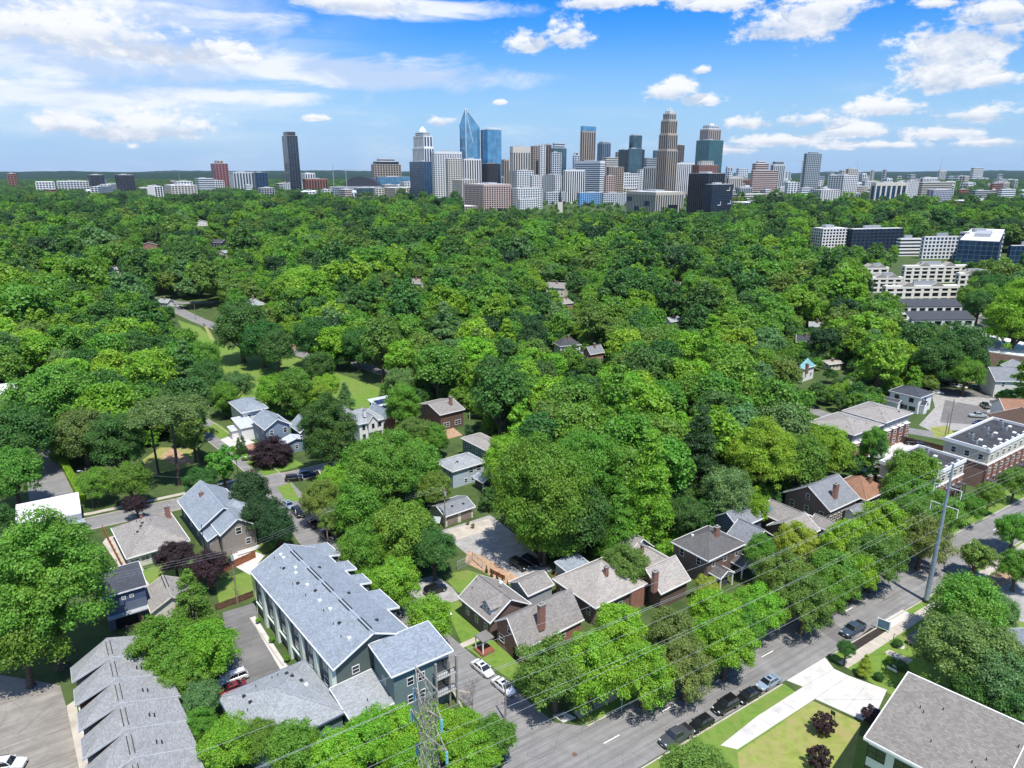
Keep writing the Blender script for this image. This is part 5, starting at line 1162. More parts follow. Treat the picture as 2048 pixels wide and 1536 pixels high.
# church steeple
p = P(1120, 425); root = empty('church_steeple', (p.x, p.y, 0), 'pale stone church tower with dark spire above the tree line', 'church')
m = MB(); m.box(p.x - 5, p.x + 5, p.y - 5, p.y + 5, 0, PY(1120, 404, p.y).z); m.build('tower', F['cream'], root)
m = MB(); za = PY(1120, 404, p.y).z; zb = PY(1120, 375, p.y).z; m.tube((p.x, p.y, za), (p.x, p.y, zb), 4, .2, 8); m.build('spire', F['dark'], root)
for sx in (-1, 1):
    for sy in (-1, 1): m = MB(); m.tube((p.x + sx * 4.6, p.y + sy * 4.6, za), (p.x + sx * 4.6, p.y + sy * 4.6, za + 5), .8, .1, 4); m.build('pinnacle', F['cream'], root)
# right side of the city
T('banded_office', 1498, 1502, 1551, 341, 391, 'bands', 'brown', 'rose', 'pink banded office at the right of the skyline', 'office building', fl=4)
T('round_glass_tower', 1500, 1507, 1533, 327, 380, 'bands', 'brown', 'rose', 'pinkish tower with pyramid roof behind the banded office', tiers=[(322, .2, 'bands', 'grey', 'white')])
T('round_glass_tower', 1536, 1543, 1565, 329, 383, 'ribs', 'grey', 'pale', 'grey glass tower right of the banded office', tiers=[(323, .12, 'bands', 'grey', 'grey')])
T('construction_tower', 1600, 1606, 1635, 307, 384, 'grid', 'teal', 'grey', 'tall tower under construction with open slabs right of the skyline', tiers=[(304, .2, 'grid', 'green', 'grey')], fl=4)
T('arena', 1455, 1470, 1498, 359, 384, 'ribs', 'brown', 'brick', 'low brick arena with pale roof right of the black office', 'arena', bay=9)
T('civic_building', 1460, 1475, 1532, 389, 402, 'bands', 'grey', 'cream', 'low cream civic building below the arena', 'office building', unit=False)
T('white_apartments', 1458, 1500, 1602, 406, 434, 'grid', 'dark', 'white', 'long white apartment building with dark balconies right of the black office', 'apartment building', fl=4.2, bay=5)
T('parking_garage', 1472, 1485, 1572, 428, 451, 'bands', 'grey', 'white', 'white parking garage below the long white apartments', 'garage', fl=4, unit=False)
T('grid_hotel', 1616, 1638, 1675, 380, 424, 'grid', 'dark', 'white', 'white gridded hotel slab with dark windows', 'hotel', fl=3.6, bay=3.6, th=20)
T('grid_hotel', 1650, 1680, 1708, 351, 418, 'grid', 'grey', 'white', 'taller white slab dotted with small windows behind the gridded hotel', 'hotel', fl=3.6, bay=3.6)
T('stair_tower', 1684, 1690, 1708, 338, 400, 'grid', 'grey', 'cream', 'cream stepped tower behind the white hotel slabs')
T('column_office', 1736, 1745, 1806, 366, 421, 'bigrib', 'deep', 'cream', 'cream office with giant columns and dark glass on the right', 'office building', bay=15, fl=60, topband=6, th=18)
T('white_panel_office', 1802, 1806, 1830, 362, 415, 'grid', 'grey', 'white', 'white panelled office right of the giant column office', 'office building', fl=4, bay=7)
T('beige_hospital', 1826, 1838, 1898, 365, 412, 'bands', 'grey', 'beige', 'beige banded hospital slab on the right', 'hospital', fl=4)
T('lilac_building', 1848, 1862, 1898, 380, 420, 'grid', 'grey', 'lilac', 'pale lilac stepped block before the beige hospital slab', 'office building')
T('long_garage', 1895, 1930, 2060, 402, 424, 'bands', 'dark', 'lilac', 'long dark grey parking garage at the right edge of the horizon', 'garage', fl=4)
T('brick_school', 1617, 1640, 1733, 428, 452, 'grid', 'dark', 'brick', 'brick and white columned building above the dark glass apartments', 'school', fl=8, bay=12, topband=3, th=12)
T('white_block', 1905, 1915, 1985, 352, 366, 'bands', 'grey', 'white', 'low white shed far right near the horizon', 'shed')
# near right complexes
T('white_corner_apartments', 1620, 1642, 1692, 458, 500, 'grid', 'dark', 'white', 'white apartment wing with square windows left of the dark glass apartments', 'apartment building', fl=3.4, bay=4, th=14)
T('dark_glass_apartments', 1690, 1700, 1800, 459, 506, 'grid', 'deep', 'dark', 'long dark blue glass apartment block on the right', 'apartment building', fl=3.6, bay=5, th=14)
T('white_garage', 1790, 1797, 1842, 478, 512, 'bands', 'dark', 'white', 'white parking garage between the dark glass apartments and white offices', 'garage', fl=3.6, th=6)
T('white_office_block', 1838, 1843, 1912, 474, 518, 'grid', 'blue', 'white', 'white framed glass office left of the large glass office', 'office building', fl=3.6, bay=4, th=6)
T('large_glass_office', 1908, 1990, 2012, 484, 540, 'glass', 'deep', 'glassy', 'large dark glass office with white roof plant at the right', 'office building', th=55, fl=4)
T('large_glass_office', 1912, 1930, 1998, 466, 520, 'bands', 'grey', 'white', 'white plant storey and roof behind the large glass office', 'office building', th=6)
T('glass_office', 2008, 2014, 2090, 492, 540, 'glass', 'deep', 'glassy', 'dark glass office cut by the right edge of the picture', 'office building', th=4)
# cream apartment complex in four wings
for (xl, xm, xr, yt, yb, lab) in ((1762, 1768, 1912, 574, 606, 'front wing of the cream apartment complex with dark balconies'), (1735, 1740, 1800, 556, 585, 'left rear wing of the cream apartment complex'),
                                  (1800, 1806, 1932, 533, 566, 'long back wing of the cream apartment complex'), (1908, 1914, 1986, 548, 580, 'right wing of the cream apartment complex'), (1720, 1724, 1772, 536, 566, 'far left wing of the cream apartment complex')):
    root, B, u, v, w, d, z = T('cream_apartments', xl, xm, xr, yt, yb, 'grid', 'dark', 'ivory', lab, 'apartment building', fl=3.4, bay=6, th=4, topband=1.2, depth=30 if 'wing' in lab and 'left' not in lab else 18)
    for k in range(2):
        a = w * (.3 + .4 * k); m = MB(); i = [B + u * (a - 4) - v * .7, B + u * (a + 4) - v * .7, B + u * (a + 4) + v * 6, B + u * (a - 4) + v * 6]
        zt = z + .6; r0, r1 = B + u * a - v * .7, B + u * a + v * 6
        m.v = [(*p.xy, zt) for p in i] + [(*r0.xy, zt + 2.4), (*r1.xy, zt + 2.4)]; m.f = [(0, 1, 4), (1, 2, 5, 4), (2, 3, 5), (3, 0, 4, 5)]; m.build('gable', SH['beige'], root)
root, B, u, v, w, d, z = T('white_townhouses', 1815, 1820, 1942, 640, 668, 'grid', 'dark', 'pale', 'row of pale blue townhouses with long dark roof right of the wood', 'townhouse row', fl=3.2, bay=5.2, th=3, depth=12, unit=False)
m = MB(); m.slab([B - u * .5 - v * .6 + Vector((0, 0, z + .2)), B + u * (w + .5) - v * .6 + Vector((0, 0, z + .2)), B + u * (w + .5) + v * 7 + Vector((0, 0, z + 3.4)), B - u * .5 + v * 7 + Vector((0, 0, z + 3.4))], .3); m.build('roof', SH['slate'], root)
root, B, u, v, w, d, z = T('white_townhouses', 1775, 1780, 1918, 614, 640, 'grid', 'dark', 'white', 'second townhouse row with dark roof behind the pale blue one', 'townhouse row', fl=3.2, bay=5.2, th=3, depth=12, unit=False)
m = MB(); m.slab([B - u * .5 - v * .6 + Vector((0, 0, z + .2)), B + u * (w + .5) - v * .6 + Vector((0, 0, z + .2)), B + u * (w + .5) + v * 7 + Vector((0, 0, z + 3.4)), B - u * .5 + v * 7 + Vector((0, 0, z + 3.4))], .3); m.build('roof', SH['slate'], root)
# cranes, stadium, masts
def crane(px, yt, yb, jib, lab, Y=2500):
    p = PY(px, yb, Y); p.z = 0; zt = PY(px, yt, Y).z; root = empty('tower_crane', p, lab, 'crane')
    m = MB(); m.tube(p, (p.x, p.y, zt), 1.2, n=4); m.build('mast', F['grey'], root)
    m = MB(); m.tube((p.x - jib * .3, p.y, zt), (p.x + jib, p.y + 5, zt + (jib * .0)), .9, .5, 4); m.build('jib', F['rose'] if jib < 20 else F['grey'], root)
crane(668, 330, 372, 6, 'dark tower crane standing alone right of the isolated tower'); crane(693, 339, 365, 60, 'tower crane with long jib over the stadium'); crane(1601, 322, 360, -18, 'small red crane left of the tower under construction')
p = PY(722, 372, 2700); root = empty('stadium', (p.x, p.y, 0), 'dark curved stadium stand between the tower crane and granite office', 'stadium')
m = MB(); N = 16
for k in range(N):
    a0, a1 = math.pi * k / N, math.pi * (k + 1) / N; f_ = lambda a: (p.x + 62 * math.cos(a), 30 + 34 * math.sin(a))
    (xa, za), (xb, zb) = f_(a0), f_(a1); m.hull8([(xb, p.y, 0), (xa, p.y, 0), (xa, p.y + 60, 0), (xb, p.y + 60, 0), (xb, p.y, zb), (xa, p.y, za), (xa, p.y + 60, za), (xb, p.y + 60, zb)])
m.build('stand', F['dark'], root); m = MB(); m.box(p.x - 110, p.x + 75, p.y - 20, p.y - 1, 0, 30); m.build('concourse', F['grey'], root)
for px, yt, lab in ((1713, 317, 'thin lattice mast on the right horizon'), (1879, 315, 'thin radio mast far right on the horizon'), (357, 340, 'short dark mast on the left horizon')):
    p = PY(px, 345, 5200); m = MB(); m.tube((p.x, p.y, 0), (p.x, p.y, PY(px, yt, 5200).z), 1.6, .6, 4); one('radio_mast', m, F['grey'], (p.x, p.y, 0), lab, 'mast')
# low filler blocks of the city, each a thing of its own
random.seed(21)
lowlab = {'white': 'low white flat roofed building among the trees below the skyline', 'cream': 'low cream flat roofed building among the trees below the skyline', 'beige': 'low beige block among the trees below the skyline',
          'brick': 'low brick block among the trees below the skyline', 'pale': 'low pale grey building among the trees below the skyline', 'grey': 'low grey building among the trees below the skyline'}
CLM = [(590, 320, 'the isolated dark tower'), (444, 350, 'the pink tower'), (310, 385, 'the striped block'), (722, 358, 'the stadium'), (774, 350, 'the granite office'), (845, 360, 'the deep blue glass block'), (940, 370, 'the diamond tower'), (1040, 360, 'the cream slab tower'), (1110, 360, 'the teal glass tower'),
       (1173, 365, 'the blue banded office'), (1120, 400, 'the church steeple'), (1266, 350, 'the dark box tower'), (1330, 370, 'the crowned tower'), (1310, 405, 'the striped cube'), (1411, 390, 'the black finned office'), (1525, 365, 'the pink banded office'), (1618, 345, 'the tower under construction'), (1650, 395, 'the gridded hotel'),
       (1770, 390, 'the giant column office'), (1862, 385, 'the beige hospital'), (1980, 410, 'the long grey garage'), (1713, 350, 'the lattice mast'), (1530, 420, 'the long white apartments'), (370, 375, 'the cream stepped block'), (500, 365, 'the ribbed office'), (1940, 360, 'the white horizon shed'), (250, 365, 'the two dark blocks'), (975, 395, 'the rose apartments')]
def clabel(px, py, w_, ht, st_, fk):
    b = min(CLM, key=lambda q: (q[0] - px) ** 2 + 3 * (q[1] - py) ** 2); dx, dy = px - b[0], py - b[1]; d = math.hypot(dx, dy)
    di = ('right of ' if dx > 0 else 'left of ') if abs(dx) > 1.5 * abs(dy) else ('below ' if dy > 0 else 'above ')
    return ('wide ' if w_ > 32 else 'narrow ' if w_ < 20 else '') + ('low ' if ht < 10 else '') + fk.replace('pale', 'pale grey') + {'grid': ' windowed', 'bands': ' banded', 'ribs': ' ribbed'}[st_] + ' building ' + ('far ' if d > 70 else 'just ' if d < 25 else '') + di + b[2]
for k in range(190):
    zone = random.random()
    if zone < .36: x = random.uniform(640, 1460); y = random.uniform(380, 400)
    elif zone < .48: x = random.uniform(60, 640); y = random.uniform(378, 396)
    else: x = random.uniform(1430, 2048); y = random.uniform(358, 402)
    w_ = random.uniform(12, 42) * (1 if y > 375 else .7); ht = random.uniform(6, 17 if y > 374 else 7)
    if zone >= .48 and random.random() < .6: ht = random.uniform(11, 24)
    fk = random.choice(['white', 'white', 'cream', 'beige', 'brick', 'pale', 'grey', 'white'])
    q = P(x, y)
    if any(inpoly(q.x, q.y, oc) for oc in OCC[-180:]): continue
    st_ = random.choice(['grid', 'bands', 'grid', 'ribs'])
    T('low_building', x, x + w_ * .2, x + w_, y - ht * 1.25, y, st_, random.choice(['grey', 'dark', 'blue']), fk, clabel(x + w_ / 2, y - ht / 2, w_, ht, st_, fk), 'building', fl=5, bay=7, depth=35, group='low buildings of the far city, ' + fk, th=random.choice((33, 12, 33, 60)))
random.seed(33)
for k in range(46):
    x = random.uniform(985, 1480) if k < 34 else random.uniform(640, 985); y = random.uniform(388, 401); w_ = random.uniform(14, 34); ht = random.uniform(16, 44) if k < 34 else random.uniform(9, 22)
    fk = random.choice(['white', 'white', 'cream', 'beige', 'pale', 'rose', 'tan', 'grey']); q = P(x, y)
    if any(inpoly(q.x, q.y, oc) for oc in OCC[-260:]): continue
    st_ = random.choice(['grid', 'bands', 'grid', 'ribs'])
    T('mid_rise_building', x, x + w_ * random.uniform(.15, .5), x + w_, y - ht, y, st_, random.choice(['grey', 'dark', 'blue', 'brown']), fk, clabel(x + w_ / 2, y - ht / 2, w_, ht, st_, fk).replace('building', 'mid rise'), 'building', fl=5, bay=6, depth=30, group='mid rise buildings around the towers')
# ------------------------------------------------------------------ trees
def rnd_dirs(n, rng):
    v = rng.normal(size=(n, 3)); return v / np.linalg.norm(v, axis=1)[:, None]
def crown_mesh(name, seed, n_clump, n_leaf, leaf, shape='round', cr=(.17, .32), mat_=None):
    rng = np.random.default_rng(seed)
    k = np.arange(n_clump); ph = np.pi * (3 - 5 ** .5) * k + rng.uniform(0, 6.28)
    z = 1 - 1.55 * (k + .5) / n_clump; rr = np.sqrt(np.clip(1 - z * z, 0, 1)); D = np.stack([rr * np.cos(ph), rr * np.sin(ph), z], 1)
    D += rng.normal(scale=.17, size=D.shape); D /= np.linalg.norm(D, axis=1)[:, None]
    lob = rnd_dirs(6, rng); am = rng.uniform(.05, .2, 6); bump = 1 + sum(a * np.clip(D @ l, 0, 1) ** 3 for a, l in zip(am, lob)) - .08
    rad = rng.uniform(.5, .86, n_clump) * bump; rad[rng.random(n_clump) < .16] *= .62
    C = D * rad[:, None]; R_ = rng.uniform(cr[0] * .75, cr[1] * 1.1, n_clump)
    if shape == 'round': C[:, 2] *= 1.0
    if shape == 'oval': C[:, 2] *= 1.25
    if shape == 'cone':
        C[:, 2] = rng.uniform(-1, 1, n_clump) ; w_ = (1 - (C[:, 2] + 1) / 2) ** .8 * .92 + .05; C[:, :2] = D[:, :2] / (np.linalg.norm(D[:, :2], axis=1)[:, None] + 1e-6) * (w_ * rng.uniform(.55, 1, n_clump))[:, None]; C[:, 2] *= 1.75
        R_ = R_ * (.45 + .6 * w_)
    if shape == 'umbrella':
        C[:, 2] = np.abs(C[:, 2]) * .42 + rng.choice([0, -.28, -.12], n_clump) * (rng.random(n_clump)); C[:, :2] = D[:, :2] * rng.uniform(.25, 1, n_clump)[:, None]; R_ *= .78
    if shape == 'vase':
        C[:, 2] *= 1.0; C[:, :2] *= (.5 + .5 * np.clip(C[:, 2:3] + .8, 0, 1)); R_ *= .6
    per = rng.multinomial(n_leaf, (R_ ** 2) / (R_ ** 2).sum()); idx = np.repeat(np.arange(n_clump), per); n = len(idx)
    d = rnd_dirs(n, rng); d[:, 2] = np.where(d[:, 2] < -.35, -d[:, 2], d[:, 2])
    rad2 = rng.uniform(.2, 1.0, n) ** .5 * rng.choice([1, 1, 1.22], n)
    sq = np.array([1, 1, .95 if shape != 'cone' else .6]); p = C[idx] + d * (R_[idx] * rad2)[:, None] * sq
    outw = p / (np.linalg.norm(p, axis=1)[:, None] + 1e-6)
    nr = d * .9 + outw * .35 + np.array([0, 0, .35]) + rng.normal(scale=.62, size=(n, 3)); nr /= np.linalg.norm(nr, axis=1)[:, None]
    t = np.cross(nr, rng.normal(size=(n, 3))); t /= np.linalg.norm(t, axis=1)[:, None] + 1e-9; b = np.cross(nr, t)
    s = leaf * rng.uniform(.6, 1.35, n)[:, None]; asp = rng.uniform(.5, .85, n)[:, None]
    q = np.stack([p - t * s, p - b * s * asp, p + t * s + nr * s * .15, p + b * s * asp], 1).reshape(-1, 3)
    me = bpy.data.meshes.new(name); me.vertices.add(4 * n); me.vertices.foreach_set('co', q.ravel().astype(np.float32))
    me.loops.add(4 * n); me.polygons.add(n); me.loops.foreach_set('vertex_index', np.arange(4 * n, dtype=np.int32))
    me.polygons.foreach_set('loop_start', np.arange(0, 4 * n, 4, dtype=np.int32)); me.polygons.foreach_set('loop_total', np.full(n, 4, dtype=np.int32))
    me.materials.append(mat_ or LEAF); me.update(); me.validate(); return me
NEAR = {'round': [crown_mesh('crown', 10 + i, 120 + 20 * i, 30000, .029, cr=(.15, .27)) for i in range(3)],
        'fine': [crown_mesh('crown', 20 + i, 150, 34000, .024, cr=(.12, .22)) for i in range(2)],
        'oval': [crown_mesh('crown', 30, 130, 30000, .029, 'oval', cr=(.15, .27))],
        'cone': [crown_mesh('crown', 40 + i, 170, 26000, .030, 'cone', cr=(.2, .36)) for i in range(2)],
        'umbrella': [crown_mesh('crown', 50, 90, 20000, .025, 'umbrella', cr=(.16, .3))],
        'vase': [crown_mesh('crown', 60, 60, 5200, .05, 'vase', cr=(.2, .34))],
        'big': [crown_mesh('crown', 70, 260, 60000, .019, 'round', cr=(.09, .19)), crown_mesh('crown', 71, 260, 60000, .019, 'oval', cr=(.10, .2))]}
MID = [crown_mesh('crown', 80 + i, 80 + 12 * i, 9500, .050, ('round', 'round', 'oval', 'round')[i % 4], cr=(.17, .30)) for i in range(5)] + [crown_mesh('crown', 86, 90, 9000, .05, 'cone', cr=(.22, .36)), crown_mesh('crown', 87, 60, 5200, .055, 'oval', cr=(.13, .24))]
FAR = [crown_mesh('crown', 90 + i, (30, 46, 38, 60, 50)[i], 3300, .070, ('round', 'round', 'oval', 'round', 'round')[i], cr=((.24, .42), (.16, .34), (.16, .3), (.12, .28), (.18, .34))[i]) for i in range(5)]
def trunk_mesh(seed, nb=6, kind='broad'):
    """unit tree: height 1 to crown centre, limbs to radius 1 is scaled separately"""
    rnd = random.Random(seed); m = MB()
    if kind == 'pine':
        m.tube((0, 0, 0), (.02, 0, .9), .030, .018, 7)
        for k in range(7): a = rnd.uniform(0, 6.28); m.tube((.02, 0, .72 + .03 * k), (math.cos(a) * .35, math.sin(a) * .35, .88 + .02 * k), .008, .003, 4)
        return m
    m.tube((0, 0, 0), (0, 0, .05), .060, .042, 7); m.tube((0, 0, .05), (.01, .01, .45), .042, .032, 7); m.tube((.01, .01, .45), (0, .02, 1.1), .032, .008, 5)
    for k in range(nb):
        a = 6.28 * k / nb + rnd.uniform(-.3, .3); z0 = rnd.uniform(.35, .7); r1 = rnd.uniform(.2, .34); mid = (math.cos(a) * r1 * .5, math.sin(a) * r1 * .5, z0 + .2)
        m.tube((0, 0, z0), mid, .022, .015, 5); m.tube(mid, (math.cos(a) * r1, math.sin(a) * r1, z0 + .45), .015, .004, 4)
    return m
TRM = {}
for k_, kind_ in (('a', 'broad'), ('b', 'broad'), ('p', 'pine')):
    t_ = trunk_mesh(ord(k_), 6, kind_); me = bpy.data.meshes.new('trunk'); me.from_pydata(t_.v, [], t_.f); me.materials.append(BARK); TRM[k_] = me
LC = dict(bright=(.168, .335, .026), mid=(.112, .250, .028), deep=(.056, .148, .028), olive=(.130, .225, .038), yellow=(.26, .375, .045), dark=(.034, .092, .028), purple=(.050, .026, .030), sage=(.115, .225, .066), lime=(.200, .362, .030), bronze=(.150, .200, .046), pine=(.150, .225, .060))
NT_ = 0
TREES = []
def tree(px, py, rpx, kind, colr, label, ry=None, cat='tree', name='tree', group=None, hgt=None, world=None):
    """crown centre (px,py) and radius rpx in the photo"""
    global NT_
    NT_ += 1
    ck, vs = {'round': 1.15, 'fine': .93, 'oval': 1.7, 'cone': 1.9, 'umbrella': 3.2, 'vase': 1.2, 'big': 1.35, 'mid': 1.5}.get(kind, 1.3), 1.
    z = 6.
    for _ in range(6):
        p = P(px, py, z); r = rpx * (1.24 if kind in ('fine',) and rpx > 12 else 1.16 if kind in ('fine', 'round', 'big', 'oval', 'umbrella') and rpx > 12 else 1.05) * (math.hypot(p.y, p.x) * .5 + (Vector(p) - Vector((0, 0, CAMH))).length * .5) / FP; z = hgt if hgt else min(40, r * ck + (1.5 if kind not in ('cone',) else 0))
    cen = P(px, py, z)
    if world: cen, r, z = world
    root = empty(name, (cen.x, cen.y, 0), label, cat, group, rz=random.uniform(0, 6.28))
    if kind == 'mid': me = random.choice(MID[:5] * 3 + MID[5:])
    else: me = NEAR[kind][NT_ % len(NEAR[kind])]
    c = bpy.data.objects.new('crown', me); COL.objects.link(c); c.parent = root; c.location = (0, 0, z)
    vz = r * (ry or 1.) * random.uniform(.94, 1.06)
    c.scale = (r, r, vz); col = LC[colr]; j = [random.uniform(.88, 1.12) for _ in range(3)]; g_ = random.uniform(.9, 1.12)
    c.color = (col[0] * j[0] * g_, col[1] * g_, col[2] * j[2] * g_, 1)
    t = bpy.data.objects.new('trunk', TRM['p' if kind == 'umbrella' else ('a' if NT_ % 2 else 'b')]); COL.objects.link(t); t.parent = root
    t.scale = (r * 2.0, r * 2.0, z * 1.0); 
    if kind == 'umbrella': t.scale = (r * 1.6, r * 1.6, z)
    TREES.append((cen.x, cen.y, r)); return root
random.seed(5)
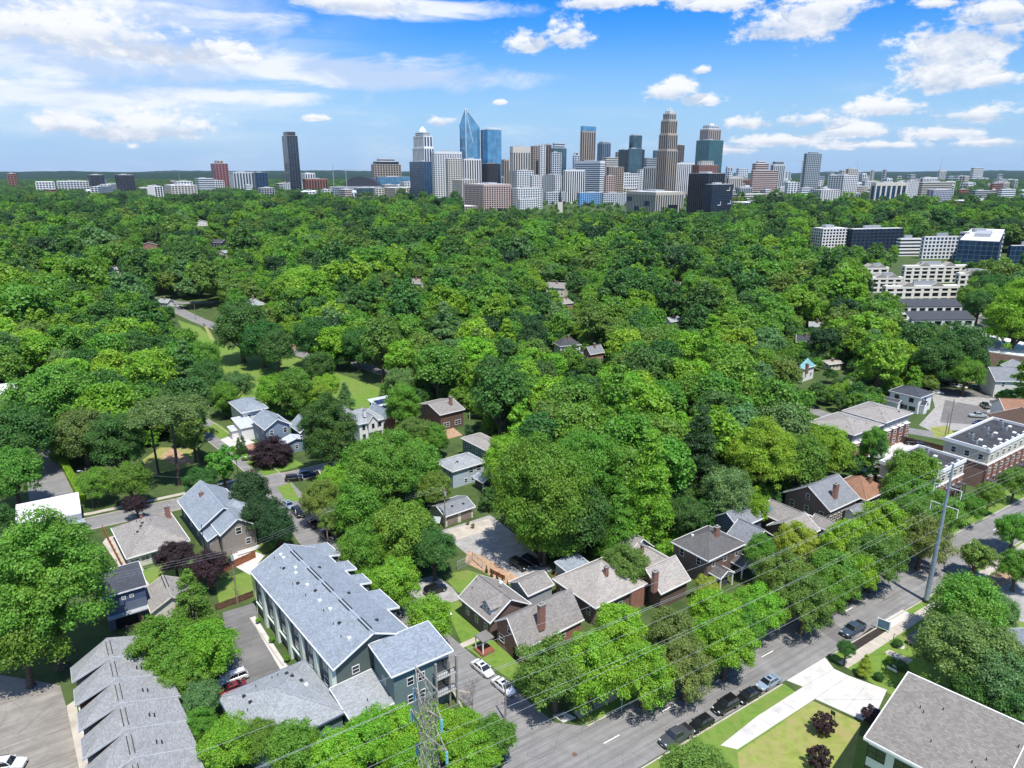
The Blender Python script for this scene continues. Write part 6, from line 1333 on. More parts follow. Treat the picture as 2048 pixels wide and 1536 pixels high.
FT = [
 (88, 1168, 98, 'big', 'mid', 'huge oak filling the left edge beside the dark blue modern house', .95),
 (40, 1275, 62, 'round', 'mid', 'lower left limb tree under the huge oak at the left edge', 1),
 (330, 1292, 55, 'fine', 'mid', 'green tree between the stepped roofs and the tan gable garage', 1),
 (383, 1215, 46, 'cone', 'mid', 'pointed green tree right of the tan gable garage', .9),
 (408, 1298, 52, 'fine', 'bright', 'rounded green tree right of the stepped grey roofs', 1),
 (355, 1350, 44, 'fine', 'mid', 'dense green tree touching the third stepped grey roof', 1),
 (405, 1400, 34, 'round', 'sage', 'magnolia with pale blossoms beside the parked white off-roader', 1),
 (395, 1450, 30, 'fine', 'mid', 'low bush tree at the right end of the stepped roofs', 1),
 (455, 1500, 48, 'fine', 'bright', 'leftmost bright tree along the bottom edge before the low hip roof', 1),
 (520, 1478, 36, 'round', 'mid', 'loose broad leaved tree rising before the low hip roof', 1.1),
 (590, 1500, 50, 'round', 'mid', 'broad leaved tree in front of the hip roof corner', 1),
 (668, 1512, 50, 'fine', 'lime', 'feathery lime tree along the bottom left of the pylon', 1),
 (738, 1484, 52, 'fine', 'bright', 'feathery bright tree below the corner tower wall', 1),
 (800, 1462, 46, 'fine', 'lime', 'feathery lime tree directly left of the pylon', 1),
 (880, 1470, 48, 'fine', 'bright', 'feathery bright tree directly behind the pylon', 1),
 (820, 1530, 50, 'fine', 'lime', 'feathery lime tree at the foot of the pylon', 1),
 (930, 1450, 30, 'fine', 'lime', 'small feathery tree at the balcony side of the corner tower', 1),
 (945, 1520, 52, 'fine', 'bright', 'feathery tree at the bottom edge right of the pylon', 1),
 (988, 1478, 42, 'round', 'mid', 'glossy broad leaved tree beside the street corner wooden pole', 1),
 (722, 1108, 44, 'round', 'mid', 'tree over the side street behind the far end of the townhouse roof', 1.2),
 (790, 1165, 42, 'round', 'bright', 'bright broad leaved tree beside the townhouse eaves', 1.2),
 (742, 1170, 34, 'round', 'bright', 'pale green tree pressed against the townhouse side roof', 1),
 (862, 1243, 44, 'round', 'bright', 'broad leaved tree between the townhouse tower and the brick corner house', 1.15),
 (868, 1100, 42, 'round', 'deep', 'dark rounded tree left of the gravel drive gate', 1),
 (805, 1060, 56, 'round', 'mid', 'dense tree between the side street and the double garage', 1.1),
 (770, 940, 72, 'big', 'mid', 'big mid green tree left of the pale blue house', 1.1),
 (720, 1010, 50, 'round', 'mid', 'tree above the parked cars in the side street', 1.1),
 (838, 935, 46, 'round', 'mid', 'green tree touching the left edge of the pale blue house roof', 1.2),
 (872, 978, 32, 'round', 'olive', 'small olive tree in front of the pale blue house', 1),
 (645, 1000, 38, 'fine', 'olive', 'olive brown tree over the parked cars at the street bend', 1),
 (672, 965, 34, 'round', 'bright', 'small bright tree beside the tan roofed cottage', 1),
 (675, 1035, 30, 'fine', 'olive', 'second olive tree over the red car in the side street', 1),
 (655, 868, 56, 'big', 'deep', 'perfectly rounded dark green tree between the gabled grey and white houses', 1.05),
 (543, 910, 36, 'fine', 'purple', 'wide purple leaved maple on the corner lawn', .85),
 (350, 1112, 32, 'fine', 'purple', 'red purple maple in front of the ranch house', .8),
 (415, 1135, 32, 'fine', 'purple', 'dark purple plum tree beside the wooden pole and driveway', 1),
 (272, 1010, 18, 'fine', 'purple', 'small purple tree on the pavement behind the ranch house', .9),
 (338, 825, 60, 'umbrella', 'pine', 'tall umbrella pine with bare trunk by the left lawn', .8),
 (300, 835, 42, 'umbrella', 'olive', 'second slightly lower umbrella pine left of the tallest one', .8),
 (232, 888, 42, 'oval', 'deep', 'dense dark magnolia left of the umbrella pine', 1.0),
 (258, 962, 32, 'round', 'mid', 'low magnolia by the hedge and cross street', .9),
 (190, 965, 26, 'round', 'mid', 'small tree at the end of the long clipped hedge', 1),
 (25, 945, 44, 'round', 'mid', 'rounded tree at the left edge above the white flat roof', 1),
 (-12, 1045, 30, 'round', 'deep', 'dark tree left of the white flat roof', 1),
 (40, 870, 50, 'round', 'deep', 'tree in front of the beige masonry building', 1),
 (110, 800, 60, 'round', 'mid', 'tree right of the white membrane roof at the left', 1),
 (165, 870, 44, 'fine', 'bronze', 'brownish tree beside the clipped hedge', 1),
 (498, 985, 34, 'round', 'dark', 'dark holly at the top of the holly row beside the side street', 1.3),
 (520, 1030, 34, 'round', 'dark', 'middle dark holly of the row beside the side street', 1.2),
 (556, 1055, 32, 'round', 'dark', 'lowest dark holly of the row beside the side street', 1.2),
 (445, 930, 34, 'vase', 'mid', 'open thin crowned tree at the street corner left of the lamp post', 1.1),
 (400, 965, 30, 'round', 'deep', 'dark tree in the corner garden left of the thin crowned tree', 1),
 (385, 872, 34, 'vase', 'olive', 'thin leaved tree beside the garden fence', 1.1),
 (805, 812, 34, 'oval', 'mid', 'narrow green tree right of the solar panels', 1.1),
 (825, 870, 34, 'fine', 'olive', 'bronze tinged tree below the narrow tree and the brown house', 1),
 (870, 875, 26, 'round', 'mid', 'small tree in front of the teal box house', 1),
 (690, 790, 18, 'cone', 'sage', 'small pale conical tree at the edge of the park lawn', .8),
 (630, 790, 28, 'round', 'lime', 'yellow green tree behind the grey gabled house', 1),
 (590, 780, 36, 'round', 'mid', 'green tree behind the grey gabled house at the park edge', 1.1),
 (545, 785, 32, 'round', 'bright', 'bright tree left of the yellow green tree at the park edge', 1),
 (470, 770, 28, 'round', 'sage', 'greyish tree behind the white modern house', 1),
 (1085, 985, 92, 'big', 'mid', 'giant spreading tree above the two black cars on the gravel drive', 1.25),
 (1090, 1062, 50, 'round', 'mid', 'lower front of the giant tree cluster by the gravel drive', 1),
 (1170, 940, 70, 'big', 'mid', 'tall broad tree right of the giant spreading tree', 1.2),
 (1160, 1040, 60, 'round', 'deep', 'dark tree under the giant cluster behind the pyramid roof', 1.1),
 (1010, 920, 44, 'round', 'bright', 'bright tree right of the pale blue house', 1.2),
 (1298, 985, 66, 'cone', 'bright', 'huge conical tree behind the tan cross gabled house', 1.05),
 (1240, 1040, 44, 'cone', 'mid', 'second conical tree left of the huge conical one', 1),
 (1398, 905, 52, 'cone', 'dark', 'dark open pine right of the huge conical tree', 1.0),
 (1372, 1030, 38, 'round', 'deep', 'dark rounded tree behind the mixed grey roof', 1),
 (1520, 915, 60, 'big', 'lime', 'bright lime round tree in the middle right wood', 1),
 (1455, 985, 46, 'round', 'sage', 'pale sage tree behind the slate roofed house', 1.1),
 (1498, 1015, 30, 'fine', 'bright', 'small bright tree beside the slate roofed house', 1),
 (1600, 925, 50, 'round', 'mid', 'green tree left of the brick townhouses', 1),
 (1650, 900, 44, 'fine', 'bright', 'bright tree in front of the brick townhouse annex', 1),
 (1245, 1130, 44, 'fine', 'olive', 'olive tree between the pyramid roof and the tan cross gabled house', .9),
 (1112, 1345, 66, 'fine', 'olive', 'dark olive street tree at the corner of the two roads', 1),
 (1182, 1338, 66, 'fine', 'bright', 'second street tree from the corner beside the brick corner house', 1),
 (1235, 1262, 52, 'fine', 'lime', 'bright street tree before the pyramid roofed house', 1),
 (1290, 1345, 58, 'fine', 'lime', 'bright street tree overhanging the road third from the corner', 1),
 (1345, 1272, 50, 'fine', 'bronze', 'bronze tinged street tree before the tan cross gabled house', 1),
 (1372, 1335, 52, 'fine', 'bronze', 'bronze tinged street tree overhanging the road', 1),
 (1425, 1228, 46, 'fine', 'bright', 'green street tree before the two small porches', 1),
 (1455, 1290, 54, 'fine', 'bright', 'large green street tree with crown over the road kerb', 1),
 (1418, 1176, 22, 'fine', 'yellow', 'small yellow green tree between the tan gable and the porches', 1),
 (1400, 1282, 42, 'fine', 'bright', 'street tree filling the row between the bronze tinged and large green ones', 1),
 (1490, 1245, 40, 'fine', 'mid', 'street tree filling the row left of the two olive ones', 1),
 (1650, 1195, 36, 'fine', 'mid', 'kerbside street tree right of the dark shade casting olive one', 1),
 (1710, 1150, 38, 'fine', 'bright', 'kerbside street tree between the olive ones left of the steel pole', 1),
 (1518, 1222, 46, 'fine', 'bright', 'green street tree between the porches and the kerb', 1),
 (1520, 1105, 28, 'oval', 'mid', 'small upright tree beside the slate roofed house front', 1),
 (1590, 1085, 36, 'fine', 'yellow', 'yellow green tree in front of the weathered tan house', 1),
 (1575, 1155, 48, 'fine', 'olive', 'olive street tree below the yellow green tree', 1),
 (1610, 1200, 50, 'fine', 'olive', 'olive street tree casting dark shade on the road', 1),
 (1665, 1150, 46, 'fine', 'mid', 'green street tree left of the tall steel pole, nearer one', 1),
 (1700, 1090, 44, 'fine', 'bright', 'bright street tree in front of the rust coloured roof', 1),
 (1745, 1120, 46, 'fine', 'olive', 'olive green street tree second left of the steel pole', 1),
 (1765, 1050, 46, 'fine', 'lime', 'bright green domed street tree under the wires', .9),
 (1815, 1045, 44, 'fine', 'olive', 'brownish green street tree beside the steel pole', 1),
 (1845, 1080, 40, 'fine', 'bronze', 'bronze street tree directly behind the steel pole', 1),
 (1820, 1000, 44, 'fine', 'mid', 'green tree behind the bronze street tree', 1),
 (1885, 1030, 36, 'fine', 'mid', 'green street tree right of the steel pole', 1),
 (1830, 948, 42, 'round', 'mid', 'large dark green tree in front of the nearer black flat roof', 1.1),
 (1755, 930, 22, 'cone', 'deep', 'narrow dark cone tree beside the nearer black flat roof', 1.2),
 (1748, 890, 24, 'oval', 'mid', 'young tree in front of the brick townhouse bays', 1.1),
 (1935, 1012, 22, 'round', 'mid', 'young street tree before the nearer rowhouse', 1), (1980, 990, 20, 'round', 'mid', 'young street tree before the right rowhouse porches', 1),
 (2032, 962, 22, 'round', 'mid', 'young street tree at the right edge before the rowhouse', 1),
 (2028, 1062, 26, 'fine', 'mid', 'rounded tree on the near verge at the right edge', 1),
 (1953, 1112, 27, 'vase', 'olive', 'young open tree on the near verge beside the road', 1.1), (1953, 1114, 22, 'fine', 'olive', 'inner leafy part tree of the young verge pair beside the road', 1),
 (2035, 1135, 28, 'fine', 'mid', 'green tree beside the bare earth at the right edge', 1),
 (1940, 1212, 52, 'round', 'mid', 'wide shrubby tree right of the blank blue sign', .9), (2000, 1225, 30, 'round', 'sage', 'pale shrub tree by the gravel car park', 1),
 (1922, 1305, 68, 'fine', 'pine', 'large olive pine crown above the taupe roof', .85),
 (2000, 1370, 50, 'round', 'sage', 'pale grey green tree right of the taupe roof ridge', 1), (2040, 1420, 46, 'round', 'deep', 'dark tree at the right edge beside the taupe roof', 1), (1945, 1380, 40, 'round', 'deep', 'dark shrub tree along the taupe roof edge', .9), (2035, 1340, 40, 'round', 'deep', 'dark tree below the teal cottage', 1),
 (1693, 1298, 15, 'round', 'deep', 'small dark shrub tree at the mulch bed end', 1), (1732, 1328, 14, 'cone', 'yellow', 'slim yellow green young tree beside the garden lawn', .8),
 (1392, 1548, 62, 'fine', 'olive', 'large olive tree at the bottom edge in front of the parked pickup', .9),
 (2036, 640, 48, 'big', 'bright', 'big bright tree right of the far road', 1), (2045, 598, 30, 'round', 'bright', 'bright tree above the big one right of the far road', 1),
 (1918, 702, 40, 'round', 'deep', 'tall dark tree left of the brick warehouse', 1.1), (1875, 720, 36, 'round', 'deep', 'dark tree beside the dark car park shade', 1), (1932, 745, 26, 'round', 'mid', 'green tree at the warehouse corner', 1),
 (1958, 612, 22, 'round', 'deep', 'dark tree right of the front wing of the cream apartments', 1), (1935, 595, 18, 'round', 'mid', 'small tree at the corner of the cream apartments front wing', 1), (1990, 575, 24, 'round', 'deep', 'dark tree below the right wing of the cream apartments', 1), (1975, 592, 18, 'round', 'mid', 'mid green tree between the cream apartments and the far road', 1), (1962, 560, 16, 'round', 'deep', 'small dark tree against the right cream wing', 1),
 (448, 792, 26, 'round', 'mid', 'mid green tree left of the white modern house by the park', 1.1), (418, 762, 30, 'round', 'deep', 'deep green tree at the lower left corner of the park lawn', 1.2), (408, 715, 26, 'round', 'mid', 'green tree on the left edge of the park lawn', 1.1), (655, 770, 24, 'round', 'bright', 'bright tree between the park lawns and the white painted house', 1),
 (555, 700, 32, 'round', 'deep', 'lone dark park tree leaning over the road', 1.1), (480, 655, 46, 'round', 'deep', 'dense park tree left of the road bend', 1.1), (525, 680, 36, 'round', 'deep', 'dark park tree beside the lawn shadow', 1.1),
 (625, 680, 36, 'round', 'deep', 'dark rounded tree at the park road right of the lawn', 1.1), (640, 735, 30, 'round', 'deep', 'dark tree between the two park lawns', 1.1), (715, 690, 34, 'round', 'deep', 'dark round tree beside the small park lawn', 1.1),
 (610, 575, 44, 'round', 'lime', 'bright flat topped tree above the grey hipped roof by the park', .8), (820, 605, 28, 'round', 'yellow', 'yellow green crown in the middle of the wood', .9),
 (800, 765, 30, 'round', 'sage', 'grey green tree right of the small park lawn', 1), (1065, 680, 30, 'oval', 'dark', 'dark upright tree left of the charcoal roofed white house', 1.1),
 (1580, 745, 14, 'fine', 'purple', 'small purple tree left of the verdigris roof', 1.1),
]
for t in FT: tree(t[0], t[1], t[2], t[3], t[4], t[5], ry=t[6], name={'purple': 'purple_tree'}.get(t[4], {'umbrella': 'pine_tree', 'cone': 'conical_tree'}.get(t[3], 'tree')), hgt=(21 if t[2] > 50 else 17) if t[3] == 'umbrella' else 2.9 if 'corner lawn' in t[5] and t[4] == 'purple' else None)
for px, py, r_, lb in ((1647, 1450, 25, 'dark purple crape myrtle in the front lawn beside the small sign'), (1640, 1520, 27, 'lower dark purple crape myrtle at the bottom edge of the lawn'), (1742, 1432, 19, 'purple shrub at the corner of the taupe roof')):
    tree(px, py, r_, 'vase', 'purple', lb, ry=1.1, name='purple_shrub', cat='shrub', hgt=1.5)
# pale trunks of the pair of tall pines
# ---- things kept in sight
VIS += [(895, 1040, 1010, 1120, 175), (60, 885, 150, 1000, 180), (0, 985, 165, 1040, 150), (400, 850, 560, 930, 190), (0, 755, 55, 800, 230), (425, 660, 560, 800, 330), (350, 605, 440, 660, 430), (640, 740, 760, 800, 290), (545, 690, 620, 715, 340), (1770, 770, 1990, 860, 250), (1885, 735, 1985, 790, 270), (1950, 600, 1990, 660, 400), (1745, 530, 1930, 585, 540), (1815, 610, 1940, 650, 430),
        (1600, 715, 1642, 760, 280), (1960, 660, 2048, 715, 330), (1620, 448, 1802, 492, 800), (1800, 470, 2048, 522, 750), (440, 790, 605, 900, 226), (680, 800, 780, 880, 224), (860, 795, 930, 850, 236), (915, 865, 990, 930, 206), (735, 795, 800, 825, 240),
        (870, 890, 985, 975, 190), (1630, 805, 1815, 900, 226), (0, 770, 60, 800, 240), (395, 850, 480, 960, 210), (290, 890, 400, 945, 200), (930, 370, 1460, 425, 1500)]
def crown_ok(x, y, r, zc, lim=None):
    for oc in OCC:
        if oc is None: continue
        if inpoly(x, y, oc): return False
    sx, sy, f_ = PIX((x, y, zc))
    for (x0, y0, x1, y1, Yv) in VIS:
        if y < Yv + 4:
            rp = r * FP / f_ * .92
            if x0 - rp < sx < x1 + rp and y0 - rp < sy < y1 + rp: return False
    return True
CT = {}
def near_clash(x, y, r, k=.72):
    for (a, b, q) in TREES:
        if abs(a - x) < 14 and (a - x) ** 2 + (b - y) ** 2 < ((r + q) * k) ** 2: return True
    return False
# wood trees one by one, nearest first
rs = random.Random(99)
LMK = [(590, 700, 'the park road'), (500, 740, 'the park lawn'), (700, 770, 'the small park lawn'), (640, 590, 'the flat topped lime tree'), (512, 592, 'the grey hipped roof by the park'), (900, 815, 'the dark brown house'), (955, 885, 'the teal grey house'),
       (830, 556, 'the cream house with white porch'), (1130, 590, 'the pinkish brick house'), (1140, 675, 'the charcoal roofed white house'), (1196, 690, 'the small brick house'), (1353, 634, 'the pale blue roof'), (1625, 640, 'the low white house'), (1603, 668, 'the slate roofed house'),
       (1622, 730, 'the verdigris roof'), (1820, 790, 'the white farmhouse'), (1700, 840, 'the twin brick townhouses'), (1878, 640, 'the pale blue townhouses'), (1930, 710, 'the brick warehouse'), (1520, 915, 'the lime round tree'), (1400, 900, 'the dark open pine'), (1298, 960, 'the huge conical tree'),
       (1085, 960, 'the giant spreading tree'), (725, 840, 'the white painted house'), (655, 868, 'the perfectly round dark tree'), (330, 830, 'the umbrella pine'), (110, 900, 'the clipped hedge'), (30, 790, 'the white membrane roof'), (470, 820, 'the white modern house'), (300, 484, 'the upper left brick house'), (430, 690, 'the dense park trees'), (1690, 722, 'the low cream building'), (820, 605, 'the yellow green crown'), (1065, 680, 'the dark upright tree')]
def landmark(px, py):
    b = min(LMK, key=lambda q: (q[0] - px) ** 2 + 1.6 * (q[1] - py) ** 2); dx, dy = px - b[0], py - b[1]; d = math.hypot(dx, dy)
    di = ('right of ' if dx > 0 else 'left of ') if abs(dx) > 2 * abs(dy) else ('below ' if dy > 0 else 'above ') if abs(dy) > 2 * abs(dx) else ('below and right of ' if dx > 0 else 'below and left of ') if dy > 0 else ('above and right of ' if dx > 0 else 'above and left of ')
    return ('just ' if d < 55 else 'well ' if d > 130 else '') + di + b[2]
def sector(px, py):
    h = 'left' if px < 430 else 'centre left' if px < 800 else 'centre' if px < 1200 else 'centre right' if px < 1560 else 'right'
    v_ = 'nearest' if py > 880 else 'near' if py > 760 else 'middle'
    return v_ + ' wood, ' + h
WOODC = ['bright', 'mid', 'mid', 'deep', 'olive', 'bright', 'mid', 'bright', 'deep', 'sage', 'mid', 'mid', 'lime']
cname = dict(bright='bright green', mid='mid green', deep='deep green', olive='olive green', lime='lime green', sage='grey green', dark='very dark green')
cand = []
y = 150.
while y < 330:
    x = -y * .74
    while x < y * .76:
        xx, yy = x + rs.uniform(-3, 3), y + rs.uniform(-3, 3); cand.append((xx, yy)); x += 9.6
    y += 8.6
REST = []
for (xx, yy) in cand:
    r = rs.uniform(5.4, 9.4); zc = r * 1.15 + rs.uniform(2, 5.5)
    if near_clash(xx, yy, r, .6): continue
    # houses side of the main road is hand planted
    d = Vector((xx, yy, 0)) - RO; s_ = d.dot(RU); t_ = d.dot(RV)
    if t_ < 44 and yy < 215 and s_ > -45: continue
    if t_ < 8: continue
    if not crown_ok(xx, yy, r, zc): continue
    if NT_ < 298:
        px, py, _ = PIX((xx, yy, zc))
        if px < -60 or px > 2110: continue
        ck_ = rs.choice(WOODC); sc_ = sector(px, py)
        tree(0, 0, 0, 'mid', ck_, ('large ' if r > 8.2 else 'small ' if r < 6.4 else '') + cname[ck_] + ' tree ' + landmark(px, py), world=(Vector((xx, yy, 0)), r, zc), group='broadleaf trees ' + landmark(px, py), name='tree')
    else: REST.append((xx, yy, r, zc)); TREES.append((xx, yy, r))
print('individual trees', NT_, 'rest', len(REST))
# ---- the wood beyond, one mass
def grid_hash():
    H_ = {}
    for i, oc in enumerate(OCC):
        xs = [p[0] for p in oc]; ys = [p[1] for p in oc]
        for a in range(int(min(xs) // 40), int(max(xs) // 40) + 1):
            for b in range(int(min(ys) // 40), int(max(ys) // 40) + 1): H_.setdefault((a, b), []).append(oc)
    return H_
GH = grid_hash()
def occ_fast(x, y):
    return any(inpoly(x, y, oc) for oc in GH.get((int(x // 40), int(y // 40)), ()))
pts = [(x, y, zc, r, rs.randrange(20)) for (x, y, r, zc) in REST]
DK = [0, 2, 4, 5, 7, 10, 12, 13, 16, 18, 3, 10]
y = 318.
while y < 1480:
    st = 10.4 + 3.0 * (y - 318) / 1160; x = -y * .78 - 10
    while x < y * .80 + 20:
        xx, yy = x + rs.uniform(-.42, .42) * st, y + rs.uniform(-.42, .42) * st; x += st
        if y < 330 and near_clash(xx, yy, 6, .5): continue
        spx = PIX((xx, yy, 0))[0]
        r = (rs.uniform(.38, .80) + (.42 if rs.random() < .20 else 0)) * st * (1 + .25 * math.sin(xx * .05) * math.sin(yy * .043)); zc = r * 1.1 + rs.uniform(0, 8)
        if spx > 1480 and yy > 640 and rs.random() < .22: continue
        if spx > 1560 and yy > 1000 and rs.random() < .25: continue
        if occ_fast(xx, yy): continue
        sx, sy, f_ = PIX((xx, yy, zc)); rp = r * FP / f_ * .9; bad = False
        for (x0, y0, x1, y1, Yv) in VIS:
            if yy < Yv + 3 and x0 - rp < sx < x1 + rp and y0 - rp < sy < y1 + rp: bad = True; break
        if bad: continue
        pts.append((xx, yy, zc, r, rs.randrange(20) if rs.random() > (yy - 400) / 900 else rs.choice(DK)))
    y += st * .9
# understorey closing the gaps near by
y = 135.
while y < 420:
    x = -y * .76
    while x < y * .78:
        xx, yy = x + rs.uniform(-2, 2), y + rs.uniform(-2, 2); x += 6.2
        d = Vector((xx, yy, 0)) - RO; s_ = d.dot(RU); t_ = d.dot(RV)
        if t_ < 36 or occ_fast(xx, yy): continue
        if yy < 190 and s_ < -30: continue
        r = rs.uniform(2.4, 4.2); zc = r * rs.uniform(.8, 1.5)
        if not crown_ok(xx, yy, r, zc): continue
        pts.append((xx, yy, zc, r, rs.randrange(20)))
    y += 5.8
y = 1480.
while y < 6300:
    st = 13 + (y - 1480) / 240; x = -y * .80
    while x < y * .82:
        xx, yy = x + rs.uniform(-.5, .5) * st, y + rs.uniform(-.5, .5) * st; x += st
        spx = PIX((xx, yy, 0))[0]
        if 640 < spx < 1500 and yy < 2600 and rs.random() < .80: continue
        if 1500 <= spx and yy < 2300 and rs.random() < .38: continue
        if rs.random() < .12: continue
        if yy < 3200 and occ_fast(xx, yy): continue
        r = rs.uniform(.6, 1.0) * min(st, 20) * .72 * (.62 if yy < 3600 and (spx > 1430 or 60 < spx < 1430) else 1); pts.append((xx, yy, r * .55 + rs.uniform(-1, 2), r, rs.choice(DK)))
    y += st
print('mass trees', len(pts))
def wood_mass(name, pts, label):
    me = bpy.data.meshes.new(name); n = len(pts); a = np.array(pts, dtype=np.float32)
    me.vertices.add(n); me.vertices.foreach_set('co', a[:, :3].ravel())
    for nm, typ, val in (('scl', 'FLOAT_VECTOR', np.stack([a[:, 3], a[:, 3], a[:, 3] * RNG.uniform(.85, 1.15, n)], 1)), ('rot', 'FLOAT_VECTOR', np.stack([np.zeros(n), np.zeros(n), RNG.uniform(0, 6.28, n)], 1)), ('idx', 'INT', a[:, 4])):
        at = me.attributes.new(nm, typ, 'POINT')
        if typ == 'INT': at.data.foreach_set('value', val.astype(np.int32))
        else: at.data.foreach_set('vector', val.astype(np.float32).ravel())
    src = bpy.data.collections.new('wood_crowns')
    for i in range(20):
        ck_ = ['mid', 'bright', 'deep', 'olive', 'mid', 'mid', 'sage', 'deep', 'lime', 'mid', 'dark', 'bright', 'deep', 'mid', 'olive', 'mid', 'deep', 'bright', 'deep', 'mid'][i]
        col = LC[ck_]; g_ = random.uniform(.85, 1.1); me2 = FAR[i % 5].copy(); me2.materials[0] = mat_objcol('leaf_%02d' % i, leaf=True, fixed=(col[0] * g_, col[1] * g_, col[2] * g_)); o = bpy.data.objects.new('wood_crown_%02d' % i, me2); src.objects.link(o)
    ob = bpy.data.objects.new(name, me); COL.objects.link(ob)
    ng = bpy.data.node_groups.new('scatter', 'GeometryNodeTree'); ng.interface.new_socket('Geometry', in_out='INPUT', socket_type='NodeSocketGeometry'); ng.interface.new_socket('Geometry', in_out='OUTPUT', socket_type='NodeSocketGeometry')
    N = ng.nodes; gi = N.new('NodeGroupInput'); go = N.new('NodeGroupOutput'); ip = N.new('GeometryNodeInstanceOnPoints'); ci = N.new('GeometryNodeCollectionInfo')
    ci.inputs['Collection'].default_value = src; ci.inputs['Separate Children'].default_value = True; ci.inputs['Reset Children'].default_value = True
    ip.inputs['Pick Instance'].default_value = True
    def attr(nm, typ): a_ = N.new('GeometryNodeInputNamedAttribute'); a_.data_type = typ; a_.inputs['Name'].default_value = nm; return a_.outputs['Attribute']
    L = ng.links; L.new(gi.outputs[0], ip.inputs['Points']); L.new(ci.outputs[0], ip.inputs['Instance']); L.new(attr('idx', 'INT'), ip.inputs['Instance Index'])
    L.new(attr('rot', 'FLOAT_VECTOR'), ip.inputs['Rotation']); L.new(attr('scl', 'FLOAT_VECTOR'), ip.inputs['Scale']); L.new(ip.outputs[0], go.inputs[0])
    md = ob.modifiers.new('scatter', 'NODES'); md.node_group = ng
    tag(ob, label, 'wood', kind='stuff')
wood_mass('woodland', pts, 'dense green wood of broadleaf trees reaching from the suburb to the horizon')
# clipped hedge along the left car park
def hedge(a, b, w, h, label, col='bright'):
    a, b = P(*a), P(*b); L = (b - a).length; n = int(L / (w * .75)); mb = []
    root = empty('hedge', (a.x, a.y, 0), label, 'hedge')
    o = bpy.data.objects.new('foliage', hedge_mesh(L, w, h)); COL.objects.link(o); o.parent = root; o.rotation_euler.z = math.atan2(b.y - a.y, b.x - a.x); o.color = (*LC[col], 1)
def hedge_mesh(L, w, h):
    n = int(L * 330); rng = np.random.default_rng(int(L * 10)); p = np.stack([rng.uniform(0, L, n), rng.uniform(-w / 2, w / 2, n), rng.uniform(.05, h, n)], 1)
    k = rng.integers(0, 3, n); p[k == 0, 2] = h + rng.normal(scale=.05, size=(k == 0).sum()); p[k == 1, 1] = -w / 2; nr = rng.normal(scale=.5, size=(n, 3)) + np.where((k == 0)[:, None], [0, 0, 1.], [0, -1., .3])
    nr /= np.linalg.norm(nr, axis=1)[:, None]; t = np.cross(nr, rng.normal(size=(n, 3))); t /= np.linalg.norm(t, axis=1)[:, None]; b = np.cross(nr, t); s = .16
    q = np.stack([p - t * s, p - b * s * .7, p + t * s, p + b * s * .7], 1).reshape(-1, 3); me = bpy.data.meshes.new('foliage')
    me.from_pydata([tuple(c) for c in q.tolist()], [], [(4 * i, 4 * i + 1, 4 * i + 2, 4 * i + 3) for i in range(n)]); me.materials.append(LEAF); return me
hedge((166, 1005), (112, 900), 1.8, 2.0, 'long bright clipped hedge beside the grey car park at the left')
hedge((2003, 800), (1985, 785), 2.0, 1.5, 'low clipped hedge beside the pale grey house at the right edge')
for px, py, c_, lb in ((478, 900, 'deep', 'left narrow cypress'), (486, 896, 'deep', 'right narrow cypress')):
    tree(px, py - 6, 9, 'cone', c_, lb + ' beside the brick patio', ry=1.2, name='cypress', cat='tree')
for px, py, r_, c_, lb in ((490, 915, 8, 'yellow', 'golden shrub beside the brick patio and street'), (473, 905, 7, 'bright', 'small green shrub left of the golden one'), (465, 897, 6, 'bright', 'topmost small green shrub at the street verge'), (505, 916, 6, 'bronze', 'bronze shrub right of the golden one'),
                           (1780, 1322, 10, 'mid', 'round shrub in the bright meadow garden'), (1800, 1330, 12, 'sage', 'grey lavender shrub in the meadow garden'), (1758, 1352, 9, 'deep', 'dark shrub at the meadow corner by the driveway'), (1796, 1286, 9, 'deep', 'dark shrub beside the small car park sign'),
                           (516, 1240, 5, 'bright', 'first small shrub along the townhouse front'), (544, 1278, 6, 'bright', 'second small shrub along the townhouse front'), (574, 1316, 7, 'mid', 'third small shrub along the townhouse front'), (510, 1080, 6, 'deep', 'shrub beside the craftsman house steps'), (550, 1085, 8, 'deep', 'shrub at the garden wall beside the side street')):
    tree(px, py, r_, 'round', c_, lb, ry=.8, name='shrub', cat='shrub', hgt=.8)
for k in range(5):
    tree(973 + k * 10.5, 1138 + k * 7.5, 3.2, 'cone', 'dark', ['first', 'second', 'third', 'fourth', 'fifth'][k] + ' tiny cypress along the orange earth strip, counted from the gate', ry=1.6, name='cypress', cat='shrub', hgt=.9)
# bare winter-looking young tree at the side street
p = P(945, 1438); root = empty('bare_tree', (p.x, p.y, 0), 'leafless young tree with pale trunk beside the side street kerb', 'tree')
m = MB(); m.tube(p, p + Vector((0, 0, 3)), .12, .09, 6); m.build('trunk', PALE_BARK, root)
m = MB(); rb_ = random.Random(3)
def branch(a, d, L, r, n):
    b = a + d * L; m.tube(a, b, r, r * .65, 4, cap=False)
    if n == 0: return
    for _ in range(3): nd = (d + Vector((rb_.uniform(-.7, .7), rb_.uniform(-.7, .7), rb_.uniform(-.1, .5)))).normalized(); branch(b, nd, L * .74, r * .6, n - 1)
for _ in range(4): branch(p + Vector((0, 0, rb_.uniform(1.8, 3))), Vector((rb_.uniform(-.6, .6), rb_.uniform(-.6, .6), 1)).normalized(), 1.7, .055, 4)
m.build('branches', mat('twig_grey', (.16, .13, .11), .9), root)
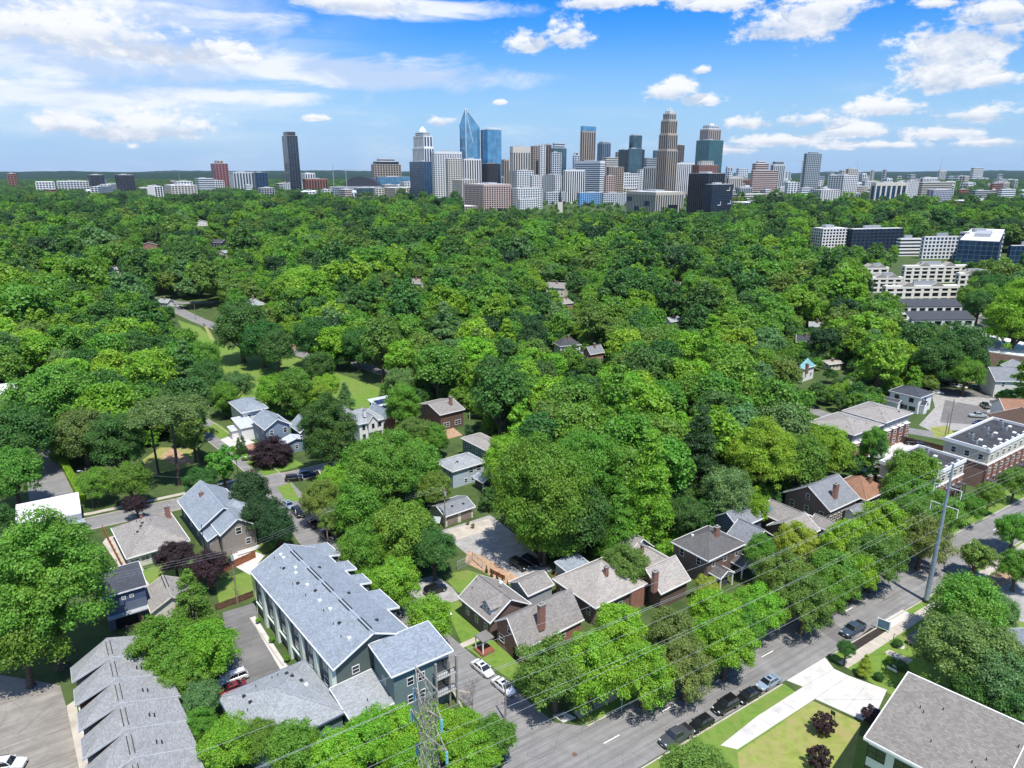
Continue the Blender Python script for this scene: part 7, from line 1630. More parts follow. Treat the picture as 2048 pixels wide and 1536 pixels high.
# ------------------------------------------------------------------ vehicles
def loft(m, secs):
    """secs: list of (x, ring of (y,z)) with equal ring length; closed ends"""
    n = len(secs[0][1]); i0 = len(m.v)
    for x, ring in secs: m.v += [(x, y, z) for y, z in ring]
    for s in range(len(secs) - 1):
        for k in range(n):
            a = i0 + s * n + k; b = i0 + s * n + (k + 1) % n; m.f.append((a, b, b + n, a + n))
    m.f.append(tuple(range(i0, i0 + n))[::-1]); m.f.append(tuple(range(i0 + (len(secs) - 1) * n, i0 + len(secs) * n)))
def ring(hw, z0, z1, cr=.1, top=.9):
    h = [(-hw * .93, z0), (-hw, z0 + .12), (-hw, (z0 + z1) / 2 + .08), (-hw * .975, z1 - cr * .6), (-hw * top, z1)]
    return h + [(-y, z) for y, z in h[::-1]]
SPEC = {  # length, half width, hood z, belt z, roof z, cabin x (rear base, rear roof, front roof, front base), kind
 'sedan': (4.8, .92, .82, .92, 1.44, (-1.75, -1.0, .45, 1.2)),
 'hatch': (4.5, .92, .88, .98, 1.55, (-2.1, -1.6, .4, 1.15)),
 'suv': (4.85, .98, 1.05, 1.15, 1.78, (-2.28, -1.95, .35, 1.0)),
 'pickup': (5.8, 1.0, 1.12, 1.2, 1.9, (-.75, -.55, .75, 1.35)),
 'van': (6.6, 1.05, 1.3, 1.5, 2.5, (.6, .7, 1.7, 2.5))}
def make_car(kind):
    L, hw, hz, bz, rz, (rb, rr, fr, fb) = SPEC[kind]; h = L / 2
    root = bpy.data.objects.new({'sedan': 'sedan', 'hatch': 'hatchback', 'suv': 'off_road_car', 'pickup': 'pickup_truck', 'van': 'delivery_truck'}[kind], None); COL.objects.link(root)
    def part(n, m, mt, par=root, smooth=False): o = m.build(n, mt, None, smooth=smooth); o.parent = par; return o
    g = .24 if kind in ('sedan', 'hatch') else .36
    b = MB()
    tail = bz - .02 if kind != 'pickup' else 1.12
    loft(b, [(-h, ring(hw * .82, g + .12, tail - .18)), (-h + .1, ring(hw * .93, g, tail - .06)), (-h + .55, ring(hw, g, tail)), (rb + .3, ring(hw, g, bz)), (fb - .2, ring(hw, g, bz)), (fb + .15, ring(hw * .99, g, hz + .03)),
              (h - .75, ring(hw * .97, g, hz - .03)), (h - .22, ring(hw * .9, g, hz - .14)), (h, ring(hw * .74, g + .12, hz - .3))])
    part('body', b, PAINT, smooth=False)
    if kind == 'pickup':
        c = MB(); c.box(-h + .2, rb - .15, -hw * .82, hw * .82, tail - .02, tail + .012); part('cargo_bed', c, RUBBER)
        c = MB()
        for s in (-1, 1): c.box(-h + .15, rb, s * hw * .88 - .06, s * hw * .88 + .06, tail - .1, tail + .1)
        c.box(-h + .08, -h + .18, -hw * .9, hw * .9, tail - .2, tail + .1); part('bed_rail', c, PAINT)
    if kind == 'van':
        c = MB(); c.box(-h, .5, -hw * 1.02, hw * 1.02, .7, 2.7); part('cargo_box', c, WHITE)
    w = hw * .9; tw = hw * .72; c = MB()
    c.hull8([(rb, -w, bz - .03), (fb, -w, bz - .03), (fb, w, bz - .03), (rb, w, bz - .03), (rr, -tw, rz - .05), (fr, -tw, rz - .05), (fr, tw, rz - .05), (rr, tw, rz - .05)]); part('window_band', c, CARGLASS)
    c = MB(); c.hull8([(rr - .05, -tw - .03, rz - .07), (fr + .05, -tw - .03, rz - .07), (fr + .05, tw + .03, rz - .07), (rr - .05, tw + .03, rz - .07), (rr + .1, -tw + .1, rz), (fr - .12, -tw + .1, rz), (fr - .12, tw - .1, rz), (rr + .1, tw - .1, rz)])
    for s in (-1, 1):
        for (xa, xb) in ((rb, rr), (fb, fr), ((rb + fb) / 2 - .1, (rr + fr) / 2)): c.tube((xa, s * (w + .005), bz - .03), (xb, s * (tw + .01), rz - .05), .05, n=4)
    part('roof', c, PAINT)
    if kind in ('suv',):
        c = MB()
        for s in (-1, 1): c.box(rr + .1, fr - .2, s * (tw - .02) - .025, s * (tw - .02) + .025, rz, rz + .06)
        part('roof_rail', c, BLACK)
    if kind in ('sedan',):
        c = MB(); c.box(fr - .75, fr - .2, -.4, .4, rz - .01, rz + .008); part('sunroof', c, CARGLASS)
    R_ = .33 if kind in ('sedan', 'hatch') else .4
    for x in (-h + .95, h - .95):
        for s in (-1, 1):
            t = MB(); t.tube((x, s * (hw - .2), R_), (x, s * (hw + .02), R_), R_, n=14); wl = part('wheel', t, RUBBER)
            t = MB(); t.tube((x, s * (hw - .1), R_), (x, s * (hw + .035), R_), R_ * .6, n=10); part('rim', t, RIM, wl)
    for s in (-1, 1):
        t = MB(); t.box(h - .3, h - .06, s * hw * .62 - .17, s * hw * .62 + .17, hz - .32, hz - .14); part('headlight', t, LAMPW)
        t = MB(); t.box(-h - .01, -h + .22, s * hw * .7 - .15, s * hw * .7 + .15, tail - .35, tail - .15); part('tail_light', t, LAMPR)
        t = MB(); t.box(fb - .35, fb - .18, s * (hw + .1) - .1, s * (hw + .1) + .1, bz - .02, bz + .14); part('mirror', t, PAINT)
    t = MB(); t.box(h - .12, h + .01, -hw * .38, hw * .38, g + .18, hz - .3); part('grille', t, BLACK)
    t = MB(); t.box(h - .02, h + .02, -.25, .25, g + .05, g + .17); part('number_plate', t, WHITE)
    return root
CARS = {}
CC = dict(black=(.01, .01, .012), white=(.75, .75, .75), silver=(.30, .37, .45), grey=(.07, .075, .085), blue=(.02, .06, .20), red=(.20, .012, .012), slate=(.055, .085, .13), maroon=(.09, .03, .035), green=(.03, .05, .05), pale=(.40, .45, .50))
def set_col(o, c):
    o.color = (*c, 1)
    for ch in o.children: set_col(ch, c)
def car(px, py, deg, kind, col, label, group=None, scale=1.):
    p = P(px, py, .5); p.z = .03
    if kind not in CARS: CARS[kind] = r = make_car(kind)
    else: r = copy_tree(CARS[kind])
    r.location = p; r.rotation_euler.z = R(deg); r.scale = (scale,) * 3; tag(r, label, {'pickup': 'pickup truck', 'van': 'delivery truck'}.get(kind, 'car'), group); r['group'] = group or ''
    if not group: del r['group']
    set_col(r, CC[col]); return r
GK = 'cars parked along the main road kerb'
car(1352, 1474, 213, 'pickup', 'grey', 'dark grey pickup leading the row parked at the kerb, lowest of them', GK)
car(1402, 1448, 213, 'hatch', 'black', 'black hatchback parked directly behind the dark grey pickup', GK)
car(1451, 1412, 213, 'suv', 'black', 'black off road car with roof rails in the middle of the kerb row', GK)
car(1497, 1391, 213, 'sedan', 'black', 'black sedan parked between the off road car and the silver sedan', GK)
car(1537, 1365, 213, 'sedan', 'silver', 'silver blue sedan at the upper end of the kerb row', GK)
car(1706, 1260, 213, 'pickup', 'slate', 'blue grey pickup parked beside the dark mulch bed', GK)
car(965, 1337, -50, 'sedan', 'white', 'white sedan parked behind another white sedan on the side street')
car(1007, 1373, -50, 'sedan', 'white', 'front white sedan nearest to the street junction')
car(871, 1180, 35, 'suv', 'black', 'black off road car on the pale drive left of the small lawn')
car(1038, 1130, -48, 'suv', 'black', 'black off road car in the sun on the gravel drive')
car(1062, 1125, -48, 'suv', 'black', 'second black car in the tree shade of the gravel drive')
car(466, 1358, 215, 'suv', 'white', 'white off road car parked behind the low hip roof')
car(463, 1378, 215, 'sedan', 'red', 'dark red car in shade beside the white off road car')
car(588, 958, 15, 'suv', 'black', 'black off road car at the bend below the corner lawn')
car(616, 949, 20, 'suv', 'blue', 'dark blue car behind the black one at the bend')
GS = 'cars parked under trees along the side street'
car(577, 1010, -52, 'sedan', 'silver', 'blue silver sedan first in the shaded side street row', GS); car(596, 1026, -52, 'suv', 'black', 'black car second in the shaded side street row', GS)
car(625, 1046, -54, 'sedan', 'maroon', 'maroon car third in the shaded side street row', GS); car(652, 1072, -50, 'sedan', 'grey', 'grey car last in the shaded side street row', GS)
car(14, 1532, 10, 'suv', 'white', 'white car cut by the bottom left corner')
GP = 'cars parked in the row of the upper right car park'
for k, (x, y_, c, kd, lb) in enumerate(((1877, 767, 'black', 'sedan', 'black car at the left end of the car park row'), (1891, 769, 'black', 'hatch', 'dark car second from left in the car park row'), (1906, 771, 'white', 'sedan', 'first white sedan in the car park row'), (1921, 773, 'white', 'sedan', 'second white sedan in the car park row'),
                                  (1938, 774, 'black', 'suv', 'black off road car between the white ones in the car park row'), (1954, 776, 'slate', 'hatch', 'dark blue hatchback fifth in the car park row'), (1970, 779, 'white', 'sedan', 'white sedan at the right end of the car park row'))):
    car(x, y_, -55, kd, c, lb, GP)
car(1857, 774, -50, 'suv', 'white', 'white car behind the white farmhouse, farther one'); car(1874, 785, -20, 'sedan', 'white', 'white car behind the white farmhouse, nearer one')
car(1970, 812, 75, 'pickup', 'green', 'dark green pickup on the grass edge of the gravel lot'); car(1956, 832, 170, 'pickup', 'pale', 'pale silver pickup in the gravel lot'); car(1962, 846, 165, 'sedan', 'blue', 'dark blue car beside the brown gabled house wall')
car(1826, 886, -15, 'suv', 'black', 'black off road car behind the brick townhouses'); car(1845, 893, -15, 'suv', 'slate', 'dark blue off road car behind the rowhouses'); car(1706, 938, -5, 'suv', 'blue', 'dark blue car above the rust coloured roof')
car(1957, 633, 75, 'van', 'white', 'white box truck on the far road'); car(1967, 660, 80, 'pickup', 'white', 'white pickup on the far road below the box truck'); car(1985, 616, 60, 'hatch', 'white', 'white car at the far end of the far road')
car(1872, 690, 70, 'suv', 'blue', 'dark blue car in tree shade left of the dark tree'); car(1866, 678, 70, 'suv', 'white', 'white car in tree shade above the dark blue one'); car(2022, 672, 140, 'sedan', 'red', 'red car in shade right of the far road'); car(2040, 683, 150, 'pickup', 'pale', 'silver truck at the right edge in shade')
car(356, 612, 20, 'sedan', 'white', 'white car at the junction above the park lawn'); car(372, 616, 20, 'sedan', 'black', 'dark car at the junction above the park lawn'); car(330, 606, 10, 'suv', 'black', 'black car at the top left of the park road')
car(1838, 1280, 30, 'suv', 'green', 'dark green car in the small car park under the olive pine')
# ------------------------------------------------------------------ poles, pylon, wires
SP = P(1852, 1203); L_ = Vector((RU.x, RU.y, 0)); X_ = Vector((math.cos(R(-53.5)), math.sin(R(-53.5)), 0))
root = empty('steel_pole', SP, 'tall galvanised steel transmission pole with three cross arms on the right verge', 'pole')
m = MB(); m.tube(SP, SP + Vector((.2, 0, 29.6)), .52, .18, 12); m.build('mast', mat('steel_pole_blue', (.30, .36, .43), .5, .4, var=.15), root)
m = MB(); m.tube(SP, SP + Vector((0, 0, .5)), .75, .75, 12); m.build('base_flange', BLACK, root)
att = []
for z_, l0, l1 in ((27.4, -2.2, .2), (24.8, -2.5, 2.3), (21.0, -2.5, 2.3)):
    m = MB(); c = SP + Vector((.15, 0, z_)); m.tube(c + X_ * l0, c + X_ * l1, .11, n=6); ar = m.build('cross_arm', STEEL, root)
    for e in (l0, l1):
        if abs(e) < 1: continue
        q = MB(); q.tube(c + X_ * e, c + X_ * e - Vector((0, 0, 1.7)), .10, .08, 6); q.build('insulator', WHITE, ar); att.append(c + X_ * e - Vector((0, 0, 1.75)))
pole_att = [SP + Vector((.2, 0, 30.1))] + att[:1] + [SP + Vector((.2, 0, 28.6)) + X_ * .3] + att[1:]
TB = Vector((-8.9, 61.8, 0)); root = empty('lattice_pylon', TB, 'weathered steel lattice pylon with long angled arms at the bottom centre', 'pylon')
leg = lambda sx, sy, z_: TB + (X_ * sx + L_ * sy) * (.62 + max(0, 22 - z_) * .075) + Vector((0, 0, z_))
zs = [0, 4, 8, 11.5, 14.5, 17, 19.2, 21.2, 23, 24.8, 26.4, 28, 29.4]
for sx in (-1, 1):
    for sy in (-1, 1): m = MB(); [m.tube(leg(sx, sy, a), leg(sx, sy, b), .07, n=4) for a, b in zip(zs[:-1], zs[1:])]; m.build('leg', RUST, root)
for a, b in zip(zs[:-1], zs[1:]):
    m = MB()
    for (p_, q_) in (((-1, -1), (1, -1)), ((1, -1), (1, 1)), ((1, 1), (-1, 1)), ((-1, 1), (-1, -1))):
        m.tube(leg(*p_, a), leg(*q_, b), .04, n=4, cap=False); m.tube(leg(*q_, a), leg(*p_, b), .04, n=4, cap=False); m.tube(leg(*p_, a), leg(*q_, a), .035, n=4, cap=False)
    m.build('bracing', RUST, root)
tow_att = []
m = MB(); t0, t1 = TB + X_ * -2.25 + Vector((0, 0, 31.6)), TB + X_ * 2.25 + Vector((0, 0, 31.6)); m.tube(t0, t1, .09, n=4)
for sx in (-1, 1):
    for sy in (-1, 1): m.tube(leg(sx, sy, 29.4), t0 if sx < 0 else t1, .06, n=4); m.tube(leg(sx, sy, 29.4), (t0 + t1) / 2, .035, n=4)
m.build('peak_arm', RUST, root); tow_att += [t0, t1]
for z_, w_ in ((28.6, 2.85), (25.2, 3.7), (21.2, 2.85)):
    for s in (-1, 1):
        tip = TB + X_ * (s * w_) + Vector((0, 0, z_)); m = MB()
        for sy in (-1, 1): m.tube(leg(s, sy, z_), tip, .065, n=4); m.tube(leg(s, sy, z_ - 1.7), tip, .05, n=4); m.tube(leg(s, sy, z_).lerp(tip, .5), leg(s, sy, z_ - 1.7).lerp(tip, .35), .03, n=4)
        ar = m.build('cross_arm', RUST, root)
        q = MB()
        for k in range(9): q.tube(tip - Vector((0, 0, .1 + .18 * k)), tip - Vector((0, 0, .2 + .18 * k)), .15, .08, 8)
        q.tube(tip, tip - Vector((0, 0, 1.8)), .03, n=4); q.build('insulator', mat('glass_insulator', (.16, .42, .50), .2), ar); tow_att.append(tip - Vector((0, 0, 1.85)))
# order: shields, L1L, L1R, L2L, L2R, L3L, L3R
order_p = [pole_att[0], pole_att[2], pole_att[1], pole_att[3] + Vector((0, 0, 2.6)) * 0 + X_ * 0, pole_att[3], pole_att[4], pole_att[5], pole_att[6]]
order_p = [pole_att[0], pole_att[2], pole_att[1], pole_att[4], pole_att[3], pole_att[6], pole_att[5], pole_att[6] + Vector((0, 0, -3))]
def sag(a, b, s, n=14):
    return [a.lerp(b, k / n) - Vector((0, 0, 4 * s * (k / n) * (1 - k / n))) for k in range(n + 1)]
nmw = ['left top shield wire', 'right top shield wire', 'upper left conductor', 'upper right conductor', 'middle left conductor', 'middle right conductor', 'lower left conductor', 'lower right conductor']
for k, (a, b) in enumerate(zip(tow_att, order_p)):
    far_ = b + L_ * 160 + Vector((0, 0, 2)); near_ = a - L_ * 90 - Vector((0, 0, -2))
    pts_ = sag(near_, a, .5, 8)[:-1] + sag(a, b, 1.3, 16)[:-1] + sag(b, far_, 2.0, 12)
    one('power_line', MB().path(pts_, .015, 4), WIREM, a, nmw[k] + ' running between the lattice pylon and the tall steel pole', 'wire', 'transmission wires over the street trees')
def wood_pole(px, py, h, label, arms=1, tr=False, lamp=None, name='utility_pole', r=.16, m_=WOODP, lean=0):
    p = P(px, py); root = empty(name, p, label, 'lamp post' if lamp and not arms else 'pole')
    m = MB(); m.tube(p, p + Vector((lean, 0, h)), r, r * .7, 8); m.build('post', m_, root)
    for k in range(arms): m = MB(); c = p + Vector((lean, 0, h - .5 - k)); m.tube(c - X_ * 1.1, c + X_ * 1.1, .07, n=4); m.build('cross_arm', m_, root)
    if tr: m = MB(); c = p + X_ * .35 + Vector((0, 0, h - 2.2)); m.tube(c, c + Vector((0, 0, 1)), .26, n=8); m.build('transformer', STEEL, root)
    if lamp:
        a = Vector(lamp[:2] + (0,)).normalized(); m = MB(); c = p + Vector((0, 0, h * .88)); m.tube(c, c + a * lamp[2] + Vector((0, 0, .5)), .05, n=5); m.build('lamp_arm', STEEL, root)
        m = MB(); c = c + a * lamp[2] + Vector((0, 0, .5)); m.hull8([tuple(c + a * x + Vector((-a.y, a.x, 0)) * y_ + Vector((0, 0, z_))) for z_ in (-.12, .05) for x, y_ in ((0, -.16), (.7, -.12), (.7, .12), (0, .16))]); m.build('lamp_head', F['pale'], root)
    return p + Vector((lean, 0, h))
pa = wood_pole(476, 1212, 12.5, 'pale wooden pole in front of the long townhouse roof with lit brown fence beside it', 1, True)
pb = wood_pole(891, 1058, 11.0, 'wooden pole with transformer standing before the double garage', 2, True)
pc = wood_pole(656, 1088, 9, 'wooden pole over the side street car row with cross arm', 1, lamp=(1, .4, 2.6))
pd_ = wood_pole(1011, 1442, 8, 'short wooden pole at the corner of the side street', 0)
pe = wood_pole(182, 1000, 9.0, 'pale pole behind the long clipped hedge', 0, lamp=(-1, -.3, 1.2)); pf = wood_pole(186, 1016, 4, 'short yellow based post beside the cross street', 0, r=.1)
wood_pole(478, 965, 8.0, 'dark lamp post at the street bend by the corner lawn', 0, lamp=(1, .1, 2.2), m_=BLACK, r=.1, name='street_lamp')
wood_pole(115, 905, 9.5, 'dark wooden pole at the upper end of the hedge', 1); wood_pole(412, 1118, 8.5, 'dark pole beside the craftsman garage', 0, m_=BLACK, r=.1)
wood_pole(1896, 868, 12, 'brown lamp pole with white head in the upper right lot', 0, lamp=(1, .2, 1.8)); wood_pole(1890, 873, 8, 'shorter brown pole beside the lamp pole in the upper right lot', 0)
pg = wood_pole(1693, 815, 11, 'wooden pole with equipment by the back street left of the white farmhouse', 2, True, lean=.3); wood_pole(1630, 812, 9, 'thin lamp post over the back street behind the twin townhouses', 0, lamp=(-1, 0, 2.0), name='street_lamp')
ph_ = wood_pole(1807, 770, 9, 'pale pole left of the white farmhouse roof', 1); wood_pole(1850, 705, 8, 'left of two poles in the shaded lot above the farmhouse', 1); wood_pole(1860, 706, 9, 'right of two poles in the shaded lot above the farmhouse', 0)
wood_pole(1957, 765, 12, 'tall pale pole behind the row of parked cars', 0); wood_pole(392, 640, 9, 'wooden pole beside the park road bend', 1); wood_pole(1655, 1132, 9, 'street lamp rising through the olive street trees', 0, lamp=(1, -.6, 3.0), m_=STEEL, name='street_lamp')
wood_pole(1243, 1425, 5, 'grey sign post in the shade of the street trees', 0, m_=STEEL, r=.06); wood_pole(940, 858, 6, 'thin white pole above the teal house roof', 0, m_=WHITE, r=.08); wood_pole(901, 1412, 8.5, 'grey timber post at the balcony corner of the townhouse tower', 0, r=.2)
wood_pole(1715, 600 + 330, 0.1, 'low stub post in the drive behind the rust roof', 0) if False else None
def wire(a, b, s, label): one('power_line', MB().path(sag(a, b, s, 12), .012, 4), WIREM, a, label, 'wire')
for k in range(3):
    d = X_ * (-1 + k) + Vector((0, 0, -.4)); wire(pb + d, pc + d + Vector((0, 0, .2)), .6, ['left', 'middle', 'right'][k] + ' distribution wire from the garage pole to the side street pole')
    wire(pc + d, pa + d, .8, ['left', 'middle', 'right'][k] + ' distribution wire from the side street pole to the pole by the fence')
    wire(pa + d, pa + d + Vector((-75, -30, -1)), .8, ['left', 'middle', 'right'][k] + ' distribution wire from the fence pole towards the left edge')
wire(pe, P(440, 960, 7.5), .4, 'thin cable crossing the umbrella pine trunks'); wire(pb - Vector((0, 0, 2.5)), P(1010, 1040, 8), .4, 'thin cable from the garage pole into the giant tree')
# sign boards
p = P(1765, 1262); root = empty('sign_board', p, 'blank slate blue sign board between two white posts at the mulch bed', 'sign'); a_ = Vector((.75, -.66, 0))
for s in (-1.05, 1.05): m = MB(); m.obox(p, a_, Vector((.66, .75, 0)), s - .08, s + .08, -.08, .08, 0, 2.5); m.build('post', WHITE, root)
m = MB(); m.obox(p, a_, Vector((.66, .75, 0)), -.97, .97, -.04, .04, .55, 2.3); m.build('panel', mat('sign_slate_blue', (.10, .19, .26), .5), root)
m = MB(); m.obox(p, a_, Vector((.66, .75, 0)), -.97, .97, -.06, .06, 2.3, 2.38); m.obox(p, a_, Vector((.66, .75, 0)), -.97, .97, -.06, .06, .47, .55); m.build('frame', WHITE, root)
p = P(1668, 1442); root = empty('small_sign', p, 'small dark green lawn sign beside the purple crape myrtle', 'sign'); m = MB(); m.tube(p, p + Vector((0, 0, 1.6)), .04, n=5); m.build('post', BLACK, root)
m = MB(); m.obox(p, X_, L_, -.7, .02, -.03, .03, .9, 1.6); m.build('panel', mat('sign_green', (.03, .06, .03), .6), root)
p = P(1800, 1292); root = empty('notice_frame', p, 'wooden frame with grey boulder in the small garden by the car park', 'sign'); m = MB()
for s in (-1.3, 1.3): m.tube(p + X_ * s, p + X_ * s + Vector((0, 0, 1.9)), .07, n=5)
m.tube(p - X_ * 1.3 + Vector((0, 0, 1.8)), p + X_ * 1.3 + Vector((0, 0, 1.8)), .05, n=5); m.build('frame', WOODP, root)
m = MB(); m.tube(p + Vector((0, 0, 0)), p + Vector((0, 0, .5)), .9, .6, 8); m.build('boulder', CONCW, root)
p = P(1092, 1418); root = empty('street_sign', p, 'pale blue street sign on a thin post at the side street corner', 'sign'); m = MB(); m.tube(p, p + Vector((0, 0, 2.9)), .04, n=5); m.build('post', STEEL, root)
m = MB(); m.obox(p, X_, L_, -.35, .35, -.02, .02, 2.3, 3.0); m.build('panel', F['pale'], root)
p = P(505, 955); root = empty('round_signal', p, 'small dark traffic sign with red disc on the corner lawn edge', 'sign')
m = MB(); m.tube(p, p + Vector((0, 0, 2.4)), .05, n=5); m.build('post', BLACK, root); m = MB(); m.tube(p + Vector((0, -.06, 2.2)), p + Vector((0, 0, 2.2)), .32, n=8); m.build('disc', mat('sign_red', (.45, .03, .02), .5), root)
p = P(902, 1245); root = empty('lamp_globe', p, 'small pale garden lamp on the lawn beside the corner brick house', 'lamp'); m = MB(); m.tube(p, p + Vector((0, 0, 1.9)), .04, n=5); m.build('post', BLACK, root); m = MB(); m.tube(p + Vector((0, 0, 1.9)), p + Vector((0, 0, 2.1)), .28, .1, 8); m.build('lamp_shade', WHITE, root)
# person at the garage of the modern house
def person(px, py, label, shirt, trousers, ang=0.):
    p = P(px, py); bm_ = bpy.data.meshes.new('person')
    V = [(0, 0, .95), (0, 0, 1.2), (0, 0, 1.42), (0, .01, 1.52), (0, .02, 1.64), (-.1, 0, .9), (-.12, .04, .5), (-.12, -.02, .08), (-.12, .12, .04), (.1, 0, .9), (.13, -.05, .5), (.14, -.12, .08), (.14, .0, .04), (-.2, 0, 1.4), (-.27, .02, 1.15), (-.25, .14, .92), (.2, 0, 1.4), (.28, .0, 1.15), (.27, .1, .92)]
    E_ = [(0, 1), (1, 2), (2, 3), (3, 4), (0, 5), (5, 6), (6, 7), (7, 8), (0, 9), (9, 10), (10, 11), (11, 12), (2, 13), (13, 14), (14, 15), (2, 16), (16, 17), (17, 18)]
    rad = [.15, .15, .15, .06, .105, .09, .065, .045, .045, .09, .065, .045, .045, .065, .045, .035, .065, .045, .035]
    bm_.from_pydata(V, E_, []); o = bpy.data.objects.new('person', bm_); COL.objects.link(o); o.location = p; o.rotation_euler.z = ang
    sk = o.modifiers.new('skin', 'SKIN'); 
    for i, r_ in enumerate(rad): bm_.skin_vertices[0].data[i].radius = (r_, r_) if bm_.skin_vertices else (r_, r_)
    if bm_.skin_vertices: bm_.skin_vertices[0].data[0].use_root = True
    sb = o.modifiers.new('sub', 'SUBSURF'); sb.levels = 1; sb.render_levels = 2
    mt = bpy.data.materials.new('person_cloth'); mt.use_nodes = True; t = NT(mt.node_tree); z_ = t.n('ShaderNodeSeparateXYZ', ins={0: t.n('ShaderNodeTexCoord').outputs['Object']}).outputs[2]
    c = t.mix(t.m('GREATER_THAN', z_, .95), trousers, shirt); c = t.mix(t.m('GREATER_THAN', z_, 1.5), c, (.35, .2, .14)); c = t.mix(t.m('GREATER_THAN', z_, 1.68), c, (.03, .02, .015))
    t.n('ShaderNodeOutputMaterial', ins={'Surface': t.n('ShaderNodeBsdfPrincipled', ins={'Base Color': c, 'Roughness': .8}).outputs[0]}); bm_.materials.append(mt); tag(o, label, 'person')
person(255.5, 1266, 'person in dark clothes standing at the open garage of the modern house', (.03, .02, .03), (.02, .02, .03))
# fences: board by board
def fence(pts, h, label, m_, bw=.35, gap=.02, post=2.4):
    P3 = [P(*q) for q in pts]; root = empty('fence', P3[0], label, 'fence'); nb = 0; shared = {}
    for a, b in zip(P3[:-1], P3[1:]):
        d = (b - a); L = d.length; d.normalize(); ang = math.atan2(d.y, d.x); n = max(1, int(L / bw))
        bme = shared.setdefault('b', None)
        if bme is None: t = MB(); t.box(0, bw - gap, -.02, .02, 0, 1); mm = bpy.data.meshes.new('board'); mm.from_pydata(t.v, [], t.f); mm.materials.append(m_); shared['b'] = bme = mm
        for k in range(n):
            if nb > 280: break
            o = bpy.data.objects.new('board', bme); COL.objects.link(o); o.parent = root; o.location = a + d * (k * L / n) - P3[0]; o.rotation_euler.z = ang; o.scale = (L / n / bw, 1, h + random.uniform(-.02, .02)); nb += 1
        for k in range(int(L / post) + 1): t = MB(); q = a + d * min(L, k * post); t.obox(q, d, Vector((-d.y, d.x, 0)), -.06, .06, .03, .15, 0, h + .08); t.build('post', m_, root)
        t = MB(); v_ = Vector((-d.y, d.x, 0)); [t.obox(a, d, v_, 0, L, -.06, -.025, z_, z_ + .1) for z_ in (.3, h * .85)]; t.build('rail', m_, root)
FR = mat('red_brown_fence', (.26, .10, .05), .9, var=.2); FD = mat('dark_brown_fence', (.12, .065, .045), .9, var=.25)
fence([(446, 1146), (512, 1115)], 1.8, 'red brown board fence behind the wooden pole', FR); fence([(432, 1222), (508, 1194)], 1.5, 'dark brown board fence along the townhouse car park', FD, .4)
fence([(345, 1255), (380, 1232)], 1.6, 'short brown fence behind the tan gable garage', FD, .4); fence([(206, 1062), (252, 1150)], 1.5, 'red brown fence along the ranch house wall', FR, .5)
fence([(1095, 1184), (1112, 1160)], 1.8, 'brown fence between the corner house and the pyramid roofed house', FR); fence([(1782, 880), (1885, 905)], 2.2, 'brown fence behind the nearer rowhouse car court', FD, .6); fence([(268, 1222), (290, 1252)], 1.8, 'pale topped fence between the modern house and the garage', FR, .5)
fence([(395, 900), (425, 940)], 1.6, 'dark garden fence along the left street kerb', mat('green_fence', (.05, .08, .06), .8), .5); fence([(980, 1145), (1010, 1160)], 1.0, 'low timber edging by the orange earth strip', FR, .5)
# wire gates at the gravel drive
p = P(915, 1140); root = empty('garden_gate', p, 'wire mesh garden gate frame beside the small lawn', 'gate'); q = P(940, 1128)
for a, b in ((p, q), (P(945, 1120), P(965, 1138))):
    m = MB(); [m.tube(c, c + Vector((0, 0, 2.0)), .06, n=5) for c in (a, b)]; m.tube(a + Vector((0, 0, 2)), b + Vector((0, 0, 2)), .05, n=5); m.tube(a + Vector((0, 0, .2)), b + Vector((0, 0, .2)), .03, n=4); m.build('gate_frame', F['grey'], root)
    m = MB(); [m.tube(a.lerp(b, k / 8), a.lerp(b, k / 8) + Vector((0, 0, 2)), .012, n=4) for k in range(9)]; [m.tube(a + Vector((0, 0, .25 * k)), b + Vector((0, 0, .25 * k)), .012, n=4) for k in range(1, 8)]; m.build('wire_mesh', F['grey'], root)
# concrete steps / retaining strip left of the hip roof, kerb round the car park island
for pts_ in ([(445, 1290), (470, 1328), (462, 1345), (440, 1352)], [(500, 1236), (566, 1330)], [(940, 1385), (905, 1380), (930, 1425), (952, 1450)]):
    k = MB()
    for a, b in zip(pts_[:-1], pts_[1:]): a, b = P(*a, .15), P(*b, .15); k.beam(a, b, .25, .15)
    tag(k.build('kerb', CONC), kind='structure')
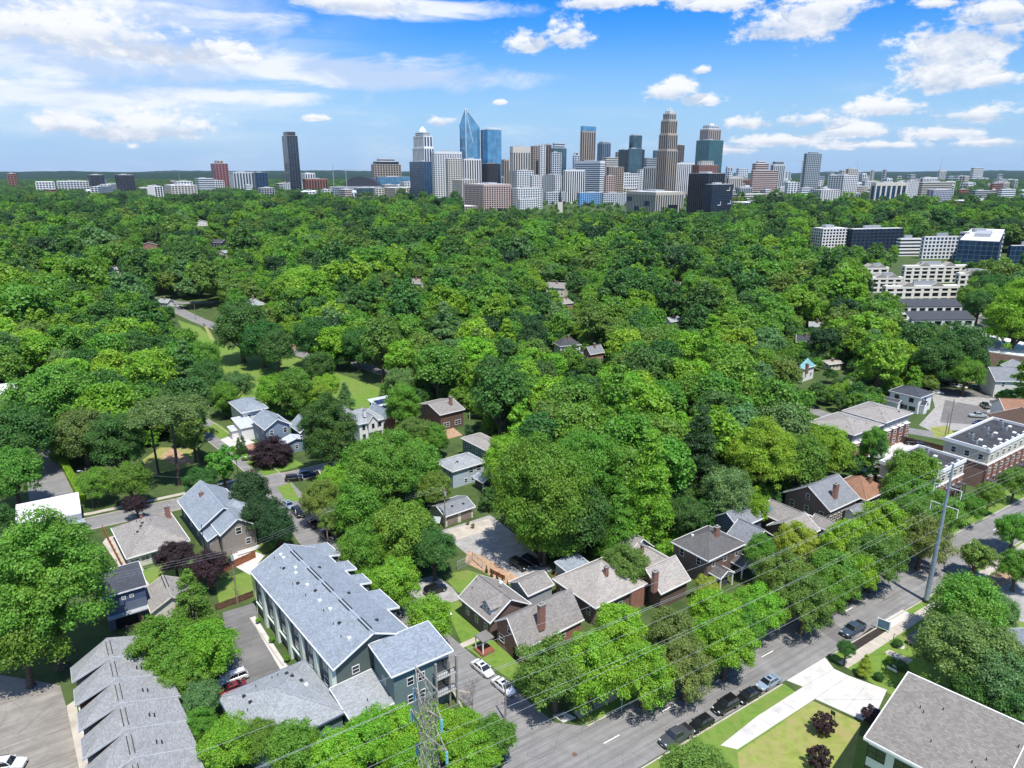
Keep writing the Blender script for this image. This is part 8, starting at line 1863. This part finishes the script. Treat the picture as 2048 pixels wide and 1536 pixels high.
# seating dish garden table in the meadow garden, planters, bins
p = P(1792, 1338); root = empty('garden_table', p, 'white round garden table with bench in the meadow garden', 'table'); m = MB(); m.tube(p + Vector((0, 0, .7)), p + Vector((0, 0, .76)), .7, n=12); m.build('table_top', WHITE, root); m = MB(); m.tube(p, p + Vector((0, 0, .7)), .06, n=6); m.build('leg', WHITE, root)
m = MB(); m.obox(p, X_, L_, -.8, .8, -1.5, -1.1, .4, .46); m.obox(p, X_, L_, -.8, .8, -1.55, -1.5, .4, .9); m.build('bench', WHITE, root)
for px, py, c_, lb in ((936, 1050, 'bronze', 'left potted plant on the double garage apron'), (946, 1057, 'bronze', 'right potted plant on the double garage apron')):
    p = P(px, py); root = empty('potted_plant', p, lb, 'plant'); m = MB(); m.tube(p, p + Vector((0, 0, .45)), .2, .28, 8); m.build('pot', mat('terracotta', (.3, .13, .08), .8), root)
    o = bpy.data.objects.new('foliage', FAR[0]); COL.objects.link(o); o.parent = root; o.location = (0, 0, .8); o.scale = (.5, .5, .5); o.color = (*LC[c_], 1)
p = P(873, 1053); root = empty('solar_light_panel', p, 'small tilted solar panel on a shed left of the double garage', 'panel'); m = MB(); m.slab([p + Vector((-1, -.7, 1.3)), p + Vector((.9, -.9, 1.3)), p + Vector((1.1, .8, 2.2)), p + Vector((-.8, 1, 2.2))], .08); m.build('panel', F['grey'], root); m = MB(); m.tube(p, p + Vector((0, 0, 1.6)), .08, n=5); m.build('post', BLACK, root)
# ------------------------------------------------------------------ air
hz = bpy.data.materials.new('haze'); hz.use_nodes = True; t = NT(hz.node_tree)
t.n('ShaderNodeOutputMaterial', ins={'Volume': t.n('ShaderNodeVolumePrincipled', ins={'Color': (.72, .84, 1.0, 1), 'Density': HAZE_D, 'Anisotropy': .2}).outputs[0]})
if HAZE_D > 0:
    m = MB(); m.box(-16500, 16500, -700, 16500, -4, 330); tag(m.build('haze', hz), kind='stuff')
bpy.context.view_layer.update()

by_label = {}
for o in bpy.data.objects:
    if o.parent is None and o.get('category') and o.get('label'): by_label.setdefault(o['label'], []).append(o)
for lb, L in by_label.items():
    if 2 <= len(L) <= 3 and len(lb.split()) <= 14:
        P2 = [PIX(o.location)[:2] for o in L]; spanx = max(p[0] for p in P2) - min(p[0] for p in P2); spany = max(p[1] for p in P2) - min(p[1] for p in P2)
        if max(spanx, spany) < 4: continue
        o_ = sorted(range(len(L)), key=lambda i: P2[i][0] if spanx >= spany else -P2[i][1])
        w_ = (('left one', 'right one') if len(L) == 2 else ('leftmost one', 'middle one', 'rightmost one')) if spanx >= spany else (('nearer one', 'farther one') if len(L) == 2 else ('nearest one', 'middle one', 'farthest one'))
        for k, i in enumerate(o_): L[i]['label'] = lb + ', ' + w_[k]
